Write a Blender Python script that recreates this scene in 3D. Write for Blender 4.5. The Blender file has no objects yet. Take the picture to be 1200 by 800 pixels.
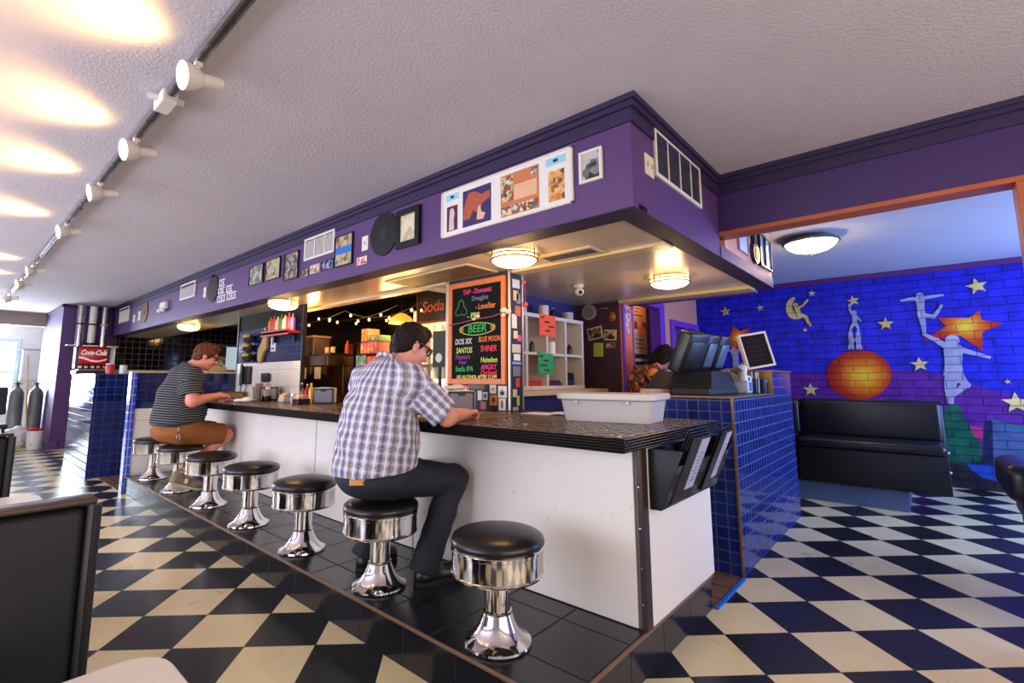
import bpy, bmesh, math, random
import numpy as np
from mathutils import Vector, Matrix, Euler
R_ = random.Random(7)
PI = math.pi
SC = bpy.context.scene
COL = SC.collection
V = Vector
ROOTLOC = {}

# ------------------------------------------------------------ helpers: objects
def tag(o, label=None, cat=None, group=None, kind=None):
    if label: o['label'] = label
    if cat: o['category'] = cat
    if group: o['group'] = group
    if kind: o['kind'] = kind
    return o

def thing(name, label, cat, loc=(0, 0, 0), group=None, rot=None):
    """An Empty at the base of a thing; parts are parented to it."""
    o = bpy.data.objects.new(name, None)
    COL.objects.link(o)
    o.empty_display_size = .05
    o.location = loc
    if rot is not None:
        o.rotation_euler = rot
        ROOTLOC[o.name] = V((0, 0, 0))      # parts of a turned thing are built in its own space
    else:
        ROOTLOC[o.name] = V(loc)
    return tag(o, label, cat, group)

class MB:
    def __init__(self):
        self.bm = bmesh.new()
    def _f(self, vs):
        try:
            return self.bm.faces.new(vs)
        except ValueError:
            return None
    def box(self, x0, x1, y0, y1, z0, z1, bev=0, seg=2, rm=None):
        b = bmesh.new()
        vs = [b.verts.new((x, y, z)) for x in (x0, x1) for y in (y0, y1) for z in (z0, z1)]
        for q in ((0, 1, 3, 2), (4, 6, 7, 5), (0, 4, 5, 1), (2, 3, 7, 6), (0, 2, 6, 4), (1, 5, 7, 3)):
            b.faces.new([vs[i] for i in q])
        bmesh.ops.recalc_face_normals(b, faces=b.faces)
        if bev:
            bmesh.ops.bevel(b, geom=b.edges[:], offset=bev, segments=seg, affect='EDGES', profile=.5)
        self.add(b, rm)
        return self
    def add(self, b, M=None):
        if M is not None:
            bmesh.ops.transform(b, matrix=M, verts=b.verts)
        me = bpy.data.meshes.new('tmp')
        b.to_mesh(me); b.free()
        self.bm.from_mesh(me)
        bpy.data.meshes.remove(me)
        return self
    def fbox(self, F, u0, u1, v0, v1, n0, n1, bev=0):
        O, Rr, U = F
        Rr = V(Rr); U = V(U); N = Rr.cross(U)
        M = Matrix((Rr, U, N)).transposed().to_4x4(); M.translation = V(O)
        return self.box(u0, u1, v0, v1, n0, n1, bev, rm=M)
    def fpoly(self, F, pts, n0, n1):
        """Prism on a polygon drawn in the plane F = (origin, right, up)."""
        O, Rr, U = F
        O = V(O); Rr = V(Rr); U = V(U); N = Rr.cross(U)
        b = bmesh.new()
        a = [b.verts.new(O + Rr * p[0] + U * p[1] + N * n0) for p in pts]
        c = [b.verts.new(O + Rr * p[0] + U * p[1] + N * n1) for p in pts]
        b.faces.new(a); b.faces.new(c)
        k = len(pts)
        for i in range(k):
            b.faces.new((a[i], a[(i + 1) % k], c[(i + 1) % k], c[i]))
        bmesh.ops.recalc_face_normals(b, faces=b.faces)
        return self.add(b)
    def fdisc(self, F, u, v, r, n0, n1, seg=24, ry=None):
        ry = ry or r
        return self.fpoly(F, [(u + r * math.cos(t * 2 * PI / seg), v + ry * math.sin(t * 2 * PI / seg)) for t in range(seg)], n0, n1)
    def tube(self, pts, r, seg=8, cap=True):
        pts = [V(p) for p in pts]
        rs = r if isinstance(r, (list, tuple)) else [r] * len(pts)
        rings = []
        up = None
        for i, p in enumerate(pts):
            if i == 0: d = pts[1] - p
            elif i == len(pts) - 1: d = p - pts[i - 1]
            else: d = (pts[i + 1] - p).normalized() + (p - pts[i - 1]).normalized()
            d = d.normalized() if d.length > 1e-9 else V((0, 0, 1))
            if up is None:
                up = d.orthogonal().normalized()
            up = (up - d * up.dot(d))
            up = up.normalized() if up.length > 1e-6 else d.orthogonal().normalized()
            s = d.cross(up)
            rings.append([self.bm.verts.new(p + (up * math.cos(2 * PI * k / seg) + s * math.sin(2 * PI * k / seg)) * rs[i]) for k in range(seg)])
        for a, b in zip(rings, rings[1:]):
            for k in range(seg):
                self._f((a[k], a[(k + 1) % seg], b[(k + 1) % seg], b[k]))
        if cap:
            self._f(rings[0][::-1]); self._f(rings[-1])
        return self
    def lathe(self, prof, c=(0, 0, 0), seg=32, M=None, close=False):
        b = bmesh.new()
        rings = []
        for r, z in prof:
            if r < 1e-5:
                rings.append([b.verts.new((0, 0, z))])
            else:
                rings.append([b.verts.new((r * math.cos(2 * PI * k / seg), r * math.sin(2 * PI * k / seg), z)) for k in range(seg)])
        for p, q in zip(rings, rings[1:]):
            for k in range(seg):
                k2 = (k + 1) % seg
                if len(p) == 1 and len(q) == 1: continue
                if len(p) == 1: b.faces.new((p[0], q[k], q[k2]))
                elif len(q) == 1: b.faces.new((p[k], p[k2], q[0]))
                else: b.faces.new((p[k], p[k2], q[k2], q[k]))
        for rg, rev in ((rings[0], True), (rings[-1], False)):
            if len(rg) > 1:
                b.faces.new(rg[::-1] if rev else rg)
        bmesh.ops.recalc_face_normals(b, faces=b.faces)
        T = Matrix.Translation(V(c))
        return self.add(b, T @ M if M is not None else T)
    def ell(self, c, r, M=None, sub=2):
        b = bmesh.new()
        bmesh.ops.create_icosphere(b, subdivisions=sub, radius=1)
        r = r if isinstance(r, (tuple, list)) else (r, r, r)
        T = Matrix.Translation(V(c)) @ (M.to_4x4() if M is not None else Matrix.Identity(4)) @ Matrix.Diagonal((*r, 1))
        return self.add(b, T)
    def raw(self, pts, faces):
        vs = [self.bm.verts.new(p) for p in pts]
        for f in faces:
            self._f([vs[i] for i in f])
        return self
    def build(self, name, m, parent=None, smooth=None, recalc=True):
        if recalc:
            bmesh.ops.recalc_face_normals(self.bm, faces=self.bm.faces)
        me = bpy.data.meshes.new(name)
        self.bm.to_mesh(me); self.bm.free()
        return link(name, me, m, parent, smooth)

def link(name, me, m, parent=None, smooth=None):
    o = bpy.data.objects.new(name, me)
    COL.objects.link(o)
    if m is not None: me.materials.append(m)
    if parent is not None:
        base = ROOTLOC[parent.name]
        me.transform(Matrix.Translation(-base))
        o.parent = parent
        ROOTLOC[o.name] = base
    else:
        co = np.empty(len(me.vertices) * 3); me.vertices.foreach_get('co', co); co = co.reshape(-1, 3)
        c = (co.min(0) + co.max(0)) / 2; base = V((c[0], c[1], co[:, 2].min()))
        me.transform(Matrix.Translation(-base)); o.location = base
        ROOTLOC[o.name] = base
    if smooth is not None:
        me.shade_smooth()
        if smooth is not True:
            try: me.set_sharp_from_angle(angle=math.radians(smooth))
            except Exception: pass
    return o

def copy_thing(o, loc, label=None, group=None, parent=None):
    c = o.copy(); COL.objects.link(c)
    if parent is not None: c.parent = parent
    else: c.location = loc
    for ch in list(o.children):
        copy_thing(ch, None, parent=c)
    if label: c['label'] = label
    if group: c['group'] = group
    return c

def single(name, mb, m, label, cat, group=None, smooth=None):
    return tag(mb.build(name, m, None, smooth), label, cat, group)

def struct(name, mb, m, smooth=None):
    return tag(mb.build(name, m, None, smooth), kind='structure')

def text(body, size, m, F, u, v, n, name, parent, shear=0., align='CENTER', sx=1., ext=.0006, bold=0.):
    cu = bpy.data.curves.new('t', 'FONT')
    cu.body = body; cu.size = size; cu.shear = shear; cu.align_x = align; cu.align_y = 'CENTER'
    cu.extrude = ext; cu.resolution_u = 3; cu.offset = bold
    to = bpy.data.objects.new('t', cu); COL.objects.link(to)
    dg = bpy.context.evaluated_depsgraph_get()
    me = bpy.data.meshes.new_from_object(to.evaluated_get(dg))
    bpy.data.objects.remove(to); bpy.data.curves.remove(cu)
    O, Rr, U = F; Rr = V(Rr); U = V(U); N = Rr.cross(U)
    M = Matrix((Rr, U, N)).transposed().to_4x4(); M.translation = V(O) + Rr * u + U * v + N * n
    me.transform(M @ Matrix.Diagonal((sx, 1, 1, 1)))
    me.materials.clear()
    return link(name, me, m, parent)

def FX(x): return ((x, 0, 0), (0, -1, 0), (0, 0, 1))      # a plane facing -X: u = -Y
def FY(y): return ((0, y, 0), (1, 0, 0), (0, 0, 1))       # a plane facing -Y: u = X

# ------------------------------------------------------------ materials
def lin(c):
    f = lambda u: u / 12.92 if u <= .04045 else ((u + .055) / 1.055) ** 2.4
    return (f(c[0] / 255), f(c[1] / 255), f(c[2] / 255), 1)
_M = {}
class NT:
    def __init__(self, name):
        self.m = bpy.data.materials.new(name); self.m.use_nodes = True
        self.t = self.m.node_tree; self.b = self.t.nodes['Principled BSDF']
    def n(self, typ, **kw):
        x = self.t.nodes.new('ShaderNode' + typ)
        for k, v in kw.items(): setattr(x, k, v)
        return x
    def l(self, a, b): self.t.links.new(a, b)
    def val(self, s, v):
        if hasattr(v, 'is_output') or isinstance(v, bpy.types.NodeSocket): self.l(v, s)
        else: s.default_value = v
    def math(self, op, a, b=0., c=None):
        x = self.n('Math', operation=op); self.val(x.inputs[0], a); self.val(x.inputs[1], b)
        if c is not None: self.val(x.inputs[2], c)
        return x.outputs[0]
    def mix(self, f, a, b):
        x = self.n('Mix', data_type='RGBA'); self.val(x.inputs[0], f); self.val(x.inputs[6], a); self.val(x.inputs[7], b)
        return x.outputs[2]
    def noise(self, scale, detail=3, vec=None, rough=.5):
        x = self.n('TexNoise'); x.inputs['Scale'].default_value = scale; x.inputs['Detail'].default_value = detail
        x.inputs['Roughness'].default_value = rough
        if vec is not None: self.l(vec, x.inputs['Vector'])
        return x.outputs['Fac']
    def pos(self):
        return self.n('NewGeometry').outputs['Position']
    def objc(self):
        return self.n('TexCoord').outputs['Object']
    def sep(self, v):
        x = self.n('SeparateXYZ'); self.l(v, x.inputs[0]); return x.outputs
    def comb(self, a, b, c=0.):
        x = self.n('CombineXYZ'); self.val(x.inputs[0], a); self.val(x.inputs[1], b); self.val(x.inputs[2], c); return x.outputs[0]
    def ramp(self, f, stops, interp='LINEAR'):
        x = self.n('ValToRGB'); self.l(f, x.inputs[0]); cr = x.color_ramp; cr.interpolation = interp
        while len(cr.elements) < len(stops): cr.elements.new(.5)
        for e, (p, c) in zip(cr.elements, stops): e.position = p; e.color = c
        return x.outputs[0]
    def bump(self, h, strength=.3, dist=.01):
        x = self.n('Bump'); x.inputs['Strength'].default_value = strength; x.inputs['Distance'].default_value = dist
        self.l(h, x.inputs['Height']); self.l(x.outputs[0], self.b.inputs['Normal'])
    def set(self, col=None, rough=None, metal=None, spec=None, coat=None):
        if col is not None: self.val(self.b.inputs['Base Color'], col)
        if rough is not None: self.val(self.b.inputs['Roughness'], rough)
        if metal is not None: self.val(self.b.inputs['Metallic'], metal)
        if spec is not None: self.b.inputs['Specular IOR Level'].default_value = spec
        if coat is not None: self.b.inputs['Coat Weight'].default_value = coat; self.b.inputs['Coat Roughness'].default_value = .08
        return self

def mat(name, c, rough=.5, metal=0., noise=.12, scale=12., bump=.0, bscale=60., spec=.5, coat=0., emit=None, es=0., alpha=None, trans=0.):
    """Procedural colour with soft variation and optional fine bump."""
    if name in _M: return _M[name]
    t = NT(name)
    c0 = lin(c)
    v = t.objc()
    if noise:
        nz = t.noise(scale, 3, v)
        a = tuple(x * (1 - noise) for x in c0[:3]) + (1,); b = tuple(min(1, x * (1 + noise)) for x in c0[:3]) + (1,)
        t.set(t.mix(nz, a, b))
        t.val(t.b.inputs['Roughness'], t.math('MULTIPLY_ADD', nz, .12, max(.02, rough - .06)))
    else:
        t.set(c0, rough)
    t.set(None, None, metal, spec, coat)
    if bump: t.bump(t.noise(bscale, 2, v), bump, .004)
    if emit is not None:
        t.b.inputs['Emission Color'].default_value = lin(emit); t.b.inputs['Emission Strength'].default_value = es
    if trans: t.b.inputs['Transmission Weight'].default_value = trans
    _M[name] = t.m
    return t.m

def checker_mat():
    t = NT('checker_vinyl')
    x, y, z = t.sep(t.pos())
    s = math.sqrt(.5) / .3414
    a = t.math('ADD', t.math('MULTIPLY', t.math('SUBTRACT', x, y), s), 5.02945 + 40)
    b = t.math('ADD', t.math('MULTIPLY', t.math('ADD', x, y), s), -7.62922 + 40)
    fa = t.math('FLOOR', a); fb = t.math('FLOOR', b)
    par = t.math('MODULO', t.math('ADD', fa, fb), 2.)
    ea = t.math('SUBTRACT', a, fa); eb = t.math('SUBTRACT', b, fb)
    ed = t.math('MINIMUM', t.math('MINIMUM', ea, t.math('SUBTRACT', 1., ea)), t.math('MINIMUM', eb, t.math('SUBTRACT', 1., eb)))
    seam = t.math('LESS_THAN', ed, .007)
    wn = t.n('TexWhiteNoise'); t.l(t.comb(fa, fb), wn.inputs['Vector'])
    fl = t.noise(140, 4, t.pos(), .7)
    cl = t.noise(3.5, 4, t.pos())
    cream = t.mix(cl, lin((216, 196, 144)), lin((242, 226, 180)))
    cream = t.mix(t.ramp(fl, [(.62, (0, 0, 0, 1)), (.7, (1, 1, 1, 1))]), cream, lin((146, 128, 96)))
    cream = t.mix(t.math('MULTIPLY', wn.outputs[0], .25), cream, lin((190, 176, 146)))
    blk = t.mix(t.ramp(fl, [(.6, (0, 0, 0, 1)), (.7, (1, 1, 1, 1))]), lin((29, 30, 31)), lin((98, 96, 94)))
    c = t.mix(par, blk, cream)
    c = t.mix(seam, c, lin((40, 36, 32)))
    t.set(c, t.math('MULTIPLY_ADD', cl, .16, .22), spec=.32)
    t.bump(t.math('ADD', t.math('MULTIPLY', seam, -1.), t.math('MULTIPLY', cl, .6)), .10, .004)
    return t.m

def tile_mat(name, c, grout, w=.1, h=.1, rough=.12, var=.35, mort=.006, off=0., floor=False, bump=.25, wav=.02):
    t = NT(name)
    x, y, z = t.sep(t.pos())
    vec = t.comb(x, y) if floor else t.comb(t.math('ADD', x, y), z)
    br = t.n('TexBrick'); br.offset = off; br.offset_frequency = 2; br.squash = 1
    t.l(vec, br.inputs['Vector'])
    c0 = lin(c)
    br.inputs['Color1'].default_value = tuple(v * (1 - var) for v in c0[:3]) + (1,)
    br.inputs['Color2'].default_value = tuple(min(1, v * (1 + var)) for v in c0[:3]) + (1,)
    br.inputs['Mortar'].default_value = lin(grout)
    br.inputs['Scale'].default_value = 1
    br.inputs['Mortar Size'].default_value = mort; br.inputs['Mortar Smooth'].default_value = .2
    br.inputs['Brick Width'].default_value = w; br.inputs['Row Height'].default_value = h
    nz = t.noise(9, 3, t.pos())
    t.set(br.outputs['Color'], t.math('MULTIPLY_ADD', br.outputs['Fac'], .5, rough))
    hgt = t.math('ADD', t.math('MULTIPLY', br.outputs['Fac'], -1.), t.math('MULTIPLY', nz, wav * 20))
    t.bump(hgt, bump, .004)
    return t.m

def brick_paint(name, cfun):
    """Paint on the brick wall: same brick relief for every painted colour."""
    t = NT(name)
    p = t.pos(); x, y, z = t.sep(p)
    br = t.n('TexBrick'); br.offset = .5
    wob = t.math('MULTIPLY', t.math('SUBTRACT', t.noise(3, 2, p), .5), .03)
    t.l(t.comb(y, t.math('ADD', z, wob)), br.inputs['Vector'])
    br.inputs['Scale'].default_value = 1; br.inputs['Mortar Size'].default_value = .006; br.inputs['Mortar Smooth'].default_value = .6
    br.inputs['Brick Width'].default_value = .30; br.inputs['Row Height'].default_value = .098
    br.inputs['Color1'].default_value = (.3, .3, .3, 1); br.inputs['Color2'].default_value = (.8, .8, .8, 1)
    nz = t.noise(7, 4, p)
    col = cfun(t, nz, y, z, br)
    col = t.mix(t.math('MULTIPLY', br.outputs['Fac'], .28), col, (.004, .003, .02, 1))
    t.set(col, .55, spec=.3)
    t.bump(t.math('ADD', t.math('MULTIPLY', br.outputs['Fac'], -1.3), t.math('MULTIPLY', nz, .8)), .8, .016)
    _M[name] = t.m
    return t.m

def two(c1, c2):
    def f(t, nz, y, z, br):
        c = t.mix(t.ramp(nz, [(.35, (0, 0, 0, 1)), (.65, (1, 1, 1, 1))]), lin(c1), lin(c2))
        return t.mix(t.math('MULTIPLY', br.outputs['Color'], .36), c, lin(tuple(min(255, v * 1.25 + 8) for v in c2)))
    return f
def radial(cy, cz, r, stops):
    def f(t, nz, y, z, br):
        dy = t.math('DIVIDE', t.math('SUBTRACT', y, cy), r); dz = t.math('DIVIDE', t.math('SUBTRACT', z, cz), r)
        d = t.math('SQRT', t.math('ADD', t.math('MULTIPLY', dy, dy), t.math('MULTIPLY', dz, dz)))
        d = t.math('ADD', d, t.math('MULTIPLY', t.math('SUBTRACT', nz, .5), .25))
        return t.ramp(d, [(p, lin(c)) for p, c in stops])
    return f

def collage(name, cols, scale=14., rough=.35):
    """A printed picture: patches of its own colours."""
    if name in _M: return _M[name]
    t = NT(name)
    v = t.n('TexVoronoi'); v.inputs['Scale'].default_value = scale
    t.l(t.objc(), v.inputs['Vector'])
    k = t.sep(v.outputs['Color'])[0]
    nz = t.noise(scale * .6, 3, t.objc())
    f = t.math('ADD', t.math('MULTIPLY', k, .65), t.math('MULTIPLY', nz, .4))
    n = len(cols)
    t.set(t.ramp(f, [(.12 + .78 * i / n, lin(c)) for i, c in enumerate(cols)], 'EASE'), rough)
    _M[name] = t.m
    return t.m
# ------------------------------------------------------------ shared materials
purple = mat('purple_wall_paint', (86, 54, 108), .5, noise=.16, scale=3, bump=.15, bscale=25)
purple_dk = mat('dark_purple_trim_paint', (42, 27, 66), .65, noise=.12, scale=4)
violet = mat('bright_violet_trim_paint', (128, 66, 196), .4, noise=.08)
ceil_m = mat('ceiling_plaster', (206, 198, 206), .85, noise=.05, scale=4, bump=.9, bscale=70, spec=.2)
ceil2_m = mat('side_room_ceiling_plaster', (196, 194, 206), .85, noise=.05, scale=3, bump=.6, bscale=70, spec=.2)
soff_m = mat('glossy_cream_soffit_paint', (206, 188, 166), .27, noise=0, spec=.6)
cream_trim = mat('cream_trim_paint', (214, 188, 138), .35, noise=.06)
pink = mat('salmon_wall_paint', (226, 152, 128), .6, noise=.06, scale=4, bump=.1)
maroon = mat('maroon_wall_paint', (70, 40, 56), .5, noise=.15, scale=4)
navy_wall = mat('deep_blue_wall_paint', (36, 44, 110), .5, noise=.15, scale=4)
orange_wood = mat('orange_wood_trim', (176, 92, 52), .4, noise=.2, scale=9)
chrome = mat('polished_chrome', (226, 224, 222), .07, 1., noise=.02)
steel = mat('brushed_steel', (170, 170, 172), .28, 1., noise=.06)
black_vinyl = mat('black_vinyl', (25, 26, 28), .34, noise=.1, bump=.06, bscale=160, spec=.5)
black_plastic = mat('black_plastic', (26, 26, 29), .42, noise=.08)
white_plastic = mat('white_plastic', (226, 222, 214), .4, noise=.03)
white_paint = mat('white_panel_laminate', (236, 232, 226), .35, noise=.05, scale=2.2)
dark_metal = mat('dark_metal', (48, 46, 46), .35, .8)
blue_tile = tile_mat('blue_glazed_wall_tile', (24, 42, 122), (62, 74, 112), .076, .076, .08, .3, .005)
navy_tile = tile_mat('navy_glazed_wall_tile', (18, 30, 84), (34, 36, 56), .105, .105, .10, .3)
shaded_blue_tile = tile_mat('shaded_blue_wall_tile', (20, 34, 96), (40, 50, 84), .098, .098, .08, .3)  # service-counter copy of the blue tile, with its shade put in the colour
white_tile = tile_mat('white_wall_tile', (232, 226, 214), (186, 176, 160), .30, .20, .14, .03, .004)
black_wall_tile = tile_mat('black_glazed_wall_tile', (14, 12, 18), (60, 50, 40), .12, .12, .08, .3, .008)
black_floor_tile = tile_mat('black_quarry_tile', (27, 28, 31), (12, 12, 13), .34, .34, .22, .2, .006, floor=True, bump=.15, wav=.012)
black_riser_tile = tile_mat('black_riser_tile', (27, 28, 31), (10, 10, 12), .34, .5, .16, .2, .005, bump=.12, wav=.012)
brown_floor_tile = tile_mat('brown_quarry_tile', (134, 98, 70), (72, 52, 40), .2, .2, .3, .2, .01, floor=True)

CEIL = 2.7; SOF = 2.13; DZ = .185

# ------------------------------------------------------------ floor and ceiling
m = MB(); m.box(-3.4, 8.4, -2.6, 15.6, -.1, 0)
struct('floor', m, checker_mat())
m = MB(); m.box(3.06, 3.632, 1.0, 6.9, 0, .006)
struct('floor', m, brown_floor_tile)
m = MB(); m.box(1.5, 4.2, 7.06, 8.19, 0, .006)
struct('floor', m, brown_floor_tile)
m = MB(); m.box(3.06, 3.632, .985, 1.012, 0, .012, .003)
struct('trim_1', m, mat('blue_threshold_strip', (40, 110, 210), .35))
m = MB(); m.box(-3.4, 3.62, -2.6, 15.6, CEIL, CEIL + .1)
struct('ceiling', m, ceil_m)
m = MB(); m.box(3.62, 8.42, -2.6, 4.4, CEIL, CEIL + .1)
struct('ceiling', m, ceil2_m)

# raised black-tiled platform under the bar stools
m = MB(); m.box(1.524, 3.06, 1.02, 6.93, 0, DZ - .004)
struct('floor_platform', m, black_riser_tile)
m = MB(); m.box(1.52, 3.062, 1.012, 6.93, DZ - .004, DZ)
struct('floor_platform', m, black_floor_tile)
m = MB(); m.box(1.512, 1.524, 1.008, 6.93, DZ - .012, DZ + .002, .003); m.box(1.512, 3.064, 1.006, 1.018, DZ - .012, DZ + .002, .003)
struct('trim_2', m, mat('worn_brass_nosing', (134, 104, 78), .45, .3))

# ------------------------------------------------------------ dropped soffit above the counter
m = MB(); m.box(2.2, 2.26, 1.0, 12.06, SOF, CEIL)                       # long face
m.box(2.26, 3.56, 1.0, 1.06, SOF + .03, CEIL)                                 # short end face
m.box(2.26, 2.36, 1.06, 12.06, SOF - .002, SOF + .03)                   # purple border of the underside
m.box(2.36, 5.1, 1.0, 1.13, SOF - .002, SOF + .03)
struct('wall_soffit', m, purple)
m = MB(); m.box(2.36, 2.98, 1.13, 12.06, SOF + .002, SOF + .06)
m.box(2.98, 5.1, 1.13, 3.5, SOF + .002, SOF + .06); struct('ceiling_soffit', m, soff_m)
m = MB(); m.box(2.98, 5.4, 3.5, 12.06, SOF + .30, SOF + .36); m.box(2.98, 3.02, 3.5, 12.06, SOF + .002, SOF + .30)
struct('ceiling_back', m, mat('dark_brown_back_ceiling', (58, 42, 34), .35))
m = MB(); m.box(2.196, 2.36, .996, 12.06, SOF - .006, SOF - .001); m.box(2.36, 5.1, .996, 1.13, SOF - .006, SOF - .001)
struct('trim_3', m, purple_dk)
m = MB()                                                                # crown moulding
for d, z0, z1 in ((.012, CEIL - .13, CEIL - .05), (.03, CEIL - .06, CEIL - .025), (.045, CEIL - .03, CEIL)):
    m.box(2.2 - d, 2.2, 1.0 - d, 12.06, z0, z1); m.box(2.2, 3.555, 1.0 - d, 1.0, z0, z1)
    m.box(3.555 - d, 3.555, -2.5, 1.0 - d, z0, z1)
struct('trim_4', m, purple_dk)
m = MB(); m.box(2.92, 3.04, 1.13, 2.36, SOF - .018, SOF + .004, .004); m.box(2.86, 2.96, 3.04, 6.95, SOF - .025, SOF + .004, .004)
struct('trim_5', m, cream_trim)
m = MB(); m.box(4.84, 5.02, 1.13, 2.42, SOF - .03, SOF + .004, .004)
struct('trim_6', m, cream_trim)
m = MB(); m.box(5.02, 5.1, 1.13, 2.42, SOF - .04, SOF + .06)
struct('trim_7', m, purple)

# header wall with the wide opening into the mural room
m = MB(); m.box(3.555, 3.68, -.46, 1.0, 2.30, CEIL); m.box(3.555, 3.68, -2.5, -.46, 0, CEIL)
struct('wall_header', m, mat('deep_purple_wall_paint', (62, 36, 92), .45, noise=.15, scale=3, bump=.1, bscale=25))
m = MB(); m.box(3.545, 3.69, -.46, 1.0, 2.275, 2.305, .004); m.box(3.545, 3.69, -.46, -.41, 0, 2.275, .004)
struct('trim_8', m, orange_wood)
# salmon side of the soffit in the mural room
m = MB(); m.box(3.68, 5.1, 1.0, 1.06, SOF + .08, CEIL)
struct('wall_partition', m, pink)
m = MB(); m.box(3.56, 5.105, .994, 1.06, SOF - .002, SOF + .085)
struct('trim_9', m, purple)
m = MB(); m.box(3.69, 5.1, .98, 1.0, CEIL - .05, CEIL, .004)
struct('trim_10', m, violet)

# ------------------------------------------------------------ mural room
blue_paint = brick_paint('mural_blue_brick', two((10, 14, 136), (34, 36, 196)))
m = MB(); m.box(8.3, 8.42, -2.6, 2.76, 0, CEIL)
struct('wall_mural', m, blue_paint)
m = MB(); m.box(8.27, 8.3, -2.6, 2.76, 2.63, CEIL, .004)
struct('trim_11', m, mat('plum_trim_paint', (96, 36, 110), .5))
m = MB()                                                                # wall with doorway and inner window
m.box(5.07, 5.80, 2.76, 2.88, 0, CEIL); m.box(5.07, 5.13, 2.44, 2.76, 0, CEIL); m.box(5.80, 6.80, 2.76, 2.88, 2.30, CEIL); m.box(6.80, 7.2, 2.76, 2.88, 0, CEIL)
m.box(7.2, 8.2, 2.76, 2.88, 0, 1.15); m.box(7.2, 8.2, 2.76, 2.88, 2.1, CEIL); m.box(8.2, 8.3, 2.76, 2.88, 0, CEIL)
struct('wall_salmon', m, pink)
m = MB()
for x0, x1, z0, z1 in ((5.78, 5.86, 0, 2.36), (6.74, 6.90, 0, 2.36), (5.86, 6.74, 2.28, 2.36)):
    m.box(x0, x1, 2.735, 2.89, z0, z1, .006)
struct('trim_12', m, violet)
m = MB()
for x0, x1, z0, z1 in ((7.12, 7.22, 1.08, 2.16), (8.17, 8.27, 1.08, 2.16), (7.22, 8.17, 2.07, 2.16), (7.22, 8.17, 1.08, 1.18), (7.66, 7.72, 1.18, 2.07)):
    m.box(x0, x1, 2.72, 2.89, z0, z1, .006)
w = struct('window_1', m, violet)
pm = MB(); pm.box(7.22, 8.17, 2.82, 2.826, 1.18, 2.07)
pane = pm.build('pane', mat('window_glass_violet_tint', (196, 170, 240), .05, noise=0, trans=.9), w)
m = MB(); m.box(4.905, 5.13, 2.40, 2.44, 0, SOF + .05); m.box(5.5, 5.78, 2.745, 2.76, 0, 2.4)
struct('trim_13', m, mat('orange_post_paint', (236, 128, 76), .5))
m = MB(); m.box(4.895, 4.925, 2.39, 2.42, 0, SOF + .04, .003); m.box(5.11, 5.14, 2.39, 2.42, 0, SOF + .04, .003)
struct('trim_14', m, violet)
m = MB(); m.box(4.903, 4.96, 2.44, 3.03, 0, SOF + .05)
struct('wall_maroon', m, maroon)
m = MB(); m.box(3.06, 4.903, 2.98, 3.03, 0, SOF + .05)
struct('wall_blue', m, navy_wall)
m = MB(); m.box(5.55, 8.3, 4.3, 4.4, 0, CEIL)
struct('wall_passage', m, mat('dim_hall_paint', (150, 120, 150), .6))

# ------------------------------------------------------------ partition that carries the beer board
sticker_wall = mat('blue_black_partition_paint', (16, 17, 36), .55, noise=.2)
m = MB(); m.box(2.9, 3.06, 2.36, 3.04, 0, SOF)
part_wall = struct('wall_partition', m, sticker_wall)
m = MB(); m.box(2.892, 2.906, 2.352, 2.366, 1.05, SOF); m.box(3.054, 3.068, 2.352, 2.366, 1.05, SOF); m.box(2.885, 2.91, 3.02, 3.055, 1.05, SOF)
struct('trim_15', m, mat('aluminium_edge', (190, 176, 150), .35, .6))

# white and blue tiled wall behind the counter, half wall at the counter's end
m = MB(); m.box(2.68, 2.71, 5.17, 6.95, .0, 1.49)
struct('wall_backsplash', m, white_tile)
m = MB(); m.box(2.68, 2.71, 5.17, 6.95, 1.49, 1.93)
struct('wall_backsplash', m, navy_tile)
m = MB(); m.box(2.685, 2.71, 5.17, 6.95, 1.93, SOF)
struct('wall_backsplash', m, mat('black_upper_wall', (14, 11, 13), .7, spec=.2))
m = MB(); m.box(2.672, 2.715, 5.155, 5.175, 0, SOF); m.box(2.672, 2.715, 6.945, 6.975, 1.376, SOF)
struct('trim_16', m, black_plastic)
m = MB(); m.box(1.55, 2.9, 6.95, 7.06, 0, .94)
struct('wall_end', m, white_tile)
m = MB(); m.box(1.55, 2.9, 6.945, 7.06, .94, 1.36)
struct('wall_end', m, navy_tile)
m = MB(); m.box(1.50, 1.56, 6.935, 7.06, 0, 1.365)
struct('trim_17', m, tile_mat('bright_blue_edge_tile', (52, 72, 190), (150, 160, 200), .06, .1, .1, .2))
m = MB(); m.box(1.5, 2.9, 6.93, 7.08, 1.36, 1.375, .003)
struct('trim_18', m, cream_trim)
# dark back-bar recess
dark_wall = mat('black_recess_wall', (22, 16, 18), .25, noise=.3, scale=5)
m = MB(); m.box(4.3, 4.4, 3.03, 7.0, 0, 2.5)
struct('wall_back', m, dark_wall)
m = MB(); m.box(2.78, 4.3, 6.98, 7.06, 0, 2.5)
struct('wall_recess', m, dark_wall)
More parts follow.
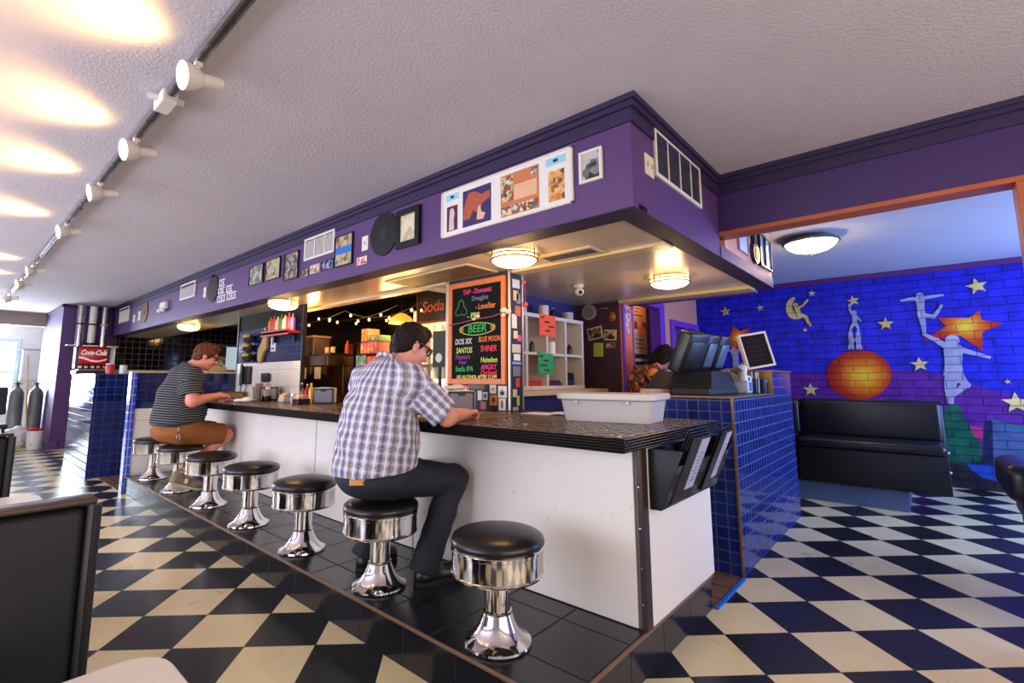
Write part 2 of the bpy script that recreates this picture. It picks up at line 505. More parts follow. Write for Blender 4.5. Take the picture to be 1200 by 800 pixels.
# kitchen end wall: purple part, black tiles, and the column return
m = MB(); m.box(1.435, 2.3, 12.06, 12.2, 0, CEIL); m.box(1.435, 1.56, 12.2, 14.6, 0, CEIL)
struct('wall_end', m, purple)
m = MB(); m.box(2.3, 5.4, 12.06, 12.2, 1.47, 2.6)
struct('wall_kitchen', m, black_wall_tile)
m = MB(); m.box(2.3, 5.4, 12.05, 12.2, 0, 1.47)
struct('wall_kitchen', m, mat('kitchen_cream_wall', (214, 196, 150), .4))
m = MB(); m.box(5.3, 5.4, 7.06, 12.06, 0, 2.5)
struct('wall_kitchen', m, mat('kitchen_side_wall', (40, 34, 44), .4))
m = MB(); m.box(1.41, 1.56, 12.03, 12.06, 0, .14, .004); m.box(1.405, 1.435, 12.05, 14.6, 0, .14, .004)
struct('baseboard_end', m, purple)
m = MB(); m.box(1.425, 2.3, 12.04, 12.06, CEIL - .06, CEIL); m.box(1.41, 1.435, 12.04, 14.6, CEIL - .06, CEIL)
struct('trim_19', m, purple_dk)
# far room
m = MB(); m.box(-3.4, -.35, 15.5, 15.6, 0, CEIL); m.box(-.35, 1.17, 15.5, 15.6, 0, .55); m.box(-.35, 1.17, 15.5, 15.6, 2.2, CEIL); m.box(1.17, 3, 15.5, 15.6, 0, CEIL)
struct('wall_far', m, mat('far_room_white_wall', (226, 224, 220), .6))
m = MB()
for x0, x1, z0, z1 in ((-.35, -.27, .55, 2.2), (1.09, 1.17, .55, 2.2), (-.27, 1.09, 2.12, 2.2), (-.27, 1.09, .55, .63), (-.27, 1.09, 1.42, 1.47)):
    m.box(x0, x1, 15.46, 15.56, z0, z1, .006)
w = struct('window_2', m, mat('window_frame_pale_blue', (190, 208, 226), .4))
pm = MB(); pm.box(-.27, 1.09, 15.53, 15.536, .63, 2.12)
pm.build('pane', mat('daylit_window_glass', (235, 242, 255), .1, noise=0, emit=(232, 242, 255), es=6.5), w)
m = MB(); m.box(-3.4, 1.435, 14.2, 14.5, 2.42, CEIL)
struct('trim_20', m, mat('taupe_beam', (150, 138, 122), .6))

# ------------------------------------------------------------ painted mural on the brick wall
MURAL={'star_right':[(0.144,2.051),(0.42,2.023),(0.524,2.109),(0.526,1.993),(0.7,1.94),(0.521,1.84),(0.503,1.618),(0.33,1.812),(-0.021,1.764),(0.212,1.939)],'star_left':[(-2.403,1.926),(-2.26,1.973),(-2.21,2.124),(-2.117,2.025),(-1.972,2.085),(-2.024,1.942),(-1.874,1.798),(-2.054,1.772),(-2.251,1.624),(-2.284,1.843)],'planet':[(-0.354,1.344),(-0.354,1.394),(-0.362,1.443),(-0.377,1.49),(-0.401,1.534),(-0.431,1.574),(-0.468,1.608),(-0.511,1.636),(-0.559,1.658),(-0.61,1.672),(-0.664,1.678),(-0.719,1.676),(-0.774,1.666),(-0.828,1.648),(-0.878,1.621),(-0.924,1.588),(-0.965,1.548),(-0.999,1.503),(-1.025,1.454),(-1.042,1.402),(-1.051,1.348),(-1.05,1.295),(-1.041,1.242),(-1.022,1.193),(-0.995,1.148),(-0.961,1.108),(-0.92,1.075),(-0.874,1.049),(-0.824,1.03),(-0.771,1.019),(-0.716,1.017),(-0.662,1.022),(-0.609,1.035),(-0.558,1.056),(-0.511,1.084),(-0.469,1.117),(-0.432,1.156),(-0.402,1.199),(-0.378,1.246),(-0.362,1.294)],'hill':[(-3.036,1.402),(-1.533,1.388),(-1.139,1.372),(-0.478,1.423),(-0.331,1.41),(-0.1,1.396),(0.14,1.341),(0.326,1.238),(0.555,1.16),(0.879,1.061),(0.758,-0.174),(-3.153,-0.856)],'hedge':[(0.113,0.957),(0.23,0.992),(0.265,0.892),(0.279,0.802),(0.31,0.744),(0.343,0.627),(0.393,0.552),(0.384,0.336),(0.151,0.281),(0.047,0.299)],'blossom':[(0.31,0.744),(0.422,0.721),(0.408,0.563),(0.341,0.607)],'side':[(0.445,0.807),(0.508,0.811),(0.468,0.288),(0.383,0.326)],'house':[(0.506,0.785),(0.824,0.691),(0.779,0.24),(0.468,0.288)],'roof':[(0.504,0.818),(0.828,0.734),(0.823,0.685),(0.505,0.779)],'ground':[(0.047,0.299),(0.387,0.336),(0.78,0.25),(0.751,-0.048),(0.018,-0.025)],'pond':[(0.233,0.304),(0.494,0.3),(0.592,0.189),(0.61,0.097),(0.368,0.141),(0.29,0.208)],'moon':[(-1.373,2.483),(-1.403,2.471),(-1.43,2.448),(-1.452,2.418),(-1.468,2.382),(-1.477,2.342),(-1.479,2.301),(-1.473,2.26),(-1.459,2.223),(-1.439,2.191),(-1.414,2.168),(-1.385,2.153),(-1.355,2.147),(-1.324,2.152),(-1.295,2.166),(-1.269,2.189),(-1.273,2.229),(-1.293,2.22),(-1.315,2.219),(-1.336,2.225),(-1.355,2.237),(-1.371,2.256),(-1.384,2.279),(-1.393,2.307),(-1.396,2.336),(-1.394,2.367),(-1.387,2.395),(-1.375,2.421),(-1.359,2.442),(-1.341,2.458)],'stars':[(-2.31,2.354,0.078),(-1.815,2.365,0.052),(-1.142,2.512,0.047),(-0.676,2.352,0.073),(-0.359,2.009,0.089),(-0.07,1.473,0.094),(0.527,2.401,0.104),(-1.256,1.138,0.099),(-1.897,1.566,0.073),(0.717,1.019,0.125),(-1.262,1.99,0.031),(0.672,1.261,0.031)]}
FIGS={'dancer_big':([(0.254,1.762,0.065)],[[(0.249,1.705,0.062),(0.251,1.642,0.175),(0.238,1.496,0.15),(0.223,1.331,0.175)],[(0.217,1.351,0.138),(0.179,1.175,0.1),(0.17,0.99,0.05)],[(0.247,1.351,0.125),(0.324,1.218,0.088),(0.194,1.093,0.05)],[(0.223,1.664,0.075),(0.116,1.764,0.056),(-0.003,1.857,0.038)],[(0.283,1.662,0.075),(0.404,1.605,0.05),(0.562,1.539,0.031)]]),'dancer_top':([(0.006,2.344,0.038)],[[(0.003,2.306,0.088),(0.002,2.196,0.069),(0.0,2.086,0.075)],[(0.001,2.097,0.075),(0.007,1.976,0.05),(0.005,1.857,0.031)],[(0.001,2.097,0.062),(0.111,2.066,0.05),(0.155,2.126,0.038),(0.202,2.208,0.025)],[(-0.189,2.299,0.019),(-0.095,2.311,0.038),(0.003,2.306,0.044),(0.117,2.32,0.038),(0.228,2.329,0.019)]]),'dancer_tower':([(-0.679,2.192,0.028),(-0.739,1.903,0.025),(-0.66,1.898,0.025)],[[(-0.676,2.168,0.05),(-0.682,2.039,0.05)],[(-0.692,2.146,0.025),(-0.723,2.232,0.025),(-0.721,2.314,0.019)],[(-0.664,2.144,0.025),(-0.615,2.064,0.019)],[(-0.691,2.04,0.038),(-0.734,1.973,0.028),(-0.744,1.903,0.023)],[(-0.672,2.039,0.038),(-0.65,1.967,0.028),(-0.656,1.898,0.023)],[(-0.741,1.88,0.056),(-0.739,1.786,0.05),(-0.774,1.694,0.025)],[(-0.739,1.786,0.038),(-0.728,1.692,0.025)],[(-0.658,1.875,0.056),(-0.665,1.782,0.05),(-0.681,1.69,0.025)],[(-0.66,1.782,0.038),(-0.64,1.689,0.025)],[(-0.733,1.867,0.019),(-0.705,1.807,0.019),(-0.663,1.863,0.019)]]),'dancer_moon':([(-1.352,2.361,0.033)],[[(-1.338,2.328,0.062),(-1.324,2.226,0.062)],[(-1.328,2.314,0.031),(-1.263,2.346,0.028),(-1.194,2.426,0.019)],[(-1.335,2.227,0.056),(-1.243,2.181,0.05),(-1.208,2.092,0.038),(-1.186,2.041,0.025)]]),'dancer_left':([(-2.226,1.753,0.038)],[[(-2.216,1.713,0.1),(-2.21,1.606,0.081),(-2.207,1.447,0.088)],[(-2.207,1.447,0.088),(-2.218,1.276,0.075)],[(-2.253,1.714,0.038),(-2.325,1.757,0.033),(-2.354,1.799,0.025)],[(-2.179,1.711,0.038),(-2.126,1.776,0.033),(-2.06,1.865,0.025)]])}
MURAL = {k: (v if k == 'stars' else [(max(p[0], -2.75), max(p[1], .004)) for p in v]) for k, v in MURAL.items()}
mural = thing('painted_mural', 'night-sky mural of stars, planet and dancers painted on the blue brick wall', 'mural', (8.3, .5, 0))
FM = FX(8.3)
_lay = [.003]
def paint(name, mb_fun, m):
    _lay[0] += .0006
    mb = MB(); mb_fun(mb, _lay[0]); return mb.build(name, m, mural)
def poly_paint(name, key, m):
    return paint(name, lambda mb, n: mb.fpoly(FM, MURAL[key], .0004, n), m)
poly_paint('painted_hill', 'hill', brick_paint('mural_purple', two((62, 16, 104), (100, 32, 142))))
poly_paint('painted_ground', 'ground', brick_paint('mural_dark_ground', two((18, 20, 34), (44, 36, 40))))
poly_paint('painted_pond', 'pond', brick_paint('mural_pond', two((14, 44, 120), (30, 80, 180))))
poly_paint('painted_hedge', 'hedge', brick_paint('mural_green', two((8, 56, 52), (18, 100, 74))))
poly_paint('painted_blossom', 'blossom', brick_paint('mural_pink', two((150, 30, 90), (196, 50, 120))))
poly_paint('painted_house', 'house', brick_paint('mural_slate', two((52, 72, 120), (76, 96, 140))))
poly_paint('painted_house_side', 'side', brick_paint('mural_navy', two((14, 20, 56), (24, 32, 80))))
poly_paint('painted_roof', 'roof', brick_paint('mural_teal', two((16, 80, 96), (30, 110, 116))))
def cen(k):
    p = MURAL[k]; return -sum(a for a, b in p) / len(p), sum(b for a, b in p) / len(p)
cy_, cz_ = cen('planet')
poly_paint('painted_planet', 'planet', brick_paint('mural_planet', radial(cy_ - .05, cz_ - .02, .40, [(.05, (255, 214, 40)), (.34, (250, 150, 24)), (.7, (206, 54, 14)), (.95, (166, 26, 14))])))
for k in ('star_right', 'star_left'):
    cy_, cz_ = cen(k)
    poly_paint('painted_star', k, brick_paint('mural_' + k, radial(cy_, cz_ + .02, .40 if k == 'star_right' else .32, [(.05, (255, 216, 60)), (.28, (236, 120, 24)), (.55, (200, 48, 14)), (.95, (176, 32, 16))])))
gold = brick_paint('mural_gold', two((214, 170, 84), (236, 204, 132)))
poly_paint('painted_moon', 'moon', gold)
for u, v, r in MURAL['stars']:
    a0 = R_.uniform(-.2, .2)
    pts = [(u + rr * math.sin(a0 + i * PI / 5), v + rr * math.cos(a0 + i * PI / 5)) for i in range(10) for rr in [r if i % 2 == 0 else r * .42]]
    paint('painted_star', lambda mb, n: mb.fpoly(FM, pts, .0004, n), gold)
lav = brick_paint('mural_lavender_grey', two((132, 134, 164), (170, 164, 186)))
for k, (heads, strokes) in FIGS.items():
    def draw(mb, n):
        for u, v, r in heads:
            mb.fdisc(FM, u, v, r, .0004, n + .0008, 16)
        for s in strokes:
            L = []; Rr = []
            for i, (u, v, w) in enumerate(s):
                a = s[max(0, i - 1)]; b = s[min(len(s) - 1, i + 1)]
                d = V((b[0] - a[0], b[1] - a[1])); d = d.normalized() if d.length else V((1, 0))
                L.append((u - d.y * w / 2, v + d.x * w / 2)); Rr.append((u + d.y * w / 2, v - d.x * w / 2))
            for i in range(len(s) - 1):
                n += .00007; mb.fpoly(FM, [L[i], L[i + 1], Rr[i + 1], Rr[i]], .0004, n)
            for u, v, w in s[1:-1]:
                n += .00007; mb.fdisc(FM, u, v, w / 2, .0004, n, 10)
    paint('painted_dancer', draw, gold if k == 'dancer_moon' else lav)
# ------------------------------------------------------------ bar counter
CT = 1.045
bar = thing('bar_counter', 'long bar counter with white front panels and white end on the black tiled platform', 'counter', (2.5, 4, DZ))
MB().box(2.195, 3.09, 1.02, 2.33, DZ + .001, CT - .0625).box(2.195, 2.665, 2.33, 6.93, DZ + .001, CT - .0625).build('body', mat('counter_core', (120, 112, 106), .6), bar)
t_white = NT('scuffed_white_panel')
px_, py_, pz_ = t_white.sep(t_white.pos())
st = t_white.ramp(t_white.noise(1.3, 4, t_white.pos()), [(.45, (0, 0, 0, 1)), (.7, (1, 1, 1, 1))])
sc_ = t_white.ramp(t_white.noise(22, 3, t_white.pos()), [(.66, (0, 0, 0, 1)), (.72, (1, 1, 1, 1))])
c_ = t_white.mix(t_white.math('MULTIPLY', st, .30), lin((240, 234, 226)), lin((196, 178, 152)))
c_ = t_white.mix(t_white.math('MULTIPLY', sc_, .18), c_, lin((150, 136, 120)))
t_white.set(c_, t_white.math('MULTIPLY_ADD', st, .15, .28))
scuffed = t_white.m
for y0, y1 in ((1.05, 2.6), (2.612, 3.89), (3.902, 5.4), (5.412, 6.94)):
    MB().box(2.183, 2.196, y0, y1, DZ + .004, CT - .06, .003).build('front_panel', scuffed, bar)
MB().box(2.235, 3.085, 1.006, 1.02, DZ + .004, CT - .06, .003).build('end_panel', white_paint, bar)
m = MB(); m.box(2.178, 2.238, 1.003, 1.03, DZ + .002, CT - .06, .004)
cs = m.build('corner_strip', mat('dark_bronze_strip', (70, 58, 56), .35, .5), bar)
m = MB()
for z in (.3, .45, .62, .8):
    m.ell((2.176, 1.02, z), .006, sub=1)
m.build('screw', steel, cs)

t = NT('hammered_brown_laminate')
v = t.n('TexVoronoi'); v.inputs['Scale'].default_value = 26; v.feature = 'SMOOTH_F1'
mp = t.n('Mapping'); mp.inputs['Scale'].default_value = (1, 1.6, 1); mp.inputs['Rotation'].default_value = (0, 0, .8)
t.l(t.pos(), mp.inputs['Vector']); t.l(mp.outputs[0], v.inputs['Vector'])
nz = t.noise(18, 4, t.pos())
t.set(t.mix(nz, lin((44, 30, 26)), lin((98, 72, 56))), .20, .1, spec=.6)
t.bump(v.outputs['Distance'], .9, .03)
top = thing('countertop', 'glossy brown hammered countertop with ribbed black metal edge along the bar', 'countertop', (2.5, 4, CT - .06))
m = MB(); m.box(1.905, 3.1, .955, 2.345, CT - .052, CT); m.box(1.905, 2.89, 2.345, 3.04, CT - .052, CT); m.box(1.905, 2.665, 3.04, 6.93, CT - .052, CT)
m.build('worktop', t.m, top)
m = MB()
edge_m = mat('ribbed_black_edge', (34, 30, 28), .25, .75)
m.box(1.897, 1.905, .947, 6.93, CT - .06, CT - .001); m.box(1.905, 3.11, .947, .955, CT - .06, CT - .001)
for i in range(5):
    z = CT - .006 - i * .0118
    m.tube([(1.895, .945, z), (1.895, 6.94, z)], .0048, 6); m.tube([(1.895, .945, z), (3.11, .945, z)], .0048, 6)
m.build('edge_band', edge_m, top, 40)
MB().box(1.90, 3.1, .96, 2.345, CT - .062, CT - .052).box(1.90, 2.665, 2.345, 6.93, CT - .062, CT - .052).build('underside', mat('raw_underside', (70, 60, 56), .7), top)

# ------------------------------------------------------------ stools
cush = mat('stool_black_vinyl', (22, 19, 19), .33, noise=.1, bump=.05, bscale=120)
def make_stool():
    r = thing('bar_stool', 'x', 'stool', (0, 0, 0), 'chrome counter stools')
    m = MB(); m.lathe([(0, 0), (.140, 0), (.145, .006), (.143, .014), (.128, .022), (.108, .036), (.088, .060), (.073, .090), (.062, .118), (.060, .122)], seg=48)
    b = m.build('base', chrome, r, 45)
    m = MB(); m.lathe([(.060, .120), (.0615, .124), (.0615, .130), (.055, .134), (.055, .292), (.064, .296)], seg=40)
    m.build('column', chrome, r, 40)
    m = MB(); m.lathe([(0, .277), (.186, .277), (.196, .280), (.200, .285), (.200, .293), (.197, .296), (.197, .376), (.201, .379), (.201, .391), (.197, .395), (.17, .396), (0, .396)], seg=64)
    s = m.build('seat_ring', chrome, r, 40)
    m = MB(); m.lathe([(0, .394), (.19, .394), (.199, .398), (.203, .406), (.203, .418), (.198, .430), (.184, .440), (.15, .449), (.10, .455), (.05, .458), (0, .459)], seg=64)
    m.build('seat_cushion', cush, r, True)
    return r
SX = 1.69
stool_lab = [
 'chrome stool with empty black seat nearest the camera, by the counter end',
 'chrome stool under the man in the plaid shirt',
 'empty chrome stool just beyond the man in the plaid shirt',
 'empty chrome stool midway between the two seated men',
 'empty chrome stool just in front of the man in the striped shirt',
 'chrome stool under the man in the striped shirt',
 'farthest chrome stool beside the white tiled half wall']
SY = [1.45, 2.29, 3.13, 3.96, 4.80, 5.66, 6.54]
st0 = make_stool()
for i, (y, lb) in enumerate(zip(SY, stool_lab)):
    if i == 0:
        st0.location = (SX, y, DZ); st0['label'] = lb
    else:
        o = copy_thing(st0, (SX, y, DZ), lb); o.rotation_euler = (0, 0, i * .7)

# ------------------------------------------------------------ bus tub on the counter
tub = thing('bus_tub', 'grey plastic bus tub with rimmed lid at the counter end', 'tub', (0, 0, 0), rot=(0, 0, 0))
def frust(mb, w0, d0, w1, d1, z0, z1, r=.03, inner=None):
    def ring(w, d, z, rr):
        out = []
        for sx, sy, a0 in ((1, 1, 0), (-1, 1, 90), (-1, -1, 180), (1, -1, 270)):
            for k in range(5):
                a = math.radians(a0 + k * 22.5)
                out.append((sx * (w / 2 - rr) + rr * math.cos(a), sy * (d / 2 - rr) + rr * math.sin(a), z))
        return out
    a = ring(w0, d0, z0, r); b = ring(w1, d1, z1, r)
    n = len(a)
    mb.raw(a + b, [list(range(n))[::-1], list(range(n, 2 * n))] + [[i, (i + 1) % n, n + (i + 1) % n, n + i] for i in range(n)])
tubm = mat('grey_polypropylene', (196, 190, 184), .42, noise=.04, scale=6)
m = MB(); frust(m, .30, .50, .335, .54, 0, .132); m.build('body', tubm, tub, 40)
m = MB(); frust(m, .335, .535, .37, .575, .118, .122, .04); frust(m, .375, .58, .375, .58, .128, .158, .04); m.build('lid', mat('pale_grey_lid', (206, 198, 186), .4, noise=.03), tub, 40)
m = MB()
for y in (-.14, .16): m.box(-.180, -.166, y - .012, y + .012, .100, .120, .003)
m.build('clip', tubm, tub)
tub.location = (2.69, 1.40, CT + .001); tub.rotation_euler = (0, 0, math.radians(8))

# ------------------------------------------------------------ menu rack on the counter end
FR = FY(1.005)
rack = thing('menu_rack', 'black wall rack fixed to the white counter end, holding menus', 'rack', (2.62, 1.0, .72))
rk = mat('rack_black_plastic', (16, 16, 19), .3)
smoke = mat('smoked_clear_plastic', (70, 70, 78), .12, noise=0, trans=.55)
m = MB(); m.fbox(FR, 2.26, 3.0, .70, .965, 0, .012, .003)
m.build('back_plate', rk, rack)
def wedge(mb, x0, x1, z0, z1, d0, d1, th):
    # side cheek: thin wedge in the plane X=const
    for x in (x0, x1):
        mb.raw([(x, 1.0, z0), (x + th, 1.0, z0), (x, 1.0 - d0, z0), (x + th, 1.0 - d0, z0), (x, 1.0, z1), (x + th, 1.0, z1), (x, 1.0 - d1, z1), (x + th, 1.0 - d1, z1)],
               [(0, 1, 3, 2), (4, 6, 7, 5), (0, 4, 5, 1), (2, 3, 7, 6), (0, 2, 6, 4), (1, 5, 7, 3)])
m = MB(); wedge(m, 2.25, 2.995, .70, .965, .05, .16, .006); wedge(m, 2.62, 2.62, .70, .93, .05, .12, .005)
m.box(2.25, 3.0, .95, 1.0, .694, .702)
m.build('side_cheek', rk, rack)
m = MB()
m.raw([(2.25, .95, .70), (3.0, .95, .70), (3.0, .868, .90), (2.25, .868, .90), (2.25, .944, .70), (3.0, .944, .70), (3.0, .862, .90), (2.25, .862, .90)],
      [(0, 1, 2, 3), (7, 6, 5, 4), (0, 4, 5, 1), (3, 2, 6, 7), (0, 3, 7, 4), (1, 5, 6, 2)])
m.build('front_pocket', smoke, rack)
paper = mat('white_paper', (226, 224, 222), .7, noise=.04)
def menu(x, lab, dx, n=3):
    r = thing('menu', lab, 'menu', (0, 0, 0), rot=(math.radians(22), 0, math.radians(dx)))
    m = MB()
    for i in range(n): m.box(-.125 + i * .004, .125 + i * .004, -.010 + .012 * i, -.003 + .012 * i, 0, .335 + .008 * i, .002)
    m.build('cover', mat('black_menu_vinyl', (20, 20, 22), .25), r)
    m = MB(); m.box(-.01, .105, -.0125, -.0102, .06, .322); m.build('page', mat('lavender_page', (176, 176, 204), .5, noise=.05), r)
    m = MB()
    for j in range(9):
        m.box(.015 + .01 * (j % 3), .09 - .012 * (j % 2), -.0132, -.0124, .10 + j * .018, .104 + j * .018)
    m.build('print', mat('grey_ink', (90, 84, 110), .7), r)
    r.location = (x, .945, .712)
    return r
menu(2.44, 'thick black menu with white page in the left pocket of the counter rack', 0, 4)
menu(2.82, 'black menu with white page in the right pocket of the counter rack', 4, 2)

# ------------------------------------------------------------ blue tiled register stand
stand = thing('register_stand', 'blue tiled register stand with a raised step at the mural side', 'stand', (4.6, 1.4, 0))
m = MB(); m.box(3.632, 4.82, 1.01, 1.69, 0, 1.155); m.box(4.82, 5.6, 1.01, 1.69, 0, 1.35)
m.build('tiled_body', blue_tile, stand)
m = MB(); m.box(3.62, 4.82, 1.0, 1.70, 1.155, 1.168, .003); m.box(4.80, 5.62, 1.0, 1.70, 1.35, 1.365, .003)
m.box(3.622, 3.636, 1.0, 1.014, 0, 1.16); m.box(4.806, 4.82, 1.0, 1.70, 1.165, 1.352)
m.build('brass_edge', mat('tarnished_brass_edge', (150, 110, 60), .4, .6), stand)
m = MB(); m.box(3.64, 4.805, 1.02, 1.69, 1.168, 1.171); m.build('top', mat('stand_dark_top', (30, 32, 48), .4), stand)

# left blue tiled service counter beyond the half wall
ls = thing('service_counter', 'blue tiled service counter beside the purple column, under the soda fountain', 'counter', (1.7, 8.9, 0))
m = MB(); m.box(1.37, 2.6, 8.2, 9.9, 0, 1.345); m.build('tiled_body', shaded_blue_tile, ls)
m = MB(); m.box(1.36, 2.61, 8.19, 9.91, 1.345, 1.36, .003); m.build('top', mat('service_top', (60, 58, 66), .3), ls)
# ------------------------------------------------------------ ceiling track with spotlights
TX, TZ = .62, CEIL
trk_m = mat('track_dark_bronze', (92, 84, 80), .3, .8)
track = thing('ceiling_track', 'long brushed metal lighting track running along the ceiling', 'track light rail', (TX, 6, CEIL - .06))
m = MB(); m.box(TX - .018, TX + .018, .9, 12.6, CEIL - .045, CEIL - .012); m.build('rail', steel, track)
m = MB(); m.box(TX - .008, TX + .008, .9, 12.6, CEIL - .047, CEIL - .044); m.build('slot', trk_m, track)
m = MB()
for y in (1.4, 4.8, 7.2, 9.6, 12.): m.box(TX - .012, TX + .012, y - .03, y + .03, CEIL - .014, CEIL)
m.build('ceiling_clip', white_plastic, track)
m = MB(); m.box(TX - .035, TX + .035, 2.62, 2.78, CEIL - .075, CEIL - .010, .008); m.tube([(TX - .075, 2.72, CEIL - .03), (TX + .075, 2.68, CEIL - .03)], .018, 10)
m.build('live_connector', white_plastic, track)
glow = mat('lit_bulb', (255, 236, 190), .3, noise=0, emit=(255, 214, 140), es=24)
lamp_white = mat('white_enamel', (228, 220, 210), .35, noise=.03)
def make_head():
    r = thing('track_spotlight', 'x', 'spotlight', (0, 0, 0), 'spotlights on the ceiling track')
    # hangs from z=0 at the track; barrel points to -X and a little up
    m = MB(); m.tube([(0, 0, 0), (0, 0, -.085)], .011, 10); m.box(-.022, .022, -.02, .02, -.03, 0, .005)
    m.build('stem', lamp_white, r)
    A = Matrix.Rotation(math.radians(-90 - 13), 4, 'Y')       # +z of the lathe turned to -X
    M_ = A
    m = MB(); m.lathe([(0, -.15), (.036, -.15), (.040, -.146), (.040, -.03), (.056, -.015), (.074, .02), (.084, .06), (.087, .085), (.080, .085), (.076, .06), (.066, .025), (.048, .0), (0, .0)], (0, 0, -.11), 28, M_)
    m.build('barrel', lamp_white, r, 40)
    m = MB(); m.lathe([(0, .02), (.040, .028), (.064, .048), (.072, .066), (.062, .084), (.03, .094), (0, .096)], (0, 0, -.11), 24, M_)
    m.build('bulb', glow, r, True)
    return r
hl = ['white track spotlight nearest the camera, first on the ceiling track', 'second white track spotlight from the camera, beyond the track connector',
      'third lit track spotlight from the camera', 'fourth lit track spotlight from the camera, above the far purple column',
      'fifth lit track spotlight from the camera', 'sixth lit track spotlight, close behind the fifth', 'last track spotlight at the far end of the track']
HY = [2.24, 3.25, 4.2, 5.55, 7.9, 9.1, 10.9]
h0 = make_head()
for i, (y, lb) in enumerate(zip(HY, hl)):
    if i == 0: o = h0; o['label'] = lb
    else: o = copy_thing(h0, (0, 0, 0), lb)
    o.scale = (.70, .70, .70)
    o.location = (TX, y, CEIL - .045); o.rotation_euler = (0, 0, math.radians([5, 8, 2, 7, 4, 9, -14][i]))

# ------------------------------------------------------------ round flush lights under the soffit
glass_lit = mat('lit_opal_glass', (255, 240, 205), .3, noise=0, emit=(255, 206, 128), es=5)
ring_m = mat('bronze_ring', (120, 92, 58), .3, .8)
def make_flush():
    r = thing('ceiling_light', 'x', 'ceiling light', (0, 0, 0), 'round lights under the soffit')
    m = MB(); m.lathe([(0, 0), (.13, 0), (.135, -.012), (.13, -.02), (0, -.02)], seg=40); m.build('mount', ring_m, r, 40)
    m = MB(); m.lathe([(.15, -.012), (.155, -.04), (.150, -.062), (.12, -.085), (.07, -.098), (0, -.103)][::-1] + [(0, -.012)], seg=44); m.build('shade', glass_lit, r, 60)
    m = MB()
    for z in (-.030, -.056):
        m.lathe([(.152, z - .004), (.162, z - .004), (.162, z + .004), (.152, z + .004), (.152, z - .004)], seg=44)
    for k in range(3):
        a = k * 2 * PI / 3 + .6
        m.tube([(.160 * math.cos(a), .160 * math.sin(a), -.06), (.160 * math.cos(a), .160 * math.sin(a), 0)], .005, 6)
    m.build('band', ring_m, r, 40)
    return r
f0 = make_flush()
FL = [((2.50, 1.99), 'lit round ceiling light under the soffit, above the bus tub end of the counter'), ((3.97, 1.52), 'lit round ceiling light above the register stand'),
      ((2.42, 5.13), 'lit round ceiling light under the soffit near the hanging bulbs'), ((2.52, 8.5), 'farthest lit round ceiling light, above the man in the striped shirt')]
for i, ((x, y), lb) in enumerate(FL):
    o = f0 if i == 0 else copy_thing(f0, (0, 0, 0))
    o['label'] = lb; o.location = (x, y, SOF + .002)
dome = thing('ceiling_light', 'domed ceiling light with ornate rim in the mural room', 'ceiling light', (5.72, .76, CEIL))
m = MB(); m.lathe([(0, 0), (.15, 0), (.20, -.02), (.245, -.05), (.25, -.062), (.235, -.07), (.21, -.06), (0, -.05)], (5.72, .76, CEIL), 48); m.build('rim', mat('antique_nickel_rim', (150, 140, 132), .35, .7), dome, 40)
m = MB(); m.lathe([(.225, -.062), (.20, -.10), (.15, -.135), (.08, -.155), (0, -.16), (0, -.062)], (5.72, .76, CEIL), 44); m.build('shade', mat('lit_alabaster_glass', (255, 244, 214), .3, noise=0, emit=(255, 226, 164), es=7), dome, 60)
m = MB(); m.lathe([(0, -.185), (.012, -.18), (.018, -.168), (.008, -.158), (0, -.158)], (5.72, .76, CEIL), 16); m.build('finial', ring_m, dome, True)

# ------------------------------------------------------------ things on the purple fascia (plane X = 2.2)
FS = FX(2.2)
frame_blk = mat('black_picture_frame', (18, 17, 18), .3); frame_wht = mat('cream_picture_frame', (226, 216, 200), .45, noise=.04)
def picture(name, label, y0, y1, z0, z1, frame, art, fw=.012, cat='picture', F=FS, d=.018, mat_c=None, mw=.0, group=None):
    u0, u1 = (-max(y0, y1), -min(y0, y1)) if F is not None and F[1][1] else (min(y0, y1), max(y0, y1))
    P = V(F[0]) + V(F[1]) * ((u0 + u1) / 2) + V(F[2]) * z0
    r = thing(name, label, cat, P, group)
    m = MB()
    for a, b, c, e in ((u0, u0 + fw, z0, z1), (u1 - fw, u1, z0, z1), (u0 + fw, u1 - fw, z0, z0 + fw), (u0 + fw, u1 - fw, z1 - fw, z1)):
        m.fbox(F, a, b, c, e, 0, d, .002)
    m.build('frame', frame, r)
    if mat_c:
        m = MB(); m.fbox(F, u0 + fw, u1 - fw, z0 + fw, z1 - fw, 0, d * .45); m.build('mount', mat_c, r)
        m = MB(); m.fbox(F, u0 + fw + mw, u1 - fw - mw, z0 + fw + mw, z1 - fw - mw, 0, d * .5); m.build('print', art, r)
    else:
        m = MB(); m.fbox(F, u0 + fw, u1 - fw, z0 + fw, z1 - fw, 0, d * .5); m.build('print', art, r)
    return r
grey_photo = collage('black_and_white_photo', [(16, 16, 18), (60, 60, 62), (40, 40, 42), (130, 128, 126), (190, 188, 184)], 26)
poster_grey = collage('faded_poster_print', [(40, 50, 60), (96, 104, 104), (150, 150, 136), (70, 84, 96), (188, 180, 160)], 30)
poster_tan = collage('tan_poster_print', [(60, 60, 50), (172, 160, 120), (200, 186, 140), (120, 90, 60), (170, 166, 150)], 26)
poster_mix = collage('crowded_poster_print', [(50, 60, 70), (150, 110, 90), (90, 100, 110), (180, 170, 150), (60, 50, 60)], 40)
picture('photo', 'small black and white photo in cream frame beside the fascia corner', 1.156, 1.292, 2.314, 2.49, frame_wht, grey_photo, .016)
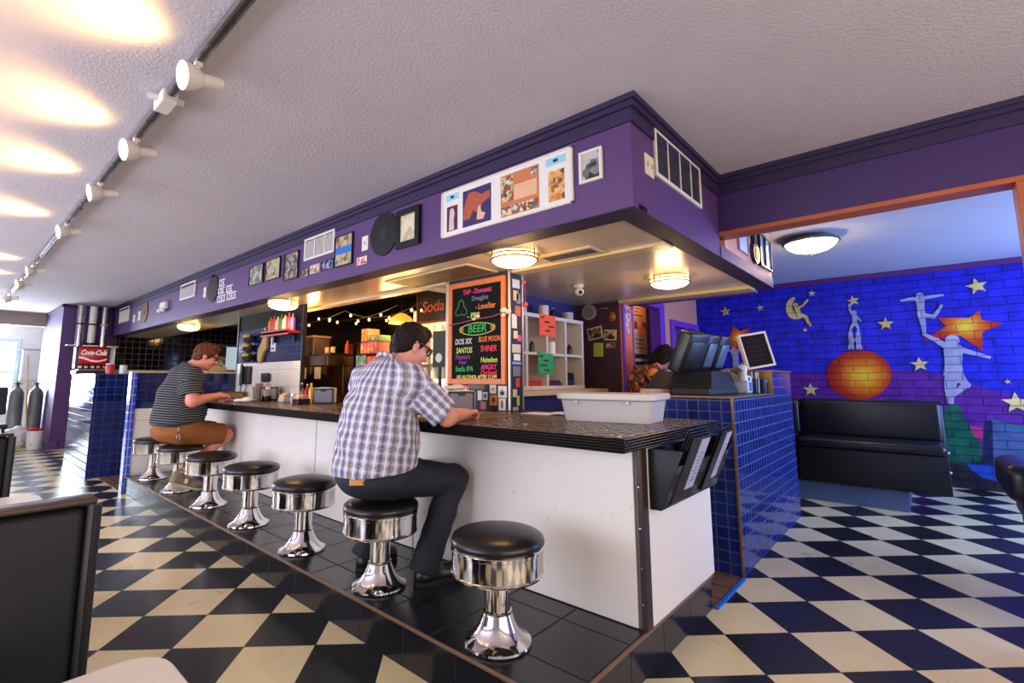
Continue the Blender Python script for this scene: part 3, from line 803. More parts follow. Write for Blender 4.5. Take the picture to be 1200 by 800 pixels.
# long white display board
bd = thing('display_board', 'long white framed board of photos and clippings on the purple fascia', 'picture board', (2.2, 1.85, 2.23))
m = MB(); m.fbox(FS, -2.364, -1.338, 2.232, 2.545, 0, .012); m.build('backing', mat('white_board', (232, 226, 222), .5, noise=.03), bd)
m = MB()
for a, b, c, e in ((-2.37, -2.355, 2.228, 2.55), (-1.347, -1.332, 2.228, 2.55), (-2.37, -1.332, 2.228, 2.240), (-2.37, -1.332, 2.538, 2.55)): m.fbox(FS, a, b, c, e, 0, .018, .002)
m.build('frame', frame_wht, bd)
sky_card = mat('pale_blue_card', (150, 206, 222), .6, noise=.05)
for a_, b_ in ((-2.325, -2.205), (-1.505, -1.375)):
    m = MB(); m.fbox(FS, a_, b_, 2.475, 2.52, .011, .014); cds = m.build('caption_card', sky_card, bd)
    m = MB(); m.fbox(FS, (a_ + b_) / 2 - .016, (a_ + b_) / 2 + .016, 2.489, 2.507, .0135, .0146); m.build('print', mat('dark_ink', (40, 40, 50), .7), cds)
m = MB(); m.fbox(FS, -2.315, -2.215, 2.265, 2.435, .011, .014); c1 = m.build('photo', mat('maroon_photo_ground', (96, 26, 40), .4, noise=.3), bd)
m = MB(); m.fpoly(FS, [(-2.295, 2.27), (-2.245, 2.27), (-2.25, 2.33), (-2.24, 2.38), (-2.255, 2.42), (-2.285, 2.415), (-2.29, 2.35)], .0138, .0146); m.build('figure', mat('pale_grey_figure', (200, 196, 196), .5), c1)
m = MB(); m.fbox(FS, -2.165, -1.92, 2.262, 2.505, .011, .014); c2 = m.build('photo', mat('violet_photo_ground', (58, 40, 96), .4, noise=.2), bd)
m = MB(); m.fpoly(FS, [(-2.16, 2.31), (-2.10, 2.31), (-2.07, 2.36), (-2.03, 2.33), (-1.99, 2.39), (-1.93, 2.41), (-1.93, 2.46), (-2.0, 2.45), (-2.05, 2.48), (-2.11, 2.485), (-2.14, 2.43), (-2.155, 2.38)], .0138, .0146); m.build('hand_shape', mat('warm_skin_print', (176, 84, 52), .5, noise=.35, scale=40), c2)
m = MB(); m.fpoly(FS, [(-2.04, 2.29), (-1.985, 2.285), (-1.965, 2.32), (-2.0, 2.335), (-2.01, 2.385), (-2.03, 2.37)], .0145, .0150); m.build('pale_shape', mat('pale_skin_print', (226, 176, 150), .5), c2)
m = MB(); m.fbox(FS, -1.84, -1.555, 2.255, 2.515, .011, .014); c3 = m.build('clipping', mat('orange_clipping', (204, 120, 74), .5, noise=.1), bd)
for q_ in ((-1.835, -1.745, 2.345, 2.505), (-1.835, -1.56, 2.26, 2.315), (-1.61, -1.563, 2.465, 2.508)):
    m = MB(); m.fbox(FS, *q_, .0138, .0146); m.build('picture', collage('clipping_pictures', [(30, 40, 60), (230, 200, 120), (180, 60, 40), (60, 110, 130), (240, 226, 190), (120, 60, 30)], 44), c3)
m = MB(); m.fbox(FS, -1.735, -1.57, 2.34, 2.435, .0138, .0146); m.build('column', mat('clipping_text_block', (226, 178, 140), .6), c3)
m = MB(); m.fbox(FS, -1.49, -1.385, 2.265, 2.44, .011, .014); m.build('photo', collage('warm_snapshot', [(90, 40, 24), (200, 120, 60), (236, 190, 120), (120, 60, 30), (226, 160, 80)], 34), bd)
# frame beside the disc
picture('framed_certificate', 'black framed cream certificate right of the black disc', 2.592, 2.858, 2.24, 2.53, frame_blk, collage('certificate_print', [(212, 200, 160), (222, 212, 176), (190, 178, 138), (226, 216, 186)], 22), .045, d=.03)
def disc(label, y, z, r, ry, m_, hub=None):
    t = thing('record_disc', label, 'wall disc', (2.2, y, z - ry))
    m = MB(); m.fdisc(FS, -y, z, r, 0, .012, 40, ry); m.build('disc', m_, t, 40)
    if hub:
        m = MB(); m.fdisc(FS, -y, z, r * .3, .012, .0135, 24, ry * .3); m.build('centre_label', hub, t)
    m = MB(); m.fdisc(FS, -y, z, .006, .0135, .016, 8); m.build('pin', steel, t)
vin = mat('black_vinyl_disc', (12, 12, 13), .4, noise=.05)
disc('large black round disc beside the black framed certificate', 3.03, 2.40, .170, .172, vin, mat('black_disc_centre', (22, 22, 23), .5))
disc('black round disc left of the white lettered words', 6.6, 2.42, .175, .175, vin, mat('charcoal_disc_centre', (30, 28, 26), .5))
disc('small gold disc near the far end of the purple fascia', 9.68, 2.40, .17, .17, mat('gold_disc', (150, 110, 52), .3, .7), mat('bronze_disc_centre', (90, 62, 30), .4, .5))
# small pictures in a row
picture('poster', 'grey poster, farthest of the three beside the far vent', 5.145, 5.496, 2.30, 2.52, frame_blk, poster_grey, .010)
picture('poster', 'tan poster, middle one of three left of the white vent', 4.755, 5.09, 2.30, 2.524, frame_blk, poster_tan, .010)
picture('poster', 'tall crowded poster just left of the white vent', 4.376, 4.666, 2.245, 2.52, frame_blk, poster_mix, .010)
p4 = picture('poster', 'tall poster with a blue band just right of the white vent', 3.452, 3.729, 2.235, 2.51, frame_blk, poster_tan, .010)
m = MB(); m.fbox(FS, -3.722, -3.46, 2.345, 2.405, .009, .0115); m.build('blue_band', mat('bright_blue_print', (44, 112, 196), .4), p4)
picture('snapshot', 'small snapshot of pale upright shapes under the white vent', 4.181, 4.334, 2.232, 2.312, frame_blk, collage('snap_a', [(20, 20, 30), (200, 200, 210), (60, 50, 60), (120, 60, 50)], 60), .005, d=.008)
picture('snapshot', 'small warm-coloured snapshot, middle one under the white vent', 3.99, 4.155, 2.245, 2.325, frame_wht, collage('snap_b', [(60, 30, 30), (210, 130, 100), (30, 30, 60), (230, 210, 190)], 60), .005, d=.008)
picture('snapshot', 'small blue snapshot under the right end of the white vent', 3.76, 3.955, 2.245, 2.335, frame_blk, collage('snap_c', [(24, 30, 90), (60, 70, 170), (190, 190, 210), (30, 30, 50)], 50), .005, d=.008)
picture('snapshot', 'tiny red and black snapshot below the light switch on the fascia', 3.25, 3.39, 2.205, 2.27, frame_wht, collage('snap_d', [(20, 14, 16), (180, 20, 30), (210, 40, 44), (240, 230, 220)], 60), .006, d=.008)
def vent(label, y0, y1, z0, z1, n, m_fr, m_in, F=FS, slat=None, fw=.02, vert=True, midbars=()):
    u0, u1 = (-max(y0, y1), -min(y0, y1)) if F[1][1] else (min(y0, y1), max(y0, y1))
    P = V(F[0]) + V(F[1]) * ((u0 + u1) / 2) + V(F[2]) * z0
    t = thing('air_vent', label, 'vent', P)
    m = MB()
    for a, b, c, e in ((u0, u0 + fw, z0, z1), (u1 - fw, u1, z0, z1), (u0 + fw, u1 - fw, z0, z0 + fw), (u0 + fw, u1 - fw, z1 - fw, z1)): m.fbox(F, a, b, c, e, 0, .016, .003)
    for q in midbars: m.fbox(F, q - .006, q + .006, z0 + fw, z1 - fw, 0, .014)
    m.build('frame', m_fr, t)
    m = MB(); m.fbox(F, u0 + fw, u1 - fw, z0 + fw, z1 - fw, 0, .003); m.build('backing', m_in, t)
    m = MB()
    for i in range(n):
        u = u0 + fw + (u1 - u0 - 2 * fw) * (i + .5) / n
        if vert: m.fbox(F, u - .003, u + .003, z0 + fw, z1 - fw, .003, .010)
        else:
            z = z0 + fw + (z1 - z0 - 2 * fw) * (i + .5) / n; m.fbox(F, u0 + fw, u1 - fw, z - .0025, z + .0025, .003, .010)
    m.build('louvre', slat or m_fr, t)
vent('white slatted air vent in the middle of the purple fascia', 3.74, 4.27, 2.385, 2.595, 27, white_plastic, mat('vent_dark', (84, 66, 84), .7), midbars=(-4.08, -3.91))
vent('small white slatted vent between two discs on the far fascia', 7.25, 7.86, 2.40, 2.62, 18, white_plastic, mat('vent_grey', (130, 120, 130), .6))
vent('farthest small white vent on the purple fascia', 10.74, 11.45, 2.34, 2.62, 20, white_plastic, mat('vent_grey', (160, 152, 160), .6))
FE = FY(1.0)
vent('white framed return-air vent on the soffit end', 2.47, 3.185, 2.372, 2.65, 34, frame_wht, mat('vent_black', (16, 16, 18), .7), F=FE, slat=mat('vent_dark_louvre', (52, 50, 56), .5), fw=.022, vert=False, midbars=(2.65, 2.83, 3.01))
def plate(label, y0, y1, z0, z1, F=FS, n=1, m_=None):
    u0, u1 = (-max(y0, y1), -min(y0, y1)) if F[1][1] else (min(y0, y1), max(y0, y1))
    P = V(F[0]) + V(F[1]) * ((u0 + u1) / 2) + V(F[2]) * z0
    t = thing('switch_plate', label, 'switch', P)
    m = MB(); m.fbox(F, u0, u1, z0, z1, 0, .007, .002); m.build('plate', m_ or white_plastic, t)
    for i in range(n):
        u = u0 + (u1 - u0) * (i + .5) / n; zc = (z0 + z1) / 2
        m = MB(); m.fbox(F, u - .005, u + .005, zc - .013, zc + .013, .007, .015, .002)
        m.build('toggle', mat('ivory_toggle', (196, 180, 150), .4), t)
plate('cream double switch plate by the return-air vent', 2.345, 2.455, 2.345, 2.46, FE, 2, mat('ivory_plate', (226, 208, 176), .4, noise=.03))
plate('white switch plate left of the large black disc', 3.24, 3.325, 2.315, 2.435)
plate('white switch plate left of the far black disc', 6.84, 6.93, 2.34, 2.47)
plate('white switch plate left of the gold disc', 9.95, 10.1, 2.29, 2.45)
plate('farthest narrow white switch plate on the fascia', 10.3, 10.43, 2.28, 2.42)
ex = thing('emergency_light', 'small white boxed emergency light on the far purple fascia', 'emergency light', (2.2, 8.58, 2.29))
m = MB(); m.fbox(FS, -8.70, -8.44, 2.34, 2.45, -.002, .05, .01); m.build('housing', white_plastic, ex)
for y_ in (8.68, 8.5):
    m = MB(); m.ell((2.155, y_, 2.325), .038); m.build('lamp_head', white_plastic, ex, True)
# stacked white words on the fascia (most of the letters cannot be read)
wd = thing('wall_words', 'stacked white cut-out words on the purple fascia beside the far black disc', 'lettering', (2.2, 6.1, 2.2))
wl = mat('white_letter_paint', (226, 220, 226), .5, noise=.03)
for (u0, u1, v0, v1) in ((-6.40, -6.22, 2.41, 2.50), (-6.42, -6.22, 2.32, 2.395), (-6.16, -5.97, 2.31, 2.395), (-6.43, -6.17, 2.215, 2.30), (-6.13, -5.85, 2.215, 2.30)):
    n_ = max(3, int((u1 - u0) / .06)); w_ = (u1 - u0) / n_
    m = MB(); m.fbox(FS, u0, u1, v0, v0 + .014, 0, .006); m.fbox(FS, u0, u1, v1 - .014, v1, 0, .006)
    for i in range(n_):
        a = u0 + i * w_; m.fbox(FS, a + w_ * .1, a + w_ * .42, v0 + .01, v1 - .01, 0, .006)
        if i % 2: m.fbox(FS, a + w_ * .1, a + w_ * .9, (v0 + v1) / 2 - .008, (v0 + v1) / 2 + .008, 0, .006)
    m.build('word', wl, wd)
# soffit underside: air grille, second grille, smoke detector
g = thing('ceiling_grille', 'dark louvred air grille in the soffit beside the round light', 'vent', (2.79, 1.74, SOF - .01))
m = MB(); m.box(2.70, 2.735, 1.53, 1.95, SOF - .008, SOF + .002); m.box(2.865, 2.90, 1.53, 1.95, SOF - .008, SOF + .002); m.box(2.735, 2.865, 1.53, 1.55, SOF - .008, SOF + .002); m.box(2.735, 2.865, 1.93, 1.95, SOF - .008, SOF + .002); m.build('frame', cream_trim, g)
m = MB(); m.box(2.735, 2.865, 1.55, 1.93, SOF - .002, SOF + .003); m.build('backing', mat('grille_dark', (30, 34, 52), .5), g)
m = MB()
for i in range(10): m.box(2.738 + i * .0125, 2.742 + i * .0125, 1.55, 1.93, SOF - .008, SOF - .001)
m.build('louvre', mat('grille_slats', (70, 76, 100), .4), g)
g = thing('ceiling_grille', 'large brown louvred grille in the soffit in front of the beer board', 'vent', (2.70, 2.95, SOF - .01))
m = MB(); m.box(2.52, 2.88, 2.45, 2.47, SOF - .008, SOF + .002); m.box(2.52, 2.88, 3.43, 3.45, SOF - .008, SOF + .002); m.box(2.52, 2.54, 2.47, 3.43, SOF - .008, SOF + .002); m.box(2.86, 2.88, 2.47, 3.43, SOF - .008, SOF + .002); m.build('frame', cream_trim, g)
m = MB(); m.box(2.54, 2.86, 2.47, 3.43, SOF - .002, SOF + .003); m.build('backing', mat('grille_brown_dark', (64, 46, 34), .5), g)
m = MB()
for i in range(16): m.box(2.545 + i * .02, 2.556 + i * .02, 2.47, 3.43, SOF - .008, SOF - .001)
m.build('louvre', mat('grille_brown', (120, 90, 62), .4), g)
sm = thing('security_camera', 'small white dome camera hanging under the soffit', 'camera', (3.78, 2.27, SOF - .09))
m = MB(); m.lathe([(0, 0), (.045, 0), (.05, -.01), (.04, -.025), (.02, -.03), (.02, -.045), (0, -.045)], (3.78, 2.27, SOF), 24); m.build('mount', white_plastic, sm, 40)
m = MB(); m.ell((3.775, 2.26, SOF - .065), (.042, .042, .038)); m.build('housing', white_plastic, sm, True)
m = MB(); m.ell((3.752, 2.232, SOF - .075), .018); m.build('lens', black_plastic, sm, True)

# pictures on the salmon side of the soffit in the mural room
picture('picture', 'pale unframed picture at the left on the salmon soffit side', 4.0, 4.27, 2.27, 2.55, mat('grey_edge', (150, 150, 160), .4), mat('pale_blue_print', (200, 204, 220), .4), .008, F=FE)
pk = thing('wall_guitar', 'dark long oval ornament hanging on the salmon soffit side', 'wall ornament', (4.45, 1.0, 2.24))
m = MB(); m.fdisc(FE, 4.46, 2.33, .10, 0, .03, 24, .09); m.fbox(FE, 4.41, 4.51, 2.40, 2.62, 0, .03, .012); m.build('body', mat('dark_brown_lacquer', (40, 34, 34), .25), pk)
m = MB(); m.fdisc(FE, 4.46, 2.32, .055, .03, .034, 20, .05); m.build('inlay', mat('tan_inlay', (190, 150, 96), .4), pk)
picture('picture', 'black framed mirror-like picture on the salmon soffit side', 4.60, 4.80, 2.25, 2.55, frame_blk, mat('pale_glazed_print', (170, 190, 216), .1), .018, F=FE, d=.03)
picture('picture', 'rightmost framed pale picture on the salmon soffit side', 4.84, 5.03, 2.26, 2.55, mat('brown_frame', (110, 66, 44), .4), mat('aqua_glazed_print', (176, 206, 220), .1), .014, F=FE, d=.025)
# ------------------------------------------------------------ beer chalkboard on the partition
FB = FX(2.9)
cb = thing('chalkboard', 'orange framed chalkboard beer list on the dark partition', 'chalkboard', (2.88, 2.7, 1.245))
or_fr = mat('orange_varnished_frame', (216, 112, 34), .35, noise=.15, scale=14)
m = MB()
for a, b, c, e in ((-3.015, -2.975, 1.245, 2.095), (-2.425, -2.385, 1.245, 2.095), (-2.975, -2.425, 1.245, 1.29), (-2.975, -2.425, 2.05, 2.095)): m.fbox(FB, a, b, c, e, 0, .026, .004)
m.build('frame', or_fr, cb)
m = MB(); m.fbox(FB, -2.98, -2.42, 1.28, 2.06, 0, .012); m.build('board', mat('chalkboard_black', (14, 14, 14), .75, noise=.3, scale=6, spec=.15), cb)
ck = {k: mat('chalk_' + k, c, .8, noise=.25, scale=60) for k, c in dict(pink=(236, 60, 130), grey=(110, 124, 150), orange=(250, 128, 50), lime=(196, 232, 90), green=(52, 176, 92), white=(226, 222, 214), red=(236, 70, 84), purple=(150, 60, 160), yellow=(240, 230, 120)).items()}
for body, u, v, s, c, sx in (
    ('TAP - Domestic', -2.69, 2.005, .060, 'pink', .82), ('Draughts', -2.66, 1.945, .055, 'grey', .9), ('- LoneStar', -2.60, 1.872, .066, 'orange', .78),
    ('- PBR', -2.73, 1.803, .066, 'lime', .95), ('BEER', -2.69, 1.692, .088, 'green', 1.1),
    ('DOS XX', -2.845, 1.594, .066, 'white', .78), ('BLUE MOON', -2.555, 1.603, .060, 'orange', .68),
    ('SANTOS', -2.835, 1.520, .066, 'lime', .74), ('SHINER', -2.565, 1.526, .066, 'red', .78),
    ('Fireman\'s', -2.85, 1.468, .056, 'purple', .8), ('Four', -2.85, 1.425, .056, 'purple', .8), ('Heineken', -2.56, 1.437, .062, 'lime', .74),
    ('Stella IPA', -2.835, 1.368, .062, 'green', .86), ('ANGRY', -2.565, 1.380, .060, 'pink', .8), ('Orchard', -2.565, 1.335, .056, 'red', .86),
    ('NO ALCOHOL AFTER 12 AM', -2.70, 1.302, .043, 'yellow', .80)):
    text(body, s, ck[c], FB, u, v, .0125, 'lettering', cb, .12, sx=sx, bold=.0006)
m = MB()
FBz = FB
def ringp(mb, F, pts, r, n=.0135):
    O, Rr, U = F; O = V(O); Rr = V(Rr); U = V(U); N = Rr.cross(U)
    mb.tube([O + Rr * a + U * b + N * n for a, b in pts], r, 5)
ringp(m, FB, [(-2.80 + .11 * math.cos(t) * (1.7 if abs(math.cos(t)) > .5 else 1.5) * 1. + .11, 1.692 + .05 * math.sin(t)) for t in [i * 2 * PI / 28 for i in range(29)]], .003)
m.build('chalk_outline', ck['lime'], cb)
m = MB()
ringp(m, FB, [(-2.87 + .055 * math.sin(t) * (1 + .3 * math.cos(3 * t)), 1.87 + .06 * math.cos(t) * (1 + .3 * math.cos(3 * t))) for t in [i * 2 * PI / 40 for i in range(41)]], .0025)
m.build('chalk_clover', ck['green'], cb)
for u_ in (-2.865, -2.515):
    m = MB(); m.fdisc(FB, u_, 1.695, .028, .0125, .0135, 16); m.build('chalk_mug', mat('chalk_brown', (150, 96, 40), .8), cb)
pr = thing('pretzel_garland', 'thin pink cord with pale bows draped across the beer chalkboard', 'garland', (2.87, 2.7, 1.73))
m = MB(); m.tube([(2.868, 3.0, 1.74), (2.866, 2.85, 1.752), (2.866, 2.68, 1.768), (2.866, 2.5, 1.776), (2.868, 2.38, 1.80)], .005, 6); m.build('cord', mat('dusty_pink_cord', (150, 70, 76), .7), pr)
knot = mat('cream_bow', (226, 206, 170), .7)
m = MB()
for y, z, s in ((2.66, 1.79, 1.), (2.70, 1.772, .8), (2.385, 1.815, 1.3), (2.34, 1.80, 1.2), (2.39, 1.775, .9)): m.ell((2.862, y, z), (.012 * s, .026 * s, .017 * s))
m.build('bow', knot, pr, True)

# stickers glued to the partition: under the board and up its narrow end
def stick(u0, u1, v0, v1, m_, F=FB, n=.002, art=None):
    q = MB(); q.fbox(F, u0, u1, v0, v1, 0, n); o = q.build('sticker', m_, part_wall)
    if art: art(o, F, (u0 + u1) / 2, (v0 + v1) / 2, n)
    return o
S_ = lambda k, c: mat('sticker_' + k, c, .35, noise=.05)
def blob(col, pts):
    def f(o, F, uc, vc, n):
        q = MB()
        q.fpoly(F, [(uc + a, vc + b) for a, b in pts], n - .0005, n + .0008); q.build('print', S_(*col), o)
    return f
leaf = [(-.02, -.02), (-.024, .01), (-.012, -.004), (-.006, .024), (0, 0), (.006, .024), (.012, -.004), (.024, .01), (.02, -.02), (0, -.028)]
stick(-2.475, -2.39, 1.145, 1.235, S_('white', (232, 230, 224)), art=blob(('black', (24, 24, 24)), leaf))
stick(-2.47, -2.40, 1.05, 1.14, S_('white', (232, 230, 224)), art=blob(('grey', (120, 116, 110)), [(-.01, -.03), (.01, -.03), (.012, .02), (0, .034), (-.012, .02)]))
stick(-2.56, -2.495, 1.175, 1.245, S_('cream', (226, 218, 200)), art=blob(('tan', (170, 150, 110)), [(-.015, -.01), (.015, -.01), (.015, .01), (-.015, .01)]))
stick(-2.56, -2.485, 1.085, 1.165, S_('amber', (200, 130, 36)), art=blob(('brown', (96, 54, 20)), [(0, -.03), (.022, .0), (.012, .02), (-.012, .02), (-.022, 0)]))
stick(-2.69, -2.645, 1.12, 1.195, S_('white', (232, 230, 224)))
stick(-2.635, -2.585, 1.125, 1.185, S_('pale_grey', (196, 198, 204)), art=blob(('navy', (30, 40, 90)), [(0, -.02), (.018, -.008), (.018, .01), (0, .02), (-.018, .01), (-.018, -.008)]))
stick(-2.66, -2.60, 1.05, 1.11, S_('rust', (170, 70, 36)))
stick(-2.765, -2.72, 1.14, 1.18, S_('lime', (170, 190, 60)))
stick(-2.79, -2.61, 1.205, 1.245, S_('olive', (70, 66, 40)))
stick(-2.86, -2.79, 1.16, 1.235, S_('red', (196, 60, 60)), art=blob(('white', (232, 230, 224)), [(-.03, -.004), (-.004, -.004), (-.004, -.03), (.004, -.03), (.004, -.004), (.03, -.004), (.03, .004), (.004, .004), (.004, .03), (-.004, .03), (-.004, .004), (-.03, .004)]))
FP = FY(2.36)
for (u0, u1, v0, v1, k, c) in ((2.94, 3.03, 2.0, 2.07, 'pale_blue', (196, 206, 220)), (2.95, 3.01, 1.90, 1.98, 'gold', (210, 180, 110)), (2.99, 3.04, 1.88, 1.96, 'steel_blue', (90, 120, 170)), (2.97, 3.04, 1.78, 1.86, 'scarlet', (186, 36, 44)),
        (2.93, 2.99, 1.68, 1.79, 'cream', (222, 212, 190)), (2.95, 3.0, 1.60, 1.66, 'pale_yellow', (226, 206, 140)), (3.0, 3.045, 1.58, 1.63, 'hot_pink', (226, 60, 130)), (2.93, 3.035, 1.49, 1.555, 'ivory', (212, 196, 166)), (2.95, 3.03, 1.43, 1.48, 'white', (226, 222, 214)),
        (2.93, 3.04, 1.40, 1.42, 'lilac', (150, 150, 206)), (2.94, 3.03, 1.31, 1.385, 'grey', (110, 114, 106)), (2.97, 3.02, 1.225, 1.295, 'tomato', (202, 54, 36)), (2.935, 2.985, 1.15, 1.21, 'buff', (206, 180, 150)), (2.985, 3.015, 1.085, 1.16, 'acid_green', (180, 200, 60)), (2.935, 3.0, 1.05, 1.075, 'sand', (190, 170, 130))):
    stick(u0, u1, v0, v1, S_(k, c), FP, .003)
hd = thing('hanging_charm', 'pink beaded charm hanging from the top of the stickered partition end', 'charm', (3.08, 2.35, 1.8))
m = MB(); m.tube([(3.075, 2.352, 2.08), (3.085, 2.345, 2.0), (3.085, 2.342, 1.90)], .004, 6); m.build('string', mat('violet_string', (150, 60, 160), .6), hd)
m = MB(); m.ell((3.085, 2.342, 1.88), .022); m.ell((3.075, 2.35, 2.06), .018); m.build('bead', mat('coral_bead', (236, 84, 96), .4), hd, True)

# ------------------------------------------------------------ things on the bar counter
def dispenser(label, x, y, rz, face):
    r = thing('napkin_dispenser', label, 'napkin dispenser', (x, y, CT + .0008), 'napkin dispensers on the counter', rot=(0, 0, rz))
    m = MB(); m.box(-.105, .105, -.06, .06, 0, .155, .014, 3); m.build('shell', steel if face else white_plastic, r, 40)
    m = MB(); m.box(-.10, .10, -.066, -.058, .004, .150, .006); m.build('face_frame', black_plastic, r)
    m = MB(); m.box(-.086, .086, -.070, -.064, .014, .136, .006); m.build('face_plate', mat('grey_face_plate', (120, 114, 120), .4), r)
    m = MB(); m.box(-.028, .028, -.0725, -.068, .118, .146, .004); m.build('slot', black_plastic, r)
    m = MB(); m.box(-.05, .05, -.05, .05, .150, .158, .003); m.build('napkin', paper, r)
    return r
dispenser('silver napkin dispenser in the middle of the counter beside the man in plaid', 2.58, 4.47, math.radians(-42), 0)
dispenser('napkin dispenser farther along the counter, beside the syrup jar', 2.56, 5.62, math.radians(-42), 1)
d3 = dispenser('napkin dispenser in front of the man in plaid, below the beer board', 2.68, 2.66, math.radians(-42), 0)
nb = thing('napkin_bundle', 'cream cloth bundle lying on the dispenser below the beer board', 'cloth', (2.66, 2.72, CT + .160))
m = MB(); m.ell((2.66, 2.72, CT + .1785), (.10, .07, .018)); m.ell((2.68, 2.70, CT + .183), (.06, .05, .022)); m.build('fold', mat('cream_cloth', (226, 210, 184), .8), nb, True)
def bottle(name, label, x, y, h, r, c, capc, group=None, z=CT, cat='bottle', neck=.35, glass=False):
    t = thing(name, label, cat, (x, y, z + .0008), group)
    bm_ = mat('bottle_%d_%d_%d' % c, c, .25, noise=.05, trans=.6 if glass else 0)
    m = MB(); z += .0008
    m.lathe([(0, 0), (r, 0), (r, h * .62), (r * .85, h * .70), (r * neck, h * .82), (r * neck, h * .93), (0, h * .93)], (x, y, z), 20); m.build('body', bm_, t, 40)
    m = MB(); m.lathe([(0, h * .925), (r * neck * 1.2, h * .925), (r * neck * 1.1, h * .98), (r * .12, h * 1.0), (0, h)], (x, y, z), 16); m.build('cap', mat('cap_%d_%d_%d' % capc, capc, .35, noise=.03), t, 40)
    return t
bottle('ketchup_bottle', 'red ketchup squeeze bottle behind the middle napkin dispenser', 2.60, 4.86, .19, .030, (176, 24, 24), (226, 220, 210))
bottle('mustard_bottle', 'yellow mustard squeeze bottle behind the middle napkin dispenser', 2.58, 4.74, .20, .028, (230, 176, 40), (236, 196, 60))
bottle('sauce_bottle', 'dark brown sauce bottle with white cap among the condiments', 2.60, 4.98, .20, .026, (50, 22, 16), (226, 220, 210))
bottle('hot_sauce_bottle', 'small orange hot sauce bottle beside the condiment caddy', 2.54, 4.84, .14, .018, (206, 70, 24), (40, 120, 60))
cd = thing('condiment_caddy', 'white caddy of sugar and jam packets left of the middle napkin dispenser', 'caddy', (2.50, 5.08, CT + .0008))
m = MB(); m.box(2.42, 2.58, 5.02, 5.14, CT + .0008, CT + .05, .008); m.build('tray', mat('ivory_tray', (214, 200, 176), .4), cd)
m = MB()
for i in range(8): m.box(2.43 + i * .018, 2.443 + i * .018, 5.03, 5.13, CT + .05, CT + .075 + .008 * (i % 3), .002)
m.build('packet', collage('packets', [(236, 230, 220), (226, 160, 160), (240, 226, 120), (150, 170, 220)], 50), cd)
cd = thing('condiment_caddy', 'dark caddy of pink and yellow packets in front of the middle napkin dispenser', 'caddy', (2.36, 4.52, CT + .0008))
m = MB(); m.box(2.30, 2.43, 4.47, 4.58, CT + .0008, CT + .052, .006); m.build('tray', black_plastic, cd)
m = MB()
for i in range(7): m.box(2.306 + i * .017, 2.318 + i * .017, 4.48, 4.57, CT + .04, CT + .078 + .01 * (i % 2), .002)
m.build('packet', collage('bright_packets', [(240, 226, 70), (236, 110, 150), (240, 236, 226), (246, 200, 60)], 40), cd)
sg = thing('salt_shaker', 'glass salt shaker with chrome top by the condiments', 'shaker', (2.44, 4.86, CT + .0008))
m = MB(); m.lathe([(0, 0), (.02, 0), (.022, .01), (.017, .07), (0, .07)], (2.44, 4.86, CT + .0008), 14); m.build('body', mat('clear_shaker_glass', (226, 226, 224), .1, noise=0, trans=.5), sg, 40)
m = MB(); m.lathe([(0, .07), (.018, .07), (.016, .09), (0, .096)], (2.44, 4.86, CT + .0008), 14); m.build('cap', chrome, sg, 40)
# breakfast of the man in the striped shirt
pl_ = thing('dinner_plate', 'white plate of food on the counter in front of the man in the striped shirt', 'plate', (2.24, 5.62, CT + .0008))
m = MB(); m.lathe([(0, 0), (.08, 0), (.13, .016), (.135, .02), (.08, .008), (0, .008)], (2.24, 5.62, CT + .0008), 32); m.build('dish', mat('white_china', (236, 232, 224), .2), pl_, 40)
fo = thing('fried_food', 'golden brown toast and egg on the white plate', 'food', (2.24, 5.62, CT + .009))
m = MB()
for a, b, r_ in ((0, 0, .055), (.05, .03, .04), (-.045, .03, .035), (.01, -.05, .035)): m.ell((2.24 + a, 5.62 + b, CT + .022), (r_, r_, .014))
m.build('toast', mat('toasted_crust', (190, 116, 50), .7, noise=.4, scale=40), fo, True)
m = MB(); m.ell((2.27, 5.60, CT + .037), (.03, .03, .009)); m.build('egg_white', mat('egg_white', (240, 234, 220), .4), fo, True)
nk = thing('crumpled_napkin', 'crumpled white napkin beside the plate on the counter', 'napkin', (2.16, 5.36, CT + .001))
m = MB()
for a, b, r_, h_ in ((0, 0, .075, .02), (.05, .04, .05, .026), (-.05, .02, .05, .018), (.01, -.05, .05, .022)): m.ell((2.16 + a, 5.36 + b, CT + .001 + h_), (r_, r_ * .8, h_))
m.build('fold', mat('napkin_white', (240, 236, 232), .85, bump=.5, bscale=30), nk, True)
jar = thing('syrup_jar', 'dark syrup jar with handle and clear top between the napkin and dispenser', 'jar', (2.42, 5.40, CT + .0008))
m = MB(); m.lathe([(0, 0), (.05, 0), (.053, .01), (.052, .06), (0, .06)], (2.42, 5.40, CT + .0008), 20); m.build('syrup', mat('dark_syrup', (20, 8, 4), .1), jar, 40)
m = MB(); m.lathe([(.052, .06), (.048, .10), (.03, .13), (0, .13)], (2.42, 5.40, CT + .0008), 20); m.build('glass_top', mat('jar_glass', (200, 190, 176), .08, noise=0, trans=.6), jar, 40)
m = MB(); m.lathe([(0, .13), (.032, .13), (.028, .16), (0, .165)], (2.42, 5.40, CT + .0008), 16); m.build('lid', chrome, jar, 40)
gl = thing('drinking_glass', 'tall clear glass of iced water behind the plate', 'glass', (2.50, 5.88, CT + .0008))
m = MB(); m.lathe([(0, 0), (.030, 0), (.038, .15), (.036, .15), (.029, .01), (0, .008)], (2.50, 5.88, CT + .0008), 20); m.build('tumbler', mat('clear_glass', (220, 214, 204), .05, noise=0, trans=.8), gl, 40)
gl = thing('milkshake_glass', 'ribbed shake glass with red straw beside the tall water glass', 'glass', (2.58, 5.98, CT + .0008))
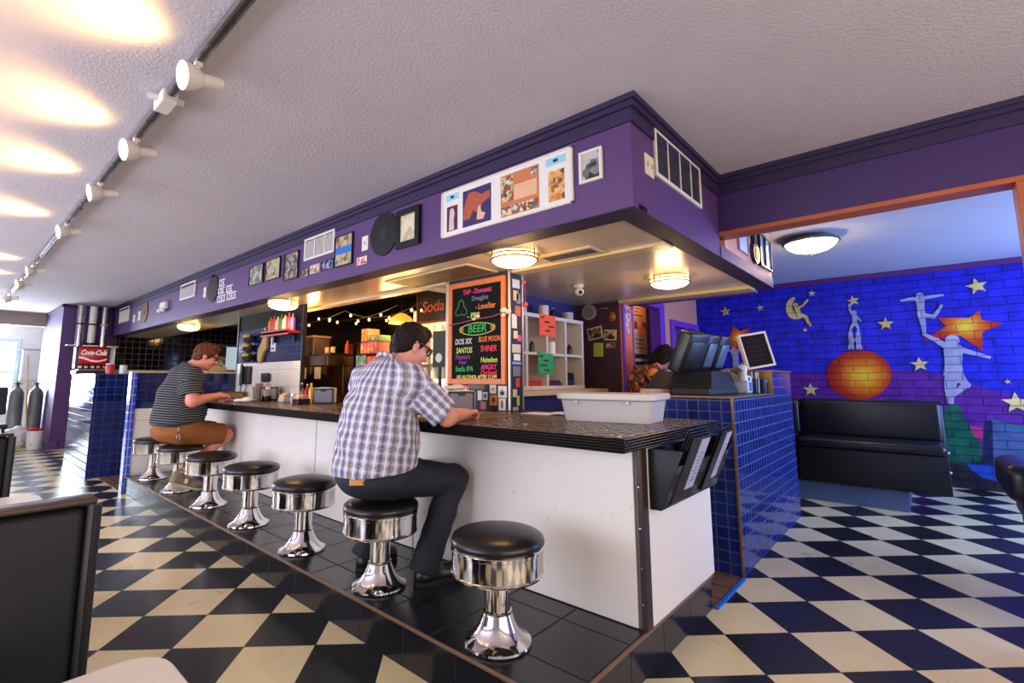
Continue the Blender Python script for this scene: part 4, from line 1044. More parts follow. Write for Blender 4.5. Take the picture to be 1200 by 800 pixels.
m = MB(); m.lathe([(0, 0), (.04, 0), (.02, .02), (.03, .06), (.045, .19), (.043, .19), (.026, .06), (0, .04)], (2.58, 5.98, CT + .0008), 20); m.build('cup', mat('pinkish_glass', (214, 180, 170), .1, noise=0, trans=.5), gl, 40)
m = MB(); m.tube([(2.58, 5.98, CT + .05), (2.61, 6.0, CT + .25)], .005, 6); m.build('straw', mat('red_straw', (200, 40, 40), .4), gl)
bx = thing('bread_basket', 'tan basket at the far end of the counter beside the backsplash', 'basket', (2.5, 6.6, CT + .0008))
m = MB(); m.box(2.38, 2.62, 6.52, 6.70, CT + .0008, CT + .07, .012); m.build('basket', mat('tan_wicker', (176, 140, 90), .7, bump=.4, bscale=60), bx)
m = MB(); m.box(2.37, 2.63, 6.51, 6.71, CT + .07, CT + .082, .004); m.build('rim', mat('brown_wicker_rim', (130, 96, 60), .7), bx)
# in front of the man in plaid
np_ = thing('newspaper', 'open newspaper under the hands of the man in plaid', 'newspaper', (2.42, 2.30, CT + .0008))
m = MB()
m.raw([(2.26, 2.05, CT + .002), (2.58, 2.05, CT + .002), (2.62, 2.32, CT + .012), (2.30, 2.32, CT + .012), (2.64, 2.55, CT + .003), (2.32, 2.55, CT + .003)], [(0, 1, 2, 3), (3, 2, 4, 5)])
for v_ in list(m.bm.verts): pass
r_ = bmesh.ops.solidify(m.bm, geom=m.bm.faces[:], thickness=-.003)
m.build('sheet', mat('newsprint', (196, 170, 140), .8, noise=.2, scale=40), np_)
m = MB()
for i in range(8): m.raw([(2.30 + i * .035, 2.08, CT + .0068), (2.322 + i * .035, 2.08, CT + .0068), (2.35 + i * .035, 2.28, CT + .0142), (2.328 + i * .035, 2.28, CT + .0142)], [(0, 1, 2, 3)])
m.build('columns', mat('newsprint_ink', (110, 90, 76), .8, noise=.5, scale=120), np_)
hat = thing('red_flower_bunch', 'red artificial flowers on the back counter beside the beer board', 'flowers', (3.40, 3.80, .986))
m = MB()
for i in range(14):
    a = R_.uniform(0, 6.28); q = R_.uniform(0, .10); m.ell((3.40 + q * math.cos(a), 3.80 + q * math.sin(a), 1.075 + R_.uniform(0, .06)), .028, sub=1)
m.build('petal', mat('red_petal', (206, 30, 36), .6, noise=.3), hat, True)
m = MB(); m.lathe([(0, 0), (.05, 0), (.07, .08), (0, .085)], (3.40, 3.80, .9865), 18); m.build('pot', mat('violet_pot', (110, 90, 160), .4), hat, 40)
pen = thing('paper_slip', 'white folded paper slip lying left of the grey bus tub', 'paper', (2.82, 2.02, CT + .0008))
m = MB(); m.box(2.74, 2.92, 1.90, 2.14, CT + .0008, CT + .006, .002); m.box(2.80, 2.90, 1.80, 1.92, CT + .006, CT + .018, .003); m.build('sheet', paper, pen)

# ------------------------------------------------------------ backsplash wall: cap rack, phone, notes, red bottle shelf
FT = FX(2.68)
rs = thing('bottle_shelf', 'red shelf high on the blue tiled backsplash', 'shelf', (2.6, 5.6, 1.79))
m = MB(); m.box(2.53, 2.70, 5.22, 5.92, 1.80, 1.83, .003); m.box(2.53, 2.545, 5.22, 5.92, 1.78, 1.85, .003); m.build('board', mat('red_lacquer', (150, 26, 26), .3), rs)
for y_ in (5.3, 5.8):
    m = MB(); m.box(2.64, 2.68, y_, y_ + .03, 1.72, 1.80); m.build('bracket', dark_metal, rs)
pal = [((206, 120, 60), 'amber'), ((196, 60, 90), 'rose'), ((230, 190, 120), 'pale gold'), ((60, 120, 90), 'green'), ((226, 210, 190), 'cream'), ((180, 50, 40), 'red'), ((120, 90, 170), 'violet')]
pos_lab = ['leftmost on the red shelf', 'second from the left on the red shelf', 'third from the left on the red shelf', 'middle one on the red shelf', 'third from the right on the red shelf', 'second from the right on the red shelf', 'rightmost on the red shelf']
for i, ((c, nm), pl2) in enumerate(zip(pal, pos_lab)):
    bottle('liqueur_bottle', nm + ' liqueur bottle, ' + pl2, 2.61, 5.83 - i * .092, .20 + .02 * (i % 2), .032, c, (40, 34, 30), 'bottles on the red shelf', 1.83, neck=.3)
cr = thing('cap_rack', 'stack of black and yellow caps hanging on the tiled backsplash', 'cap', (2.63, 6.5, 1.52))
for i, z in enumerate((1.56, 1.68, 1.80)):
    m = MB(); m.ell((2.62, 6.46, z), (.07, .10, .06)); m.box(2.56, 2.66, 6.30, 6.42, z - .04, z - .025, .004); m.build('cap', mat('black_cap_cloth', (26, 24, 22), .8), cr, True)
    m = MB(); m.ell((2.59, 6.46, z + .03), (.05, .085, .03)); m.build('cap_panel', mat('mustard_cap_cloth', (190, 150, 60), .8), cr, True)
tw = thing('hanging_towel', 'tan towel hanging on the backsplash beside the caps', 'towel', (2.66, 6.1, 1.5))
m = MB(); m.fpoly(FT, [(-6.24, 1.52), (-6.17, 1.48), (-6.08, 1.62), (-6.01, 1.66), (-6.01, 1.87), (-6.05, 1.89), (-6.15, 1.74), (-6.24, 1.66)], .005, .035); m.build('cloth', mat('tan_towel', (190, 154, 100), .9, bump=.5, bscale=50), tw)
m = MB(); m.fdisc(FT, -6.03, 1.90, .02, 0, .05, 10); m.build('hook', steel, tw)
pt = thing('wall_notice', 'white paper notice on the blue tiles right of the tan towel', 'notice', (2.67, 5.9, 1.60))
m = MB(); m.fbox(FT, -5.95, -5.82, 1.62, 1.79, .0, .004); m.build('sheet', paper, pt)
m = MB(); m.fdisc(FT, -5.885, 1.73, .035, .004, .005, 8); m.fbox(FT, -5.93, -5.85, 1.64, 1.67, .004, .005); m.build('print', mat('grey_print', (120, 120, 126), .7), pt)
ph = thing('wall_telephone', 'black wall telephone hanging on the white tiled backsplash', 'telephone', (2.64, 6.55, 1.20))
m = MB(); m.fbox(FT, -6.66, -6.44, 1.22, 1.45, 0, .05, .012); m.build('base', black_plastic, ph)
m = MB(); m.fbox(FT, -6.64, -6.58, 1.20, 1.48, .05, .085, .015); m.build('handset', mat('handset_black', (14, 14, 15), .3), ph)
m = MB(); m.tube([(2.62, 6.61, 1.2), (2.60, 6.58, 1.12), (2.62, 6.52, 1.10), (2.64, 6.48, 1.2)], .006, 6); m.build('cord', black_plastic, ph)
sw = thing('outlet_box', 'small black outlet box on the white tiles above the far dispenser', 'outlet', (2.67, 6.0, 1.24))
m = MB(); m.fbox(FT, -6.12, -5.94, 1.25, 1.36, 0, .03, .005); m.build('box', black_plastic, sw)
m = MB(); m.fbox(FT, -5.93, -5.85, 1.26, 1.35, 0, .012, .003); m.build('plate', steel, sw)

# ------------------------------------------------------------ back bar recess
bb = thing('back_counter', 'dark back counter in the recess behind the bar', 'counter', (3.75, 5.2, 0))
m = MB(); m.box(3.17, 4.29, 3.06, 6.97, 0, .95); m.build('body', mat('back_counter_dark', (40, 34, 32), .5), bb)
m = MB(); m.box(3.13, 4.29, 3.05, 6.97, .95, .985, .004); m.build('top', mat('back_counter_cream', (206, 184, 140), .35), bb)
BZ = .986
cm = thing('coffee_machine', 'tall brown and steel coffee machine in the back bar recess', 'coffee machine', (3.35, 5.85, BZ))
m = MB(); m.box(3.18, 3.55, 5.48, 6.15, BZ, BZ + .10, .01); m.box(3.40, 3.55, 5.48, 6.15, BZ + .10, BZ + .56, .01); m.box(3.16, 3.55, 5.46, 6.17, BZ + .46, BZ + .60, .012); m.build('body', mat('brown_steel', (96, 66, 44), .25, .6), cm)
m = MB(); m.box(3.20, 3.44, 5.88, 6.14, BZ + .60, BZ + .84, .01); m.build('hopper', mat('smoky_hopper', (110, 80, 60), .15, noise=.1, trans=.3), cm)
m = MB(); m.box(3.19, 3.45, 5.87, 6.15, BZ + .84, BZ + .865, .005); m.build('hopper_lid', mat('tan_lid', (190, 150, 110), .4), cm)
for y in (6.02, 5.66):
    m = MB(); m.box(3.145, 3.165, y - .07, y + .07, BZ + .30, BZ + .45, .01); m.build('dial_panel', mat('cream_dial', (214, 196, 160), .35), cm)
for y in (6.02, 5.66):
    m = MB(); m.lathe([(0, 0), (.045, 0), (.055, .11), (0, .12)], (3.26, y, BZ + .101), 16); m.build('pot', mat('pot_glass', (60, 40, 30), .08), cm, 40)
for y in (6.02, 5.66):
    m = MB(); m.tube([(3.26, y, BZ + .46), (3.26, y, BZ + .36)], [.06, .03], 14); m.build('brew_funnel', chrome, cm)
tr = thing('cup_tray', 'dark tray of cups on top of the coffee machine', 'tray', (3.35, 5.62, BZ + .601))
m = MB(); m.box(3.2, 3.5, 5.46, 5.84, BZ + .601, BZ + .625, .005); m.build('tray', black_plastic, tr)
CUPS = [(5.56, 'cream cup, right one of the two on the coffee machine tray'), (5.70, 'cream cup, left one of the two on the coffee machine tray')]
bottle('cleaner_bottle', 'orange-red bottle standing at the right end of the cup tray', 3.45, 5.48, .16, .03, (226, 70, 40), (226, 80, 50), None, BZ + .626)
def stack(name, label, x, y, z, w, h, n, cols, cat='box', group=None):
    t = thing(name, label, cat, (x, y, z), group)
    m = MB(); m.box(x - .09, x + .09, y - w / 2, y + w / 2, z, z + h, .003); m.build('carton', mat('carton_' + name + cols[0].__str__().replace(' ', ''), cols[0], .4), t)
    m = MB(); k = []
    for i in range(n):
        y0 = y - w / 2 + w * i / n; m.box(x - .094, x - .089, y0 + .006, y0 + w / n - .006, z + .012, z + h - .012)
    m.build('pack_face', collage('pack_%s_%d' % (name, len(_M)), cols[1:], 18), t)
    return t
tea = [(30, 60, 40), (90, 150, 80), (120, 180, 190), (210, 200, 90), (60, 110, 70)]
mx = [(120, 50, 30), (230, 120, 60), (230, 70, 60), (240, 190, 90), (220, 90, 140)]
stack('cup_crate', 'cream packets in the lowest crate of the colourful stack behind the bar', 3.5, 4.96, 1.30, .46, .11, 7, [(90, 70, 50), (226, 196, 130), (206, 170, 110), (236, 214, 160)], group='boxes stacked behind the bar')
stack('tea_box', 'green boxed tea packets, left box of the second tier of the stack', 3.5, 5.10, 1.412, .22, .17, 4, tea, group='boxes stacked behind the bar')
stack('snack_box', 'orange snack box right of the green tea packets in the stack', 3.5, 4.88, 1.412, .20, .15, 2, mx, group='boxes stacked behind the bar')
stack('candy_box', 'pink and orange packets in the third tier of the stack', 3.5, 4.95, 1.584, .34, .15, 5, [(130, 50, 50), (236, 150, 90), (230, 90, 120), (240, 190, 100), (200, 70, 60)], group='boxes stacked behind the bar')
stack('carton_box', 'small green and orange carton on the top right of the stack', 3.5, 4.87, 1.736, .22, .07, 3, [(60, 100, 60), (110, 180, 90), (240, 150, 60), (60, 90, 60)], group='boxes stacked behind the bar')
stack('snack_box', 'tall orange box standing at the top left of the stack', 3.5, 5.05, 1.736, .12, .16, 1, [(200, 100, 40), (246, 160, 50), (230, 110, 40), (250, 200, 110)], group='boxes stacked behind the bar')
wr = thing('wire_rack', 'dark wire rack carrying the colourful stack of boxes', 'rack', (3.5, 4.98, BZ))
m = MB()
for y in (4.72, 5.22):
    for x in (3.41, 3.59): m.box(x - .006, x + .006, y - .006, y + .006, BZ, 1.298)
m.box(3.40, 3.60, 4.71, 5.23, 1.285, 1.299); m.box(3.40, 3.60, 4.71, 5.23, 1.12, 1.13)
m.build('frame', dark_metal, wr)
mw = thing('microwave_oven', 'black microwave oven on the back counter under the stack of boxes', 'microwave', (3.75, 4.95, BZ))
m = MB(); m.box(3.62, 3.94, 4.62, 5.24, BZ, BZ + .30, .01); m.build('body', mat('oven_black', (18, 18, 20), .25), mw)
m = MB(); m.box(3.612, 3.62, 4.78, 5.22, BZ + .03, BZ + .27, .003); m.build('door', mat('oven_glass', (10, 10, 12), .06), mw)
m = MB(); m.tube([(3.60, 4.80, BZ + .27), (3.60, 5.2, BZ + .27)], .008, 8); m.build('handle', steel, mw)
# lit glass cabinet with bottles and the Soda board behind it
gc = thing('display_cooler', 'brightly lit glass display cooler with shelves beside the beer board', 'cooler', (4.1, 4.43, BZ))
m = MB(); m.box(4.22, 4.29, 4.08, 4.78, BZ, 2.14); m.box(3.95, 4.22, 4.76, 4.78, BZ, 2.14); m.box(3.95, 4.22, 4.08, 4.10, BZ, 2.14)
for z in (BZ, 1.28, 2.12): m.box(3.95, 4.22, 4.10, 4.76, z, z + .02)
m.build('case', mat('white_cooler_case', (226, 214, 190), .3), gc)
m = MB(); m.box(3.97, 4.22, 4.10, 4.76, 1.47, 1.478); m.box(3.97, 4.22, 4.10, 4.76, 1.64, 1.648); m.box(3.97, 4.22, 4.10, 4.76, 1.82, 1.828); m.build('shelf', mat('shelf_glass', (230, 234, 230), .08, noise=0, trans=.5), gc)
m = MB(); m.tube([(4.19, 4.16, 2.08), (4.19, 4.70, 2.08)], .018, 10); m.tube([(4.19, 4.16, 1.26), (4.19, 4.70, 1.26)], .012, 10); m.build('light_tube', mat('lit_tube', (255, 240, 210), .3, noise=0, emit=(255, 232, 190), es=18), gc)
gi = 0
for zz, nm in ((1.30, 'bottom'), (1.479, 'second'), (1.649, 'third'), (1.829, 'top')):
    for k in range(4):
        t = bottle('glass_tumbler', ['leftmost', 'second', 'third', 'rightmost'][k] + ' frosted glass on the %s shelf of the lit cooler' % nm, 4.08, 4.68 - k * .155, .13, .04, (206, 216, 214), (226, 226, 220), 'glasses in the lit cooler', zz, 'glass', .8)
sgn = thing('soda_board', 'dark brown framed board with orange chalk lettering above the lit cooler', 'chalkboard', (3.92, 4.4, 1.96))
FSg = FX(3.94)
m = MB()
for a, b, c, e in ((-4.69, -4.66, 1.96, 2.40), (-4.15, -4.12, 1.96, 2.40), (-4.66, -4.15, 1.96, 1.99), (-4.66, -4.15, 2.37, 2.40)): m.fbox(FSg, a, b, c, e, 0, .02, .003)
m.build('frame', mat('reddish_frame', (90, 40, 26), .4), sgn)
m = MB(); m.fbox(FSg, -4.67, -4.14, 1.97, 2.39, 0, .008); m.build('board', mat('board_dark', (26, 20, 18), .5), sgn)
text('Soda', .19, mat('orange_chalk', (196, 84, 40), .7, noise=.2), FSg, -4.40, 2.16, .0085, 'lettering', sgn, .15, sx=1.1, bold=.002)
mb_ = thing('menu_clipboard', 'narrow black board with round white badge beside the beer board', 'sign', (3.2, 3.48, .986))
FQ = FX(3.22)
m = MB(); m.fbox(FQ, -3.58, -3.38, 1.40, 1.75, 0, .012, .002); m.build('board', mat('matte_black_board', (22, 20, 20), .5), mb_)
m = MB(); m.fdisc(FQ, -3.49, 1.49, .045, .012, .014, 20); m.build('badge', mat('white_badge', (222, 214, 206), .5), mb_)
m = MB(); m.fbox(FQ, -3.50, -3.46, .986, 1.40, 0, .01); m.fbox(FQ, -3.55, -3.41, .986, .998, -.06, .06); m.build('stand', dark_metal, mb_)
lm = thing('stained_glass_lamp', 'glowing yellow stained-glass lamp hanging behind the bar', 'lamp', (3.62, 4.60, 1.94))
m = MB(); m.lathe([(.155, 0), (.15, .02), (.11, .075), (.05, .11), (.03, .12)], (3.62, 4.60, 1.945), 20); m.build('shade', mat('lit_amber_glass', (255, 196, 70), .3, noise=0, emit=(255, 170, 50), es=1.1), lm, 30)
m = MB(); m.tube([(3.62, 4.60, 2.06), (3.62, 4.60, 2.426)], .006, 6); m.build('chain', dark_metal, lm)
# hanging bulbs
stg = thing('string_lights', 'string of small warm bulbs hung across the dark recess', 'string lights', (3.3, 5.2, 2.0))
m = MB(); wires = []
for (x0, y0, z0, x1, y1, z1, s) in ((3.05, 6.9, 2.10, 3.1, 5.0, 2.08, .10), (3.1, 5.0, 2.08, 3.15, 3.6, 2.08, .13), (3.7, 6.6, 2.20, 3.8, 4.0, 2.22, .16), (3.35, 6.2, 2.16, 3.4, 4.4, 2.12, .12)):
    pts = []
    for i in range(13):
        f = i / 12; pts.append((x0 + (x1 - x0) * f, y0 + (y1 - y0) * f, z0 + (z1 - z0) * f - s * 4 * f * (1 - f)))
    m.tube(pts, .003, 5); wires += pts[1::3]
m.build('wire', black_plastic, stg)
bulb_m = mat('lit_string_bulb', (255, 200, 120), .3, noise=0, emit=(255, 168, 76), es=14)
for p in wires:
    q = MB(); q.ell((p[0], p[1], p[2] - .026), (.0125, .0125, .017)); q.build('bulb', bulb_m, stg, True)
# dark coats and clutter on the recess back wall
ct = thing('wall_shelf', 'dark shelf with jars high on the recess back wall', 'shelf', (4.2, 5.8, 1.62))
m = MB(); m.box(4.1, 4.30, 5.3, 6.7, 1.62, 1.65); m.build('board', mat('dark_walnut', (52, 34, 24), .4), ct)
for i in range(6):
    bottle('storage_jar', ['amber', 'brown', 'cream', 'green', 'red', 'ochre'][i] + ' jar on the dark shelf of the recess back wall', 4.2, 6.55 - i * .2, .18, .05, [(150, 90, 40), (90, 54, 30), (206, 190, 150), (60, 80, 50), (150, 50, 36), (170, 130, 50)][i], (60, 50, 40), 'jars on the recess shelf', 1.651, 'jar', .7)

# ------------------------------------------------------------ white cubby shelf, notes and wall things in the back corner
cs = thing('cubby_shelf', 'white cubby shelf of eight compartments against the blue wall behind the bar', 'shelf', (3.9, 2.83, 1.19))
shm = mat('white_melamine', (214, 206, 196), .4, noise=.03)
X0, X1, Z0, Z1 = 3.235, 4.575, 1.188, 1.902
m = MB(); m.box(X0, X1, 2.70, 2.97, Z1 - .036, Z1, .003); m.box(X0, X1, 2.70, 2.97, Z0, Z0 + .036, .003); m.box(X0, X1, 2.708, 2.97, 1.512, 1.538)
for k in range(5):
    xx = X0 + (X1 - X0 - .032) * k / 4; m.box(xx, xx + .032, 2.705, 2.97, Z0 + .036, Z1 - .036)
m.build('frame', shm, cs)
m = MB(); m.box(X0 + .01, X1 - .01, 2.966, 2.977, Z0, Z1); m.build('back', mat('tan_shelf_back', (196, 170, 132), .5), cs)
ldg = thing('side_counter', 'cream topped blue counter carrying the white cubby shelf', 'counter', (4.0, 2.8, 0))
m = MB(); m.box(3.12, 4.90, 2.60, 2.977, 1.138, 1.186, .004); m.build('top', mat('ledge_cream', (216, 196, 160), .4), ldg)
m = MB(); m.box(3.15, 4.89, 2.66, 2.977, 0, 1.138); m.build('body', navy_wall, ldg)
def note(label, x0, x1, z0, z1, m_, y, lines, F=None, tilt=0):
    F = FY(y)
    t = thing('paper_note', label, 'note', ((x0 + x1) / 2, y, z0))
    m = MB(); m.fpoly(F, [(x0, z0 + tilt), (x1, z0), (x1, z1), (x0, z1 + tilt)], 0, .003); m.build('sheet', m_, t)
    m = MB()
    for k, (a, b, c) in enumerate(lines): m.fbox(F, x0 + a * (x1 - x0), x0 + b * (x1 - x0), z0 + c * (z1 - z0) - .008, z0 + c * (z1 - z0) + .008, .003, .0042)
    m.build('handwriting', mat('marker_ink', (60, 40, 40), .7), t)
note('bright orange handwritten note taped to the top of the white cubby shelf', 3.768, 4.043, 1.692, 1.902, mat('neon_orange_paper', (250, 96, 50), .6, noise=.03), 2.7008, [(.08, .3, .88), (.3, .62, .68), (.55, .9, .48), (.35, .62, .28)], tilt=.01)
note('green handwritten note taped to the middle of the white cubby shelf', 3.738, 3.986, 1.328, 1.530, mat('neon_green_paper', (40, 166, 96), .6, noise=.03), 2.7008, [(.08, .34, .86), (.35, .7, .66), (.1, .6, .44), (.4, .75, .22)], tilt=.01)
def can(name, label, x, y, z, r, h, c, cat, group=None):
    t = thing(name, label, cat, (x, y, z), group)
    m = MB(); m.lathe([(0, 0), (r, 0), (r, h * .9), (r * .96, h * .93), (0, h * .93)], (x, y, z), 20); m.build('body', mat('can_%d_%d_%d' % c, c, .35, noise=.05), t, 40)
    m = MB(); m.lathe([(0, h * .92), (r * .98, h * .92), (r * .98, h), (0, h)], (x, y, z), 20); m.build('lid', mat('can_lid', (214, 206, 196), .3), t, 40)
can('tin_can', 'pale tin can at the left end of the cubby shelf top', 3.70, 2.85, Z1 + .001, .045, .10, (206, 200, 190), 'can')
can('tin_can', 'white tin can on the cubby shelf above the orange note', 4.05, 2.85, Z1 + .001, .055, .125, (222, 214, 204), 'can')
can('tin_can', 'silver tin can at the right of the cubby shelf top', 4.50, 2.85, Z1 + .001, .065, .095, (170, 160, 150), 'can')
bottle('spray_bottle', 'dark bottle with yellow neck between the cans on the cubby shelf', 4.22, 2.85, .12, .028, (40, 40, 36), (206, 206, 60), None, Z1 + .001)
can('paper_roll', 'tall white canister in the upper left compartment', 3.66, 2.80, 1.539, .035, .21, (232, 228, 224), 'canister')
bottle('sauce_bottle', 'dark bottle with white label in the upper left compartment', 3.74, 2.77, .12, .024, (30, 28, 30), (220, 214, 206), None, 1.539)
can('paper_cup', 'white paper cup in the upper middle compartment', 4.08, 2.78, 1.539, .042, .12, (236, 232, 226), 'cup')
can('paper_roll', 'white canister in the upper right compartment', 4.34, 2.84, 1.539, .035, .21, (220, 214, 210), 'canister')
bottle('sauce_bottle', 'black bottle in front of the white canister, upper right compartment', 4.35, 2.74, .11, .03, (24, 24, 28), (50, 50, 50), None, 1.539)
def fold(label, x0, x1, z, c):
    t = thing('folded_cloth', label, 'cloth', ((x0 + x1) / 2, 2.8, z), 'folded cloths in the cubbies')
    m = MB(); m.box(x0, x1, 2.73, 2.94, z, z + .03, .012, 3); m.box(x0 + .01, x1 - .01, 2.74, 2.94, z + .03, z + .05, .012, 3); m.build('fold', mat('cloth_%d_%d_%d' % c, c, .85), t, 40)
fold('folded red cloth in the lower left compartment', 3.61, 3.86, Z0 + .037, (206, 50, 40))
fold('folded purple cloth in the lower middle compartment', 3.94, 4.19, Z0 + .037, (90, 30, 80))
kb = thing('black_box', 'black box in the lower right compartment', 'box', (4.36, 2.8, Z0 + .037))
m = MB(); m.box(4.27, 4.43, 2.74, 2.92, Z0 + .037, Z0 + .165, .006); m.build('body', black_plastic, kb)
m = MB(); m.box(4.28, 4.42, 2.734, 2.74, Z0 + .055, Z0 + .09); m.build('panel', mat('blue_panel', (40, 60, 110), .4), kb)
FM2 = FX(4.903)
def mpic(label, y, z, w, h, art, frame, rot):
    t = thing('snapshot', label, 'picture', (4.9035, y, z), None, (math.radians(rot), 0, 0))
    F0 = ((0, 0, 0), (0, -1, 0), (0, 0, 1))
    m = MB(); m.fbox(F0, -w / 2, w / 2, -h / 2, h / 2, 0, .008, .002); m.build('border', frame, t)
    m = MB(); m.fbox(F0, -w / 2 + .012, w / 2 - .012, -h / 2 + .012, h / 2 - .012, .007, .0095); m.build('print', art, t)
    return t
cream_b = mat('cream_photo_border', (226, 206, 176), .5)
mpic('tilted dark food photo in cream border, left of two on the maroon wall', 2.743, 1.800, .185, .135, collage('menu_art_a', [(30, 24, 22), (150, 96, 30), (60, 90, 50), (220, 180, 70), (40, 30, 26)], 22), cream_b, -9)
mpic('photo with bright yellow top stripe, right of two on the maroon wall', 2.556, 1.768, .145, .115, collage('menu_art_b', [(24, 30, 40), (60, 110, 170), (226, 190, 40), (170, 60, 40), (20, 20, 24)], 24), cream_b, 4)
mpic('crumpled brown and white photo low on the maroon wall', 2.56, 1.655, .115, .06, collage('menu_art_c', [(90, 60, 40), (220, 200, 170), (60, 40, 30), (180, 140, 100)], 26), mat('brown_border', (150, 116, 80), .6), -3)
t = mpic('yellow-green handwritten note taped to the maroon wall', 2.708, 1.612, .115, .15, mat('lime_paper_lines', (170, 196, 60), .6, noise=.3, scale=40), mat('lime_paper', (196, 222, 80), .6), 2)
pn = thing('frying_pan', 'silver frying pan hung on the maroon wall with handle to the right', 'pan', (4.88, 2.8, 1.94))
m = MB(); m.fdisc(FM2, -2.807, 2.042, .088, -.002, .02, 30); m.build('dish', mat('dull_aluminium', (190, 182, 176), .4, .35), pn, 40)
m = MB(); m.fdisc(FM2, -2.807, 2.042, .07, .02, .024, 30); m.build('bottom', mat('dull_pan', (150, 140, 136), .4, .3), pn, 40)
m = MB(); m.tube([(4.89, 2.725, 2.055), (4.88, 2.65, 2.07), (4.89, 2.59, 2.068)], .006, 8); m.ell((4.89, 2.58, 2.068), .013); m.build('handle', chrome, pn)
mk = thing('wall_mask', 'small orange-brown carved mask on the maroon wall', 'mask', (4.89, 2.523, 1.9))
m = MB(); m.ell((4.892, 2.523, 1.968), (.02, .042, .055)); m.build('face', mat('carved_orange_wood', (190, 96, 30), .5, noise=.3), mk, True)
m = MB(); m.ell((4.874, 2.537, 1.985), (.008, .009, .007)); m.ell((4.874, 2.509, 1.985), (.008, .009, .007)); m.ell((4.876, 2.523, 1.942), (.008, .018, .007)); m.build('carving', mat('dark_carving', (50, 24, 12), .6), mk, True)
# posters seen through the violet doorway
hp = thing('passage_door', 'dark board of posters behind the violet doorway', 'board', (6.4, 3.1, 0))
m = MB(); m.box(6.2, 7.9, 3.1, 3.13, 0, 2.5); m.build('panel', mat('black_door_paint', (26, 26, 24), .5), hp)
FD = FY(3.1)
m = MB(); m.fbox(FD, 6.58, 7.08, 1.65, 2.42, 0, .004); m.build('poster', mat('tan_poster_paper', (206, 166, 110), .6, noise=.1), hp)
m = MB(); m.fbox(FD, 6.64, 7.06, 1.95, 2.13, .004, .006); m.build('poster_picture', collage('poster_band', [(90, 30, 20), (230, 110, 50), (240, 200, 120), (60, 30, 20)], 12), hp)
m = MB()
for k, (a, b, z_) in enumerate(((6.66, 6.84, 2.32), (6.68, 6.80, 2.27), (6.66, 6.94, 2.22), (6.68, 6.98, 1.86), (6.68, 6.94, 1.80), (6.68, 6.98, 1.74))): m.fbox(FD, a, b, z_ - .008, z_ + .008, .004, .006)
m.build('poster_print', mat('brown_print', (90, 60, 40), .6), hp)
m = MB(); m.fbox(FD, 6.5, 7.2, 1.54, 1.58, 0, .04); m.build('ledge', mat('ledge_tan', (180, 150, 100), .5), hp)
m = MB(); m.fdisc(FD, 6.70, 1.32, .12, 0, .008, 26); m.build('round_badge', mat('yellow_badge', (222, 190, 40), .5), hp)
m = MB(); m.fbox(FD, 6.64, 6.76, 1.305, 1.33, .008, .010); m.build('badge_print', mat('badge_ink', (70, 50, 20), .6), hp)
m = MB()
for k in range(7): m.fbox(FD, 6.88, 6.88 + .1 + .03 * (k % 3), 1.46 - k * .05, 1.475 - k * .05, 0, .004)
m.build('chalk_lines', mat('ochre_chalk', (150, 140, 60), .7), hp)
sk = thing('paper_strip', 'long white decorated paper strip on the orange post by the doorway', 'paper strip', (4.99, 2.395, 1.8))
m = MB(); m.fpoly(FY(2.399), [(4.945, 2.09), (5.03, 2.095), (5.06, 1.98), (5.04, 1.80), (5.0, 1.75), (4.965, 1.82), (4.96, 1.96)], 0, .004); m.build('strip', collage('strip_print', [(226, 222, 226), (190, 180, 200), (236, 232, 230), (120, 100, 130)], 30), sk)
m = MB(); m.fbox(FY(2.397), 4.98, 5.02, 1.78, 1.82, .0, .006); m.build('tape', mat('clear_tape', (220, 210, 200), .3), sk)

# ------------------------------------------------------------ register and things on the blue tiled stand
ST = 1.1725
bs = thing('cash_drawer', 'black cash drawer base on the blue tiled stand under the register screens', 'cash drawer', (4.05, 1.5, ST))
m = MB(); m.box(3.99, 4.40, 1.17, 1.68, ST, ST + .045, .006); m.box(3.70, 3.99, 1.17, 1.44, ST, ST + .045, .006); m.build('drawer', mat('drawer_black', (20, 19, 19), .6), bs)
m = MB()
m.raw([(3.74, 1.17, ST + .045), (4.36, 1.17, ST + .045), (4.36, 1.66, ST + .045), (3.74, 1.66, ST + .045), (3.86, 1.20, ST + .175), (4.33, 1.20, ST + .175), (4.33, 1.62, ST + .175), (3.86, 1.62, ST + .175)],
      [(0, 1, 2, 3), (4, 5, 6, 7), (0, 1, 5, 4), (1, 2, 6, 5), (2, 3, 7, 6), (3, 0, 4, 7)])
m.build('printer_body', mat('printer_taupe_black', (30, 28, 28), .6, spec=.3), bs)
m = MB(); m.box(4.362, 4.372, 1.22, 1.60, ST + .05, ST + .15, .003); m.build('front_plate', mat('blue_grey_plate', (104, 132, 160), .3), bs)
def terminal(label, x, y, z, rx, rz, w, h, shell, backc, d=.075):
    t = thing('register_screen', label, 'register screen', (0, 0, 0), None, (0, 0, 0))
    m = MB(); m.box(-w / 2, w / 2, -d / 2, d / 2, 0, h, .018, 3); m.build('housing', shell, t, 40)
    m = MB(); m.box(-w / 2 + .03, w / 2 - .03, -d / 2 - .012, -d / 2 + .004, .05, h - .06, .01); m.build('back_panel', backc, t, 40)
    m = MB(); m.box(-w / 2 + .02, w / 2 - .02, d / 2 - .002, d / 2 + .004, .03, h - .03, .003); m.build('screen', mat('dark_screen_glass', (14, 18, 28), .08), t)
    t.location = (x, y, z); t.rotation_euler = (math.radians(rx), 0, math.radians(rz))
    return t
sh = mat('register_black', (22, 22, 24), .35)
gpan = mat('blue_grey_panel', (84, 104, 130), .35)
terminal('large black register screen seen from behind at the left of the tiled stand', 3.90, 1.43, ST + .17, 24, -12, .27, .33, sh, mat('black_vent_panel', (30, 30, 32), .4), .11)
